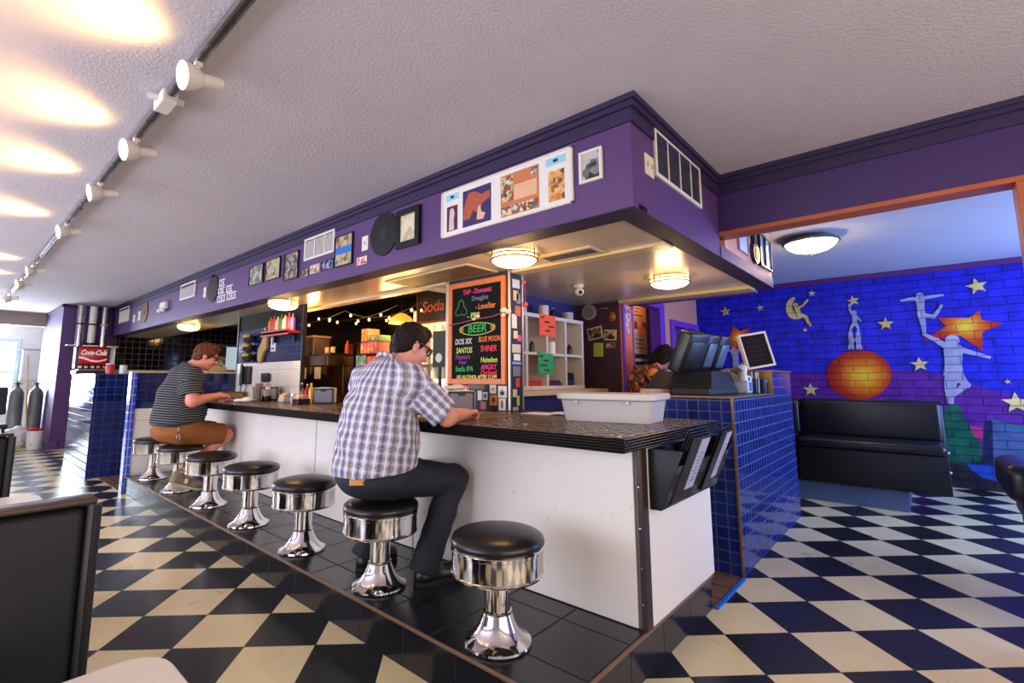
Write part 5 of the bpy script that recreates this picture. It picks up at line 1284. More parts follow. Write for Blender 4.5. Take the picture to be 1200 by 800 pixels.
terminal('blue-grey backed register screen in the middle of the row', 4.165, 1.385, ST + .18, 22, -10, .185, .31, sh, gpan)
terminal('blue-grey backed register screen at the right of the row', 4.39, 1.36, ST + .18, 22, -10, .185, .31, sh, gpan)
rp = thing('receipt_paper', 'tan paper bag lying across the back of the register base', 'paper', (4.46, 1.20, ST + .15))
m = MB()
m.raw([(4.10, 1.16, ST + .180), (4.62, 1.14, ST + .152), (4.66, 1.25, ST + .152), (4.16, 1.25, ST + .180), (4.36, 1.14, ST + .205), (4.40, 1.25, ST + .205)], [(0, 4, 5, 3), (4, 1, 2, 5)])
bmesh.ops.solidify(m.bm, geom=m.bm.faces[:], thickness=-.004)
m.build('sheet', mat('kraft_tan', (196, 164, 130), .7), rp)
m = MB(); m.box(4.36, 4.5, 1.10, 1.13, ST + .10, ST + .145, .003); m.build('label', paper, rp)
rc = thing('receipt_printer', 'small white and blue receipt printer beside the register base', 'printer', (4.50, 1.16, ST))
m = MB(); m.box(4.44, 4.58, 1.10, 1.24, ST, ST + .14, .012, 3); m.build('case', mat('pale_printer_case', (206, 212, 222), .4), rc, 40)
m = MB(); m.box(4.46, 4.56, 1.094, 1.10, ST + .02, ST + .09, .003); m.build('front', mat('printer_blue_front', (90, 120, 170), .3), rc)
pc = thing('pen_cup', 'black pen cup with chrome rim in front of the tiled step', 'cup', (4.66, 1.10, ST))
m = MB(); m.lathe([(0, 0), (.036, 0), (.038, .12), (.034, .12), (.032, .01), (0, .01)], (4.66, 1.10, ST), 20); m.build('cup', mat('black_glossy_cup', (18, 18, 20), .12), pc, 40)
m = MB()
for k in range(5):
    a = k * 1.3; m.tube([(4.66 + .012 * math.cos(a), 1.10 + .012 * math.sin(a), ST + .012), (4.66 + .03 * math.cos(a), 1.10 + .03 * math.sin(a), ST + .175)], .004, 6)
m.build('pen', mat('white_pen', (220, 216, 210), .4), pc)
cup2 = thing('foam_cup', 'white rounded foam cup standing on the receipt printer', 'cup', (4.53, 1.15, ST + .141))
m = MB(); m.lathe([(0, 0), (.03, 0), (.04, .07), (.03, .088), (0, .095)], (4.53, 1.16, ST + .141), 20); m.build('cup', white_plastic, cup2, 40)
m = MB(); m.lathe([(0, .094), (.012, .094), (.012, .104), (0, .104)], (4.53, 1.16, ST + .141), 12); m.build('knob', mat('tan_knob', (190, 150, 110), .4), cup2)
cr2 = thing('card_reader', 'small blue-grey framed card reader against the tiled step', 'card reader', (4.75, 1.08, ST))
m = MB(); m.box(4.715, 4.80, 1.04, 1.12, ST, ST + .115, .006); m.build('case', mat('reader_dark', (30, 34, 44), .3), cr2)
m = MB(); m.box(4.712, 4.805, 1.034, 1.04, ST + .085, ST + .112, .002); m.box(4.712, 4.72, 1.034, 1.04, ST, ST + .085); m.box(4.797, 4.805, 1.034, 1.04, ST, ST + .085); m.build('frame', mat('reader_blue_frame', (90, 120, 160), .3), cr2)
pp = thing('paper_stack', 'loose pile of papers at the left edge of the register stand', 'papers', (3.76, 1.7, ST))
m = MB()
for i in range(5): m.box(3.66 + .01 * (i % 2), 3.96 - .012 * i, 1.46, 1.675, ST + .008 * i, ST + .008 * i + .006, .002)
m.build('sheet', collage('paper_pile', [(226, 206, 190), (200, 150, 130), (236, 226, 214), (180, 120, 90)], 12), pp)
# small leaning chalk sign on the step
sn = thing('chalk_sign', 'small chalk sign in white frame tilted on top of the tiled step', 'sign', (0, 0, 0), None, (0, 0, 0))
F0 = ((0, 0, 0), (1, 0, 0), (0, 0, 1))
m = MB()
W_, H_ = .30, .335
for a, b, c, e in ((-W_ / 2, -W_ / 2 + .02, 0, H_), (W_ / 2 - .02, W_ / 2, 0, H_), (-W_ / 2 + .02, W_ / 2 - .02, 0, .02), (-W_ / 2 + .02, W_ / 2 - .02, H_ - .02, H_)): m.fbox(F0, a, b, c, e, -.02, .02, .003)
m.build('frame', mat('pale_maple_frame', (226, 206, 170), .4), sn)
m = MB(); m.fbox(F0, -W_ / 2 + .015, W_ / 2 - .015, .015, H_ - .015, -.012, .010); m.build('board', mat('brown_black_board', (40, 27, 22), .85, noise=.3, spec=.1), sn)
m = MB()
for k in range(5): m.fbox(F0, -.09, .06 + .02 * (k % 2), .07 + k * .045, .076 + k * .045, .010, .0112)
m.build('chalk_writing', mat('faint_chalk', (62, 46, 38), .9, noise=.4, spec=.1), sn)
sn.location = (5.17, 1.16, 1.393); sn.rotation_euler = (math.radians(-8), math.radians(-9), math.radians(-38))

for y_, lb_ in CUPS:
    can('coffee_cup', lb_, 3.3, y_, BZ + .626, .032, .08, (224, 200, 160), 'cup', 'cups on the coffee machine')
# ------------------------------------------------------------ people: smooth-union distance fields, meshed once per body / garment
import openvdb as vdb
A3 = lambda *a: np.array(a, dtype=np.float32)
def cap(a, b, ra, rb=None, cut=None, k=None):
    return dict(t='cap', a=A3(*a), b=A3(*b), ra=ra, rb=ra if rb is None else rb, cut=cut or [], k=k)
def eli(c, r, rot=None, cut=None, k=None):
    return dict(t='ell', c=A3(*c), r=A3(*r), rot=rot, cut=cut or [], k=k)
def field(prims, k, vox, pad=.03, noise=None, clip=None):
    lo = np.array([1e9] * 3); hi = -lo
    for p in prims:
        if p['t'] == 'cap':
            r = max(p['ra'], p['rb']); l = np.minimum(p['a'], p['b']) - r; h = np.maximum(p['a'], p['b']) + r
        else:
            r = p['r'].max(); l = p['c'] - r; h = p['c'] + r
        p['l'] = l; p['h'] = h; lo = np.minimum(lo, l); hi = np.maximum(hi, h)
    lo -= pad; hi += pad
    n = np.ceil((hi - lo) / vox).astype(int) + 1
    D = np.full(n, .2, np.float32)
    for p in prims:
        kk = p['k'] or k
        i0 = np.maximum(0, np.floor((p['l'] - lo - kk - .02) / vox).astype(int)); i1 = np.minimum(n, np.ceil((p['h'] - lo + kk + .02) / vox).astype(int) + 1)
        ax = [(np.arange(i0[j], i1[j]) * vox + lo[j]).astype(np.float32) for j in range(3)]
        P = np.stack(np.meshgrid(*ax, indexing='ij'), -1)
        if p['t'] == 'cap':
            ab = p['b'] - p['a']; L = float(ab @ ab) + 1e-9
            t = np.clip(((P - p['a']) @ ab) / L, 0, 1)
            d = np.linalg.norm(P - p['a'] - t[..., None] * ab, axis=-1) - (p['ra'] + (p['rb'] - p['ra']) * t)
        else:
            q = P - p['c']
            if p['rot'] is not None: q = q @ np.array(p['rot'], np.float32)
            k0 = np.linalg.norm(q / p['r'], axis=-1); k1 = np.linalg.norm(q / (p['r'] ** 2), axis=-1) + 1e-6
            d = k0 * (k0 - 1) / k1
        for c, nn in p['cut']:
            d = np.maximum(d, (P - A3(*c)) @ A3(*nn))
        S = D[i0[0]:i1[0], i0[1]:i1[1], i0[2]:i1[2]]
        h = np.clip(.5 + .5 * (S - d) / kk, 0, 1)
        S[...] = S * (1 - h) + d * h - kk * h * (1 - h)
    if noise is not None or clip:
        ax = [(np.arange(n[j]) * vox + lo[j]).astype(np.float32) for j in range(3)]
        if noise is not None: D += noise(ax[0][:, None, None], ax[1][None, :, None], ax[2][None, None, :])
        for c, nn in clip or []:
            nn = np.array(nn, float); nn /= np.linalg.norm(nn)
            e = (ax[0][:, None, None] - c[0]) * nn[0] + (ax[1][None, :, None] - c[1]) * nn[1] + (ax[2][None, None, :] - c[2]) * nn[2]
            D = np.maximum(D, e.astype(np.float32))
    return D, lo
def sdf_obj(name, prims, m, parent, k=.03, vox=.009, noise=None, clip=None, uvf=None, M=None):
    D, lo = field(prims, k, vox, noise=noise, clip=clip)
    g = vdb.FloatGrid(.2); g.copyFromArray(D)
    pts, quads = g.convertToQuads(0.)
    pts = pts * vox + lo
    me = bpy.data.meshes.new(name)
    me.from_pydata([tuple(map(float, p)) for p in pts], [], [tuple(int(i) for i in q) for q in quads])
    me.update()
    b = bmesh.new(); b.from_mesh(me)
    bmesh.ops.smooth_vert(b, verts=b.verts, factor=.5, use_axis_x=True, use_axis_y=True, use_axis_z=True)
    bmesh.ops.recalc_face_normals(b, faces=b.faces)
    b.to_mesh(me); b.free()
    if uvf is not None:
        uvl = me.uv_layers.new(name='cloth')
        co = np.empty(len(me.vertices) * 3); me.vertices.foreach_get('co', co)
        vi = np.empty(len(me.loops), int); me.loops.foreach_get('vertex_index', vi)
        uv = uvf(co.reshape(-1, 3))[vi]
        uvl.data.foreach_set('uv', uv.astype(np.float32).ravel())
    return link(name, me, m, parent, True)

def hand(w, f, up, side, curl=(.5, .7, .6), s=1.0, spread=.25, thumb=1.0):
    """w wrist, f finger direction, up back-of-hand normal, side towards the thumb."""
    w = V(w); f = V(f).normalized(); up = V(up); up = (up - f * up.dot(f)).normalized(); side = V(side); side = (side - f * side.dot(f) - up * side.dot(up)).normalized()
    P = []
    ml = .082 * s
    for o in (-.027, -.009, .009, .027):
        P.append(cap(w + side * o * s * .6, w + f * ml + side * o * s, .0135 * s, .0125 * s, k=.012))
    for i, (o, L) in enumerate(zip((.029, .0097, -.0097, -.028), (.092, .102, .095, .076))):
        d = (f + side * (o * spread * 6)).normalized(); p = w + f * ml + side * o * s
        a = 0; r = .0098 * s * (1 if i < 3 else .9)
        for j, fr in enumerate((.45, .30, .25)):
            a += curl[j] * (1 + .12 * i)
            dd = d * math.cos(a) - up * math.sin(a)
            q = p + dd * (L * fr * s)
            P.append(cap(p, q, r, r * .9, k=.005)); p = q; r *= .9
    p = w + f * .022 * s + side * .026 * s - up * .006
    q = p + (f * .55 + side * .8 * thumb - up * .25).normalized() * .042 * s; P.append(cap(p, q, .0135 * s, .0115 * s, k=.012))
    r2 = q + (f * .95 + side * .15 * thumb - up * .35).normalized() * .034 * s; P.append(cap(q, r2, .011 * s, .0095 * s, k=.005))
    P.append(cap(r2, r2 + (f * .8 - side * .15 - up * .3).normalized() * .022 * s, .0098 * s, .008 * s, k=.005))
    return P
def head(c, yaw, pitch, s=1.0, roll=0.):
    """Skin of the head and the frame it is built in (x to the face, y to the left, z up)."""
    Rm = (Matrix.Rotation(yaw, 3, 'Z') @ Matrix.Rotation(pitch, 3, 'Y') @ Matrix.Rotation(roll, 3, 'X'))
    def w(x, y, z): v = V(c) + Rm @ V((x * s, y * s, z * s)); return tuple(v)
    rot = [list(r) for r in Rm]
    P = [eli(w(-.01, 0, .03), (.098 * s, .076 * s, .098 * s), rot), eli(w(.022, 0, -.045), (.068 * s, .058 * s, .075 * s), rot),
         eli(w(.05, 0, -.095), (.028 * s, .03 * s, .022 * s), rot, k=.03),
         eli(w(.075, 0, .045), (.02 * s, .058 * s, .018 * s), rot, k=.02), eli(w(.062, .036, -.022), (.026 * s, .026 * s, .026 * s), rot, k=.03), eli(w(.062, -.036, -.022), (.026 * s, .026 * s, .026 * s), rot, k=.03),
         cap(w(.082, 0, .022), w(.112, 0, -.020), .010 * s, .015 * s, k=.014), eli(w(.096, .012, -.024), (.012 * s, .010 * s, .009 * s), rot, k=.01), eli(w(.096, -.012, -.024), (.012 * s, .010 * s, .009 * s), rot, k=.01),
         cap(w(.082, -.02, -.058), w(.082, .02, -.058), .008 * s, k=.012), cap(w(.078, -.016, -.068), w(.078, .016, -.068), .0085 * s, k=.01)]
    for sy in (1, -1):
        P += [eli(w(-.008, sy * .080, .0), (.020 * s, .007 * s, .032 * s), rot, k=.008), eli(w(-.016, sy * .086, .012), (.012 * s, .007 * s, .018 * s), rot, k=.006), eli(w(-.004, sy * .080, -.026), (.010 * s, .006 * s, .010 * s), rot, k=.006)]
    return P, w, rot, Rm
def wrinkles(a, f):
    return lambda x, y, z: (a * np.sin(f * (x * .7 + z) + 2.3 * np.sin(f * .6 * y + 1)) * np.sin(f * .55 * (y - .6 * x) + 1.7 * np.sin(f * .4 * z)) + a * .5 * np.sin(f * 1.9 * (z - .5 * y) + np.sin(f * x))).astype(np.float32)

skin = mat('skin', (222, 150, 124), .5, noise=.10, scale=9, bump=.05, bscale=90)
skin2 = mat('ruddy_skin', (232, 150, 124), .5, noise=.12, scale=9, bump=.05, bscale=90)
def hair_mat(name, c, c2):
    t = NT(name)
    n1 = t.noise(38, 5, t.objc(), .65)
    t.set(t.mix(t.ramp(n1, [(.35, (0, 0, 0, 1)), (.7, (1, 1, 1, 1))]), lin(c), lin(c2)), .62, spec=.18)
    t.bump(n1, .9, .01)
    return t.m
dark_hair = hair_mat('dark_brown_hair', (15, 9, 8), (44, 27, 20))
brown_hair = hair_mat('reddish_brown_hair', (62, 32, 20), (128, 72, 44))
def glasses(parent, w, m):
    q = MB()
    for sy in (1, -1):
        q.tube([w(.098, sy * (.034 + .024 * math.cos(a)), .018 + .019 * math.sin(a)) for a in [i * PI / 8 for i in range(17)]], .0052, 6)
        q.tube([w(.098, sy * .058, .026), w(.075, sy * .083, .026), w(-.01, sy * .088, .024), w(-.03, sy * .086, .008)], .0052, 6)
    q.tube([w(.099, .010, .022), w(.102, 0, .025), w(.099, -.010, .022)], .0048, 6)
    q.build('glasses', m, parent, True)

# ---- man in the plaid shirt, seated on the second stool, leaning on the counter
def plaid():
    t = NT('plaid_cloth')
    u = t.n('UVMap'); u.uv_map = 'cloth'
    x, y, z = t.sep(u.outputs[0])
    def stripe(c, per, off, wd):
        f = t.math('FRACT', t.math('ADD', t.math('DIVIDE', c, per), off)); return t.math('LESS_THAN', t.math('ABSOLUTE', t.math('SUBTRACT', f, .5)), wd / 2)
    col = lin((184, 182, 202))
    col = t.mix(t.math('MULTIPLY', stripe(x, 00.0476, 0., .42), .62), col, lin((84, 74, 92)))
    col = t.mix(t.math('MULTIPLY', stripe(y, 00.0476, 0., .40), .40), col, lin((76, 74, 102)))
    col = t.mix(t.math('MULTIPLY', stripe(x, 00.0476, .5, .16), .75), col, lin((238, 238, 246)))
    col = t.mix(t.math('MULTIPLY', stripe(y, 00.0476, .5, .14), .35), col, lin((236, 236, 246)))
    col = t.mix(t.math('MULTIPLY', stripe(x, 00.0954, .27, .045), .8), col, lin((206, 180, 140)))
    col = t.mix(t.math('MULTIPLY', stripe(y, 00.0954, .27, .04), .6), col, lin((190, 168, 140)))
    col = t.mix(t.math('MULTIPLY', stripe(x, 00.0476, 0., .07), .6), col, lin((44, 40, 66)))
    t.set(col, .8, spec=.2)
    t.bump(t.noise(260, 2, t.objc()), .15, .002)
    return t.m
cx0, cy0 = 1.66, 2.29
p1 = thing('person', 'man in a plaid shirt and dark jeans sitting on a stool, leaning on the counter', 'person', (SX, 2.29, DZ))
HP, hw, hrot, hR = head((1.852, 2.26, 1.470), math.radians(-12), math.radians(26), 1.06)
neck = [cap((1.715, 2.28, 1.33), (1.80, 2.265, 1.42), .068, .060)]
tors = [eli((1.655, 2.29, .78), (.19, .21, .14)), eli((1.66, 2.29, .92), (.20, .21, .17)), eli((1.665, 2.29, 1.08), (.165, .205, .19)), eli((1.70, 2.29, 1.23), (.125, .20, .14)), cap((1.70, 2.10, 1.275), (1.70, 2.48, 1.275), .075)]
Rsh, Rel, Rwr = (1.725, 2.065, 1.245), (1.865, 1.955, 1.085), (2.135, 2.075, 1.082)
Lsh, Lel, Lwr = (1.725, 2.515, 1.245), (1.93, 2.62, 1.095), (2.15, 2.45, 1.085)
armR = [cap(Rsh, Rel, .060, .050), cap(Rel, Rwr, .049, .031)]
armL = [cap(Lsh, Lel, .060, .050), cap(Lel, Lwr, .047, .031)]
handR = hand(Rwr, (1, .28, .10), (-.15, 0, 1), (0, 1, .25), (.75, 1.0, .9))
handL = hand(Lwr, (1, -.45, .02), (0, 0, 1), (0, -1, .1), (.35, .5, .4))
def leg(hip, knee, ank, r=(.095, .066, .042)): return [cap(hip, knee, r[0], r[1]), cap(knee, ank, r[1] * .95, r[2])]
RL = ((1.69, 2.17, .765), (2.085, 2.13, .705), (1.885, 2.13, .30))
LL = ((1.69, 2.41, .765), (2.085, 2.47, .70), (1.80, 2.545, .30))
feet = [cap((1.87, 2.13, .235), (2.03, 2.10, .215), .032, .028), cap((1.79, 2.545, .235), (1.95, 2.57, .215), .032, .028)]
sdf_obj('body', HP + neck + tors + armR + armL + handR + handL + leg(*RL) + leg(*LL) + feet, skin, p1, .035, .0065)
# shirt
dirR = (np.array(Rel) - np.array(Rsh)); dirR = dirR / np.linalg.norm(dirR)
dirL = (np.array(Lel) - np.array(Lsh)); dirL = dirL / np.linalg.norm(dirL)
def along(a, b, f): return tuple(np.array(a) + (np.array(b) - np.array(a)) * f)
slR = cap(along(Rsh, Rel, -.1), along(Rsh, Rel, 1.15), .086, .090, cut=[(along(Rsh, Rel, .93), tuple(dirR))])
slL = cap(along(Lsh, Lel, -.1), along(Lsh, Lel, 1.15), .086, .090, cut=[(along(Lsh, Lel, .93), tuple(dirL))])
shirt = [eli((1.645, 2.29, .82), (.228, .245, .17)), eli((1.655, 2.29, .95), (.222, .245, .19)), eli((1.66, 2.29, 1.09), (.192, .235, .20)), eli((1.695, 2.29, 1.24), (.155, .225, .15)),
         cap((1.70, 2.09, 1.285), (1.70, 2.49, 1.285), .088), cap((1.70, 2.29, 1.31), (1.745, 2.28, 1.365), .088, .074), slR, slL]
def uv_torso(c0, tilt, sleeves):
    ct, s_ = math.cos(tilt), math.sin(tilt)
    def f(P):
        q = P - np.array(c0)
        fx = q[:, 0] * ct - q[:, 2] * s_; fz = q[:, 0] * s_ + q[:, 2] * ct
        ang = np.arctan2(q[:, 1], -fx)
        u = ang * .21; v = fz.copy()
        for a, b, r in sleeves:
            a = np.array(a); b = np.array(b); d = (b - a); L = np.linalg.norm(d); d = d / L
            rel = P - a; t = rel @ d; perp = rel - t[:, None] * d; dist = np.linalg.norm(perp, axis=1)
            e1 = np.cross(d, [0, 0, 1.]); e1 /= np.linalg.norm(e1); e2 = np.cross(d, e1)
            on = (t > .045) & (dist < r)
            aa = np.arctan2(perp @ e2, perp @ e1)
            u = np.where(on, aa * .09, u); v = np.where(on, -t, v)
        return np.stack([u, v], 1)
    return f
sdf_obj('plaid_shirt', shirt, plaid(), p1, .05, .0075, wrinkles(.0065, 24), [((1.6, 2.29, .800), (.10, 0, -1)), ((1.752, 2.285, 1.385), (.45, -.03, .9))],
        uv_torso((1.64, 2.29, .8), .16, [(Rsh, Rel, .115), (Lsh, Lel, .115)]))
sdf_obj('shirt_collar', [cap((1.742 + .082 * math.cos(a), 2.285 + .079 * math.sin(a), 1.372 - .058 * math.cos(a)), (1.742 + .082 * math.cos(a + .42), 2.285 + .079 * math.sin(a + .42), 1.372 - .058 * math.cos(a + .42)), .0125) for a in [i * .42 for i in range(15)] if not (a < .35 or a > 5.9)], _M.get('plaid', None) or bpy.data.materials['plaid_cloth'], p1, .012, .006, None, None,
        lambda P: np.stack([np.arctan2(P[:, 1] - 2.285, 1.742 - P[:, 0]) * .12, P[:, 2]], 1))
jeans_m = mat('dark_indigo_denim', (24, 27, 40), .75, noise=.25, scale=16, bump=.2, bscale=260)
jn = [eli((1.645, 2.29, .765), (.205, .225, .125)), eli((1.66, 2.29, .84), (.205, .218, .09))]
for Lg, flare in ((RL, 0), (LL, 0)):
    jn += [cap(Lg[0], Lg[1], .112, .083), cap(Lg[1], along(Lg[1], Lg[2], 1.28), .080, .078, cut=[(along(Lg[1], Lg[2], 1.14), tuple((np.array(Lg[2]) - np.array(Lg[1])) / np.linalg.norm(np.array(Lg[2]) - np.array(Lg[1]))))])]
sdf_obj('jeans', jn, jeans_m, p1, .035, .008, wrinkles(.003, 34), [((1.6, 2.29, .665), (0, 0, -1))] if False else None)
lp = MB(); lp.fbox(((1.478, 2.20, .775), (.72, -.69, 0), (.05, .05, 1)), -.04, .04, -.022, .022, .0, .03, .003); lp.build('leather_patch', mat('tan_leather_patch', (206, 150, 84), .6), p1)
def shoe(a, b, m, ms, parent, z0, w=.045, up=.09):
    a = V(a); b = V(b); d = (b - a).normalized()
    sdf_obj('shoe', [cap(a + V((0, 0, .045)), b + V((0, 0, .035)), w, w * .88), eli(tuple(a + d * .05 + V((0, 0, up))), (.055, .046, .04)), eli(tuple(b - d * .03 + V((0, 0, .04))), (.07, w * 1.02, .035))], m, parent, .03, .007, None, [((a.x, a.y, z0 + .012), (0, 0, -1))])
    q = MB(); n = V((-d.y, d.x, 0)); pts = []
    for t_ in range(20):
        an = t_ * 2 * PI / 20; cc = a if math.cos(an) < 0 else b; pts.append(cc + d * math.cos(an) * w * 1.02 + n * math.sin(an) * w * 1.02)
    q.raw([(p.x, p.y, z0 + .001) for p in pts] + [(p.x, p.y, z0 + .022) for p in pts], [list(range(20))[::-1], list(range(20, 40))] + [[i, (i + 1) % 20, 20 + (i + 1) % 20, 20 + i] for i in range(20)])
    q.build('sole', ms, parent, 40)
blk_shoe = mat('black_leather_shoe', (20, 20, 24), .35, noise=.15); sole_m = mat('black_rubber_sole', (14, 14, 16), .6)
shoe((1.86, 2.13, DZ), (2.07, 2.075, DZ), blk_shoe, sole_m, p1, DZ, .050)
shoe((1.77, 2.545, DZ), (1.97, 2.575, DZ), blk_shoe, sole_m, p1, DZ, .050)
def hair(parent, w, rot, s, m, prims, clips, amp=.006, f=95):
    return sdf_obj('hair', prims, m, parent, .02, .006, lambda x, y, z: (amp * np.sin(f * (x + .4 * z) + 3 * np.sin(f * .3 * y)) * np.sin(f * .8 * (y + .5 * z) + 2 * np.sin(f * .25 * x))).astype(np.float32), clips)
wv = lambda R_m, v: tuple(R_m @ V(v))
s = 1.06
hair(p1, hw, hrot, s, dark_hair,
     [eli(hw(-.018, 0, .040), (.104 * s, .087 * s, .103 * s), hrot), eli(hw(-.060, 0, -.005), (.056 * s, .076 * s, .085 * s), hrot), eli(hw(.03, .01, .115), (.055 * s, .06 * s, .03 * s), hrot)],
     [(hw(.062, 0, .065), wv(hR, (.85, 0, -.52))), (hw(-.05, 0, -.072), wv(hR, (.2, 0, -1)))])
q = [eli(hw(-.005, sy * .081, .022), (.016, .006, .03), hrot) for sy in (1, -1)]
glasses(p1, hw, black_plastic)

# ---- man in the striped shirt, seated on the sixth stool
def stripes():
    t = NT('striped_jersey')
    u = t.n('UVMap'); u.uv_map = 'cloth'
    x, y, z = t.sep(u.outputs[0])
    f = t.math('FRACT', t.math('DIVIDE', y, .0235))
    t.set(t.mix(t.math('LESS_THAN', f, .34), lin((34, 35, 40)), lin((120, 122, 122))), .85, spec=.2)
    return t.m
p2 = thing('person', 'man in a striped black shirt and brown shorts eating at the counter', 'person', (SX, 5.72, DZ))
Y2 = 5.72
HP, hw2, hrot2, hR2 = head((1.865, Y2 - .04, 1.515), math.radians(-16), math.radians(20), 1.08)
tors = [eli((1.66, Y2, .78), (.20, .22, .14)), eli((1.68, Y2, .93), (.22, .22, .18)), eli((1.67, Y2, 1.10), (.18, .21, .20)), eli((1.70, Y2, 1.27), (.13, .20, .14)), cap((1.70, Y2 - .19, 1.33), (1.70, Y2 + .19, 1.33), .075), cap((1.70, Y2, 1.36), (1.80, Y2 - .02, 1.45), .075, .068)]
Rsh, Rel, Rwr = (1.69, Y2 - .215, 1.30), (1.70, Y2 - .27, 1.07), (1.985, Y2 - .17, 1.115)
Lsh, Lel, Lwr = (1.71, Y2 + .215, 1.30), (1.76, Y2 + .24, 1.06), (1.87, Y2 + .02, .985)
arms = [cap(Rsh, Rel, .066, .056), cap(Rel, Rwr, .056, .033), cap(Lsh, Lel, .066, .056), cap(Lel, Lwr, .052, .032)]
hands = hand(Rwr, (1, .1, -.03), (0, -.35, .9), (.1, .9, .3), (.9, 1.1, 1.0), 1.05) + hand(Lwr, (.35, -.8, -.35), (.8, .3, .5), (.2, -.3, .9), (.4, .6, .5))
RL2 = ((1.70, Y2 - .13, .76), (2.09, Y2 - .12, .70), (1.73, Y2 - .12, .36))
LL2 = ((1.70, Y2 + .13, .76), (2.10, Y2 + .17, .70), (1.95, Y2 + .20, .30))
feet2 = [cap((1.69, Y2 - .12, .31), (1.82, Y2 - .14, .24), .034, .03), cap((1.94, Y2 + .20, .24), (2.06, Y2 + .21, .215), .034, .03)]
sdf_obj('body', HP + tors + arms + hands + leg(*RL2, (.10, .07, .045)) + leg(*LL2, (.10, .07, .045)) + feet2, skin2, p2, .035, .008)
def cutcap(a, b, f, ra, rb):
    d = np.array(b) - np.array(a); d = d / np.linalg.norm(d)
    return cap(along(a, b, -.1), along(a, b, f + .15), ra, rb, cut=[(along(a, b, f), tuple(d))])
tee = [eli((1.655, Y2, .86), (.235, .25, .16)), eli((1.68, Y2, .97), (.243, .248, .19)), eli((1.665, Y2, 1.12), (.205, .238, .20)), eli((1.70, Y2, 1.28), (.155, .225, .15)), cap((1.70, Y2 - .20, 1.335), (1.70, Y2 + .20, 1.335), .085), cap((1.69, Y2, 1.36), (1.725, Y2 - .01, 1.42), .085, .075),
       cutcap(Rsh, Rel, .72, .092, .094), cutcap(Lsh, Lel, .72, .092, .094)]
sdf_obj('striped_shirt', tee, stripes(), p2, .05, .009, wrinkles(.003, 22), [((1.6, Y2, .815), (-.12, 0, -1)), ((1.74, Y2, 1.425), (.5, 0, .87))], uv_torso((1.66, Y2, .8), .10, [(Rsh, Rel, .12), (Lsh, Lel, .12)]))
brown_cloth = mat('rust_brown_canvas', (152, 88, 36), .8, noise=.2, scale=14, bump=.25, bscale=200)
sh2 = [eli((1.65, Y2, .765), (.215, .235, .125)), eli((1.67, Y2, .84), (.215, .225, .07))]
for Lg in (RL2, LL2): sh2 += [cutcap(Lg[0], Lg[1], .92, .128, .112)]
sdf_obj('shorts', sh2, brown_cloth, p2, .035, .009, wrinkles(.0045, 30))
q = MB(); q.tube([(1.462, Y2 - .12, .845), (1.52, Y2 - .205, .835), (1.60, Y2 - .245, .845), (1.70, Y2 - .25, .862)], .014, 8); q.build('belt', mat('dark_grey_belt', (40, 42, 54), .6), p2)
q = MB(); q.tube([(1.60, Y2 - .262, .83), (1.598, Y2 - .268, .76)], .006, 6); q.tube([(1.60, Y2 - .268, .76), (1.585, Y2 - .27, .73), (1.59, Y2 - .27, .70), (1.61, Y2 - .27, .70), (1.615, Y2 - .27, .73), (1.60, Y2 - .268, .76)], .005, 6); q.build('key_clip', steel, p2, True)
tan_shoe = mat('tan_grey_suede', (140, 118, 92), .8, noise=.35, scale=18)
q = MB(); q.tube([(1.655, Y2 - .12, .385), (1.69, Y2 - .172, .372), (1.73, Y2 - .165, .375), (1.745, Y2 - .12, .385), (1.72, Y2 - .07, .385), (1.68, Y2 - .07, .388), (1.655, Y2 - .12, .385)], .011, 8); q.build('shoe_collar', mat('grey_shoe_collar', (176, 176, 180), .7), p2, True)
# right shoe: heel raised, toe on the platform
sdf_obj('shoe', [cap((1.65, Y2 - .12, .30), (1.83, Y2 - .15, .235), .052, .044), eli((1.68, Y2 - .12, .35), (.060, .052, .05)), eli((1.84, Y2 - .155, .228), (.06, .049, .036))], tan_shoe, p2, .03, .007, None, [((1.65, Y2 - .12, .258), (-.36, 0, -1))])
q = MB(); q.fbox(((1.745, Y2 - .137, .222), (.925, -.15, -.34), (.16, .987, 0)), -.155, .155, -.049, .049, -.014, .014, .010); q.build('sole', mat('cream_sole', (200, 190, 160), .6), p2)
q = MB(); q.fbox(((1.735, Y2 - .183, .285), (.93, -.15, -.34), (.3, 0, 1)), -.02, .008, -.025, .02, -.004, .006, .002); q.build('stripe', mat('white_shoe_stripe', (230, 228, 222), .5), p2)
shoe((1.92, Y2 + .20, DZ), (2.10, Y2 + .21, DZ), mat('blue_grey_shoe', (90, 110, 140), .6), sole_m, p2, DZ, .046)
s = 1.08
hair(p2, hw2, hrot2, s, brown_hair,
     [eli(hw2(-.012, 0, .046), (.108 * s, .088 * s, .102 * s), hrot2), eli(hw2(-.058, 0, 0), (.056 * s, .078 * s, .085 * s), hrot2), eli(hw2(.045, -.01, .112), (.050 * s, .062 * s, .032 * s), hrot2)],
     [(hw2(.085, 0, .06), wv(hR2, (.8, 0, -.6))), (hw2(-.05, 0, -.07), wv(hR2, (.25, 0, -1)))], .004, 90)
glasses(p2, hw2, black_plastic)

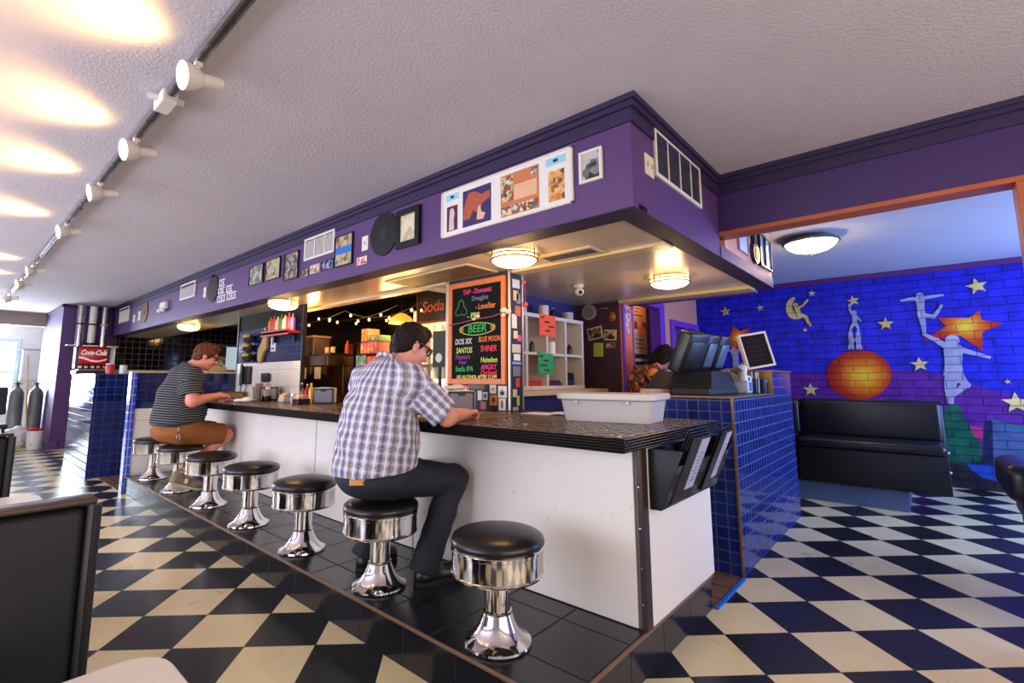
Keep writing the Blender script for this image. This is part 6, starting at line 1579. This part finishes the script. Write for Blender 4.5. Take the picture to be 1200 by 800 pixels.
# ---- woman behind the register, her face hidden by the screens
p3 = thing('person', 'person with dark hair and floral blouse standing behind the register screens', 'person', (4.76, 2.12, 0))
X3, Y3 = 4.76, 2.12
HP, hw3, hrot3, hR3 = head((X3 + .36, Y3 - .06, 1.50), math.radians(-28), math.radians(42), 1.0)
tors = [eli((X3, Y3, .98), (.12, .17, .13)), eli((X3, Y3, 1.12), (.10, .14, .15)), eli((X3 + .01, Y3 - .01, 1.27), (.11, .16, .13)), cap((X3 - .10, Y3 - .12, 1.37), (X3 + .12, Y3 + .10, 1.37), .055), cap((X3 + .06, Y3 - .02, 1.36), (X3 + .28, Y3 - .05, 1.43), .05, .046)]
aR = [cap((X3 - .13, Y3 - .14, 1.36), (X3 - .12, Y3 - .22, 1.12), .045, .038), cap((X3 - .12, Y3 - .22, 1.12), (X3 - .03, Y3 - .36, 1.22), .036, .025)]
aL = [cap((X3 + .15, Y3 + .12, 1.36), (X3 + .20, Y3 + .02, 1.12), .045, .038), cap((X3 + .20, Y3 + .02, 1.12), (X3 + .22, Y3 - .20, 1.22), .036, .025)]
hs = hand((X3 - .03, Y3 - .36, 1.22), (.3, -1, 0), (0, 0, 1), (1, .3, 0), s=.9) + hand((X3 + .22, Y3 - .20, 1.22), (0, -1, 0), (0, 0, 1), (-1, 0, 0), s=.9)
sdf_obj('body', HP + tors + aR + aL + hs + [cap((X3 - .06, Y3 - .07, .95), (X3 - .05, Y3 - .06, .5), .08, .055), cap((X3 - .05, Y3 - .06, .5), (X3 - .05, Y3 - .06, .08), .05, .035), cap((X3 + .06, Y3 + .07, .95), (X3 + .06, Y3 + .07, .5), .08, .055), cap((X3 + .06, Y3 + .07, .5), (X3 + .06, Y3 + .07, .08), .05, .035), cap((X3 - .05, Y3 - .06, .05), (X3 + .01, Y3 - .18, .035), .035, .03), cap((X3 + .06, Y3 + .07, .05), (X3 + .12, Y3 - .05, .035), .035, .03)], skin, p3, .03, .010)
sdf_obj('floral_blouse', [eli((X3, Y3, .98), (.15, .20, .15)), eli((X3, Y3, 1.12), (.135, .18, .16)), eli((X3 + .01, Y3 - .01, 1.27), (.14, .19, .14)), cap((X3 - .11, Y3 - .13, 1.365), (X3 + .13, Y3 + .11, 1.365), .068), cutcap((X3 - .13, Y3 - .14, 1.36), (X3 - .12, Y3 - .22, 1.12), .85, .066, .062), cutcap((X3 + .15, Y3 + .12, 1.36), (X3 + .20, Y3 + .02, 1.12), .85, .066, .062)],
        collage('floral_print', [(16, 20, 22), (20, 26, 24), (200, 40, 36), (24, 30, 26), (240, 150, 50), (40, 96, 50), (16, 18, 20)], 24, .7), p3, .04, .012, None, [((X3, Y3, .88), (0, 0, -1)), ((X3, Y3, 1.43), (0, 0, 1))])
sdf_obj('trousers', [eli((X3, Y3, .93), (.135, .185, .11)), cap((X3 - .06, Y3 - .07, .93), (X3 - .05, Y3 - .06, .12), .10, .06), cap((X3 + .06, Y3 + .07, .93), (X3 + .06, Y3 + .07, .12), .10, .06)], black_vinyl, p3, .03, .014)
hair(p3, hw3, hrot3, 1., dark_hair, [eli(hw3(-.02, 0, .045), (.112, .094, .105), hrot3), eli(hw3(-.06, .02, -.05), (.065, .09, .13), hrot3), eli(hw3(-.03, -.07, -.05), (.05, .035, .12), hrot3)], [(hw3(.075, 0, .06), wv(hR3, (.85, 0, -.5)))], .006, 70)
# ------------------------------------------------------------ booths, tables
def booth_left(label, y, x1=.28, x0=-1.1, front=True):
    t = thing('booth', label, 'booth', ((x0 + x1) / 2, y, 0))
    rim = mat('dark_bronze_rim', (66, 52, 38), .4, .4)
    m = MB(); m.box(x0, x1 - .012, y - .038, y + .038, .12, .985, .02, 3); m.build('backrest', mat('matte_booth_vinyl', (24, 26, 30), .5, spec=.25, bump=.05, bscale=150), t, 40)
    m = MB(); m.box(x0, x1 + .004, y - .042, y + .042, .988, 1.0, .003); m.build('top_rim', rim, t, 40)
    m = MB(); m.box(x1 - .016, x1 + .004, y - .045, y + .045, .10, .99, .006); m.tube([(x1 + .004, y - .04, .11), (x1 + .004, y - .04, .985)], .010, 8); m.build('end_panel', black_plastic, t, 40)
    for sy in (-1, 1):
        ya, yb = sorted((y + sy * .056, y + sy * .48))
        m = MB(); m.box(x0, x1 - .02, ya, yb, .36, .47, .03, 3); m.build('seat', black_vinyl, t, 40)
        m = MB(); m.box(x0, x1 - .04, min(ya, yb) + .03, max(ya, yb) - .06, 0, .36); m.build('base', black_plastic, t)
    return t
booth_left('large black vinyl booth nearest the camera at the lower left', 1.56)
booth_left('black vinyl booth behind the nearest one, at the left edge', 3.66, .285)
def table(label, x0, x1, y0, y1, z=.76, r=.07):
    t = thing('table', label, 'table', ((x0 + x1) / 2, (y0 + y1) / 2, 0))
    def ring(z_, o):
        out = []
        for cx, cy, a0 in ((x1 - r, y1 - r, 0), (x0 + r, y1 - r, 90), (x0 + r, y0 + r, 180), (x1 - r, y0 + r, 270)):
            for k in range(7):
                a = math.radians(a0 + k * 15); out.append((cx + (r + o) * math.cos(a), cy + (r + o) * math.sin(a), z_))
        return out
    def slab(o, za, zb):
        m = MB(); a = ring(za, o); b = ring(zb, o); n = len(a)
        return m.raw(a + b, [list(range(n))[::-1], list(range(n, 2 * n))] + [[i, (i + 1) % n, n + (i + 1) % n, n + i] for i in range(n)])
    slab(0, z - .028, z).build('tabletop', mat('cream_laminate_top', (236, 226, 208), .3, noise=.03), t, 40)
    slab(.004, z - .026, z - .004).build('edge_band', mat('cream_edge_band', (214, 200, 178), .35), t, 40)
    xc, yc = (x0 + x1) / 2, (y0 + y1) / 2
    m = MB(); m.lathe([(0, 0), (.26, 0), (.26, .012), (.06, .04), (.04, .06), (.04, z - .04), (.14, z - .028), (0, z - .028)], (xc, yc, .0005), 28); m.build('pedestal', dark_metal, t, 40)
table('cream table corner in the bottom left foreground', -.8, .34, .35, 1.17)
table('cream table between the two left booths', -.8, .35, 2.22, 3.12)
# mural-room booth bench on its low platform
m = MB(); m.box(6.45, 8.29, .25, 2.74, 0, .195); struct('floor_platform', m, mat('blue_grey_platform_paint', (92, 112, 146), .5, noise=.15))
def bench(label, y0, y1):
    t = thing('booth_bench', label, 'booth', (6.8, (y0 + y1) / 2, .2))
    m = MB(); m.box(6.40, 7.02, y0, y1, .20, .56, .012); m.build('base', mat('matte_black_vinyl', (15, 15, 17), .5), t, 40)
    m = MB(); m.box(6.38, 7.0, y0 + .01, y1 - .01, .56, .66, .04, 4); m.build('seat', black_vinyl, t, 40)
    m = MB(); m.box(6.93, 7.12, y0, y1, .20, 1.03, .02, 3); m.build('back_frame', black_vinyl, t, 40)
    m = MB(); m.box(6.86, 6.97, y0 + .012, y1 - .012, .645, 1.05, .045, 5); m.build('back_cushion', black_vinyl, t, 40)
    m = MB(); m.box(6.93, 7.12, y0, y1, 1.028, 1.062, .01); m.build('top_roll', black_vinyl, t, 40)
    m = MB()
    for z in (.60, .42): m.ell((6.40, y0 + .004, z), .016)
    m.build('stud', steel, t, True)
bench('long black vinyl booth bench under the orange planet of the mural', -.075, 1.14)
bench('black vinyl booth bench mostly hidden behind the blue tiled stand', 1.16, 2.35)
ch = thing('lounge_chair', 'dark upholstered chair back at the right edge of the photo', 'chair', (4.45, -.62, 0))
m = MB(); m.box(4.40, 4.95, -.86, -.36, .40, .58, .05, 4); m.build('seat', mat('navy_black_vinyl', (22, 24, 34), .35), ch, 40)
m = MB(); m.box(4.17, 4.80, -.42, -.27, .58, .80, .07, 6); m.build('backrest', mat('navy_black_vinyl', (22, 24, 34), .35), ch, 40)
for x in (4.45, 4.9):
    for y in (-.82, -.40):
        m = MB(); m.tube([(x, y, .41), (x, y, .0005)], [.02, .014], 10); m.build('leg', dark_metal, ch)
rd = thing('red_sign', 'small red glowing sign on the opening jamb at the right edge', 'sign', (3.5, -.43, 1.85))
m = MB(); m.box(3.52, 3.545, -.475, -.425, 1.80, 2.02, .008); m.build('case', mat('red_case', (190, 30, 50), .3, emit=(255, 40, 70), es=1.2), rd)
m = MB(); m.box(3.515, 3.521, -.465, -.435, 1.83, 1.99, .003); m.build('face', mat('pink_sign_face', (255, 120, 130), .3, emit=(255, 70, 90), es=1.5), rd)

# ------------------------------------------------------------ soda fountain and kitchen bits at the far left
sf = thing('soda_fountain', 'red and black soda fountain on the blue tiled service counter', 'soda fountain', (1.62, 9.55, 1.36))
m = MB(); m.box(1.34, 1.78, 9.40, 9.88, 1.361, 1.42, .01); m.box(1.35, 1.76, 9.62, 9.88, 1.44, 1.79, .02); m.build('body', black_plastic, sf, 40)
FSF = FY(9.60)
m = MB(); m.fbox(FSF, 1.37, 1.73, 1.51, 1.77, -.01, .02, .02); m.build('red_panel', mat('cola_red_panel', (176, 22, 34), .25), sf, 40)
text('Coca-Cola', .105, mat('panel_white', (240, 232, 226), .4, noise=.03), FSF, 1.55, 1.69, .021, 'lettering', sf, .45, sx=.70, bold=.004)
m = MB(); m.fpoly(FSF, [(1.375, 1.605), (1.44, 1.59), (1.53, 1.55), (1.62, 1.545), (1.725, 1.585), (1.725, 1.60), (1.62, 1.57), (1.53, 1.58), (1.44, 1.62), (1.375, 1.63)], .019, .022); m.build('ribbon', mat('panel_white', (240, 232, 226), .4, noise=.03), sf)
for k in range(5):
    m = MB(); m.box(1.375 + k * .075, 1.41 + k * .075, 9.52, 9.63, 1.445, 1.50, .006); nz_ = m.build('nozzle', black_plastic, sf)
    m = MB(); m.box(1.37 + k * .075, 1.415 + k * .075, 9.512, 9.52, 1.45, 1.485, .002); m.build('flavour_label', collage('flavour_tags', [(226, 226, 220), (200, 60, 40), (230, 160, 50), (220, 220, 214)], 12), nz_)
m = MB(); m.box(1.36, 1.76, 9.42, 9.60, 1.42, 1.428); m.build('drip_grille', steel, sf)
shf = thing('wall_shelf', 'narrow metal shelf above the soda fountain on the purple wall', 'shelf', (1.85, 11.95, 1.87))
m = MB(); m.box(1.50, 2.28, 11.8, 12.06, 1.90, 1.925); m.build('board', steel, shf)
m = MB(); m.box(2.22, 2.26, 11.85, 12.05, 1.36, 1.92); m.build('bracket', white_plastic, shf)
for i, (x, lb) in enumerate(((1.66, 'leftmost tall silver cup dispenser tube on the purple end wall'), (1.84, 'middle white cup dispenser tube on the purple end wall'), (2.02, 'rightmost tall silver cup dispenser tube on the purple end wall'))):
    t = thing('cup_dispenser', lb, 'cup dispenser', (x, 11.9, 1.93), 'cup dispenser tubes')
    z0 = (1.84, 1.93, 1.84)[i]
    m = MB(); m.lathe([(0, 0), (.06, 0), (.06, 2.66 - z0), (0, 2.66 - z0)], (x - .0, 11.74, z0), 24); m.build('tube', (steel, white_plastic, steel)[i], t, 40)
    m = MB(); m.lathe([(.06, .0), (.068, 0), (.068, .035), (.06, .035)], (x, 11.74, z0), 24); m.lathe([(.06, .0), (.067, 0), (.067, .03), (.06, .03)], (x, 11.74, 2.3), 24); m.build('collar', (black_plastic, dark_metal, mat('yellow_collar', (206, 170, 60), .4))[i], t, 40)
    m = MB(); m.box(x - .02, x + .02, 11.79, 12.06, 2.36, 2.39); m.box(x - .02, x + .02, 11.79, 12.06, z0 + .1, z0 + .13); m.build('wall_bracket', dark_metal, t)
sc2 = can('paper_cup', 'red cup standing on the blue tiled service counter', 1.58, 8.5, 1.361, .05, .14, (196, 40, 50), 'cup')
can('paper_cup', 'clear white cup right of the red cup on the service counter', 1.72, 8.45, 1.361, .045, .12, (206, 214, 226), 'cup')
kx = thing('kitchen_ticket_box', 'cream box of papers on the ledge behind the man in the striped shirt', 'box', (2.1, 7.4, 1.37))
m = MB(); m.box(3.0, 3.3, 9.0, 9.3, 0, 1.5); m.build('box', mat('box_cream', (214, 196, 150), .5), kx)
m = MB()
for k in range(8): m.box(3.01 + k * .036, 3.035 + k * .036, 9.02, 9.28, 1.5, 1.66 + .01 * (k % 3))
m.build('paper', collage('ticket_papers', [(230, 220, 190), (200, 170, 110), (236, 230, 214), (120, 110, 90)], 16), kx)
m = MB(); m.box(2.98, 3.32, 9.1, 9.4, 1.66, 1.86, .01); m.build('lid', mat('dark_box_lid', (40, 32, 30), .4), kx)
ov = thing('kitchen_hood', 'stainless kitchen hood and pass window behind the man in the striped shirt', 'hood', (4.6, 11.9, 1.5))
m = MB(); m.box(4.02, 4.72, 11.85, 12.04, 2.02, 2.08); m.box(4.02, 4.10, 11.85, 12.04, 1.5, 2.02); m.box(4.62, 4.72, 11.85, 12.04, 1.5, 2.02); m.build('frame', steel, ov)
m = MB(); m.box(4.10, 4.62, 11.98, 12.045, 1.5, 2.02); m.build('pane', mat('lit_pass_pane', (200, 222, 226), .2, noise=.1, emit=(190, 220, 226), es=.55), ov)
m = MB(); m.box(3.6, 5.2, 11.7, 12.04, 1.44, 1.50); m.build('sill', mat('sill_cream', (220, 200, 150), .4), ov)

# far room: gas cylinders, broom, bag, bucket
for x, lb in ((1.02, 'grey gas cylinder left of the yellow broom handle in the far room'), (1.30, 'grey gas cylinder beside the purple column in the far room')):
    t = thing('gas_cylinder', lb, 'gas cylinder', (x, 13.2, 0), 'gas cylinders in the far room')
    m = MB(); m.lathe([(0, 0), (.11, 0), (.115, .02), (.115, .95), (.105, 1.03), (.07, 1.09), (.04, 1.11), (.04, 1.14), (0, 1.14)], (x, 13.2, .0005), 28); m.build('tank', mat('grey_tank_paint', (118, 124, 122), .4, .3), t, 40)
    m = MB(); m.tube([(x, 13.2, 1.14), (x, 13.2, 1.22)], .022, 10); m.box(x - .06, x + .06, 13.18, 13.22, 1.18, 1.20, .004); m.build('valve', black_plastic, t)
br_ = thing('broom', 'yellow broom handle leaning between the two gas cylinders', 'broom', (1.16, 12.95, .3))
m = MB(); m.tube([(1.20, 12.9, .02), (1.10, 13.04, 1.75)], .013, 8); m.build('handle', mat('yellow_broom_handle', (226, 190, 110), .4), br_)
m = MB(); m.box(1.10, 1.30, 12.85, 12.93, .001, .10, .01); m.build('bristle', mat('straw_bristle', (190, 160, 90), .8), br_)
bg = thing('plastic_bag', 'bulging white plastic bag on the floor in front of the gas cylinders', 'bag', (.98, 12.5, 0))
sdf_obj('bag', [eli((.98, 12.55, .18), (.19, .17, .18)), eli((1.06, 12.5, .30), (.10, .10, .10)), eli((.90, 12.5, .28), (.10, .10, .10)), cap((1.0, 12.55, .34), (1.05, 12.52, .42), .05, .02)], mat('white_bag_plastic', (236, 236, 240), .4), bg, .05, .016, wrinkles(.010, 32), [((0, 0, .002), (0, 0, -1))])
bk = thing('bucket', 'white bucket with blue print and red cloth by the purple column', 'bucket', (1.24, 12.35, 0))
m = MB(); m.lathe([(0, 0), (.11, 0), (.13, .34), (.12, .34), (.105, .02), (0, .02)], (1.27, 12.35, .0005), 28); m.build('pail', white_plastic, bk, 40)
m = MB(); m.fbox(FY(12.245), 1.21, 1.32, .08, .27, -.02, .0, .01); m.build('label', mat('blue_label_print', (70, 110, 190), .5, noise=.5, scale=12), bk)
m = MB(); m.ell((1.24, 12.33, .36), (.08, .07, .035)); m.ell((1.33, 12.35, .35), (.06, .06, .03)); m.build('cloth', mat('red_cloth', (200, 24, 40), .8), bk, True)
cbn = thing('storage_cabinet', 'pale grey cabinet on the far wall beside the window', 'cabinet', (1.42, 15.3, 1.25))
m = MB(); m.box(1.18, 1.85, 15.2, 15.5, 1.25, 1.95, .01); m.build('body', mat('pale_cabinet', (200, 200, 200), .5), cbn)
m = MB(); m.box(1.195, 1.51, 15.185, 15.2, 1.27, 1.93, .004); m.box(1.52, 1.835, 15.185, 15.2, 1.27, 1.93, .004); m.build('door', mat('pale_cabinet_door', (210, 210, 208), .45), cbn)
m = MB(); m.box(1.49, 1.50, 15.17, 15.19, 1.5, 1.62); m.build('handle', steel, cbn)
cb2 = thing('wall_shelf', 'thin shelf board across the far window top of the cabinet', 'shelf', (1.2, 15.3, 1.96))
m = MB(); m.box(.92, 1.86, 15.18, 15.455, 1.955, 1.985); m.build('board', mat('pale_shelf', (196, 200, 206), .5), cb2)
ch2 = thing('office_chair', 'dark chair back at the far left edge by the window', 'chair', (.72, 12.2, 0))
m = MB(); m.box(.46, .84, 12.36, 12.42, .65, 1.14, .03, 3); m.build('backrest', mat('charcoal_fabric', (46, 48, 56), .8), ch2, 40)
m = MB(); m.box(.42, .86, 11.95, 12.38, .43, .50, .03, 3); m.build('seat', mat('charcoal_fabric', (46, 48, 56), .8), ch2, 40)
for x in (.46, .82):
    for y in (11.99, 12.36):
        m = MB(); m.tube([(x, y, .44), (x, y, .0005)], .014, 8); m.build('leg', dark_metal, ch2)

# ------------------------------------------------------------ light
W = bpy.data.worlds.new('World'); SC.world = W; W.use_nodes = True
bgn = W.node_tree.nodes['Background']; bgn.inputs[0].default_value = lin((214, 214, 228)); bgn.inputs[1].default_value = .56
def area(name, loc, rot, sx, sy, e, c):
    L = bpy.data.lights.new(name, 'AREA'); L.shape = 'RECTANGLE'; L.size = sx; L.size_y = sy; L.energy = e; L.color = lin(c)[:3]
    o = bpy.data.objects.new(name, L); COL.objects.link(o); o.location = loc; o.rotation_euler = [math.radians(a) for a in rot]; return o
def spot(name, loc, target, e, c, ang, blend=.6, r=.03):
    L = bpy.data.lights.new(name, 'SPOT'); L.energy = e; L.color = lin(c)[:3]; L.spot_size = math.radians(ang); L.spot_blend = blend; L.shadow_soft_size = r
    o = bpy.data.objects.new(name, L); COL.objects.link(o); o.location = loc
    o.rotation_euler = (V(target) - V(loc)).to_track_quat('-Z', 'Y').to_euler(); return o
area('window_daylight', (-3.2, 5.0, 1.5), (90, 0, -90), 8.0, 1.7, 380, (230, 232, 252))
area('front_window_daylight', (1.0, -2.5, 1.6), (90, 0, 0), 4.0, 1.6, 110, (244, 226, 214))
area('side_window_daylight', (6.2, -2.5, 1.5), (90, 0, 8), 3.4, 1.8, 215, (146, 182, 255))
area('far_window_daylight', (.3, 15.35, 1.5), (-90, 0, 0), 1.3, 1.5, 320, (220, 235, 255))
for i, y in enumerate(HY):
    spot('track_lamp', (TX - .13, y - .01, CEIL - .13), (TX - 1.0, y - .05, CEIL + .05), 55, (255, 196, 116), 128, 1., .11)
for (x, y), lb in FL:
    L = bpy.data.lights.new('soffit_lamp', 'POINT'); L.energy = 9; L.color = lin((255, 206, 140))[:3]; L.shadow_soft_size = .1
    o = bpy.data.objects.new('soffit_lamp', L); COL.objects.link(o); o.location = (x, y, SOF - .16)
L = bpy.data.lights.new('dome_lamp', 'POINT'); L.energy = 10; L.color = lin((255, 224, 170))[:3]; L.shadow_soft_size = .1
o = bpy.data.objects.new('dome_lamp', L); COL.objects.link(o); o.location = (5.72, .76, CEIL - .26)

for nm_, e_, p_ in (('pendant_lamp', 16, (3.55, 4.72, 1.88)), ('passage_fill_light', 5, (6.7, 2.98, 2.5)), ('cooler_lamp', 9, (3.75, 4.6, 1.7)), ('kitchen_lamp', 12, (3.6, 9.5, 2.3)), ('back_bar_fill_light', 15, (2.88, 5.45, 1.95))):  # passage and back-bar points are unseen, added to brighten posters and coffee machine
    L = bpy.data.lights.new(nm_, 'POINT'); L.energy = e_; L.color = lin((255, 196, 120))[:3]; L.shadow_soft_size = .12
    o = bpy.data.objects.new(nm_, L); COL.objects.link(o); o.location = p_

# ------------------------------------------------------------ camera
cam = bpy.data.cameras.new('camera'); co_ = bpy.data.objects.new('camera', cam); COL.objects.link(co_)
cam.sensor_width = 36; cam.lens = 571.141 / 1200 * 36
cam.shift_x = (600 - 566.608) / 1200; cam.shift_y = (369.405 - 400) / 1200
cam.clip_start = .02
Rw = [[0.671535, -0.740973, 0.000332], [0.096256, 0.086792, -0.991565], [0.734694, 0.665903, 0.129607]]
Mx = Matrix(((Rw[0][0], -Rw[1][0], -Rw[2][0]), (Rw[0][1], -Rw[1][1], -Rw[2][1]), (Rw[0][2], -Rw[1][2], -Rw[2][2])))
M4 = Mx.to_4x4(); M4.translation = (0, 0, 1.28676)
co_.matrix_world = M4
SC.camera = co_
SC.view_settings.view_transform = 'Standard'; SC.view_settings.look = 'None'; SC.view_settings.gamma = 1; SC.view_settings.exposure = 0
SC.view_settings.use_curve_mapping = False
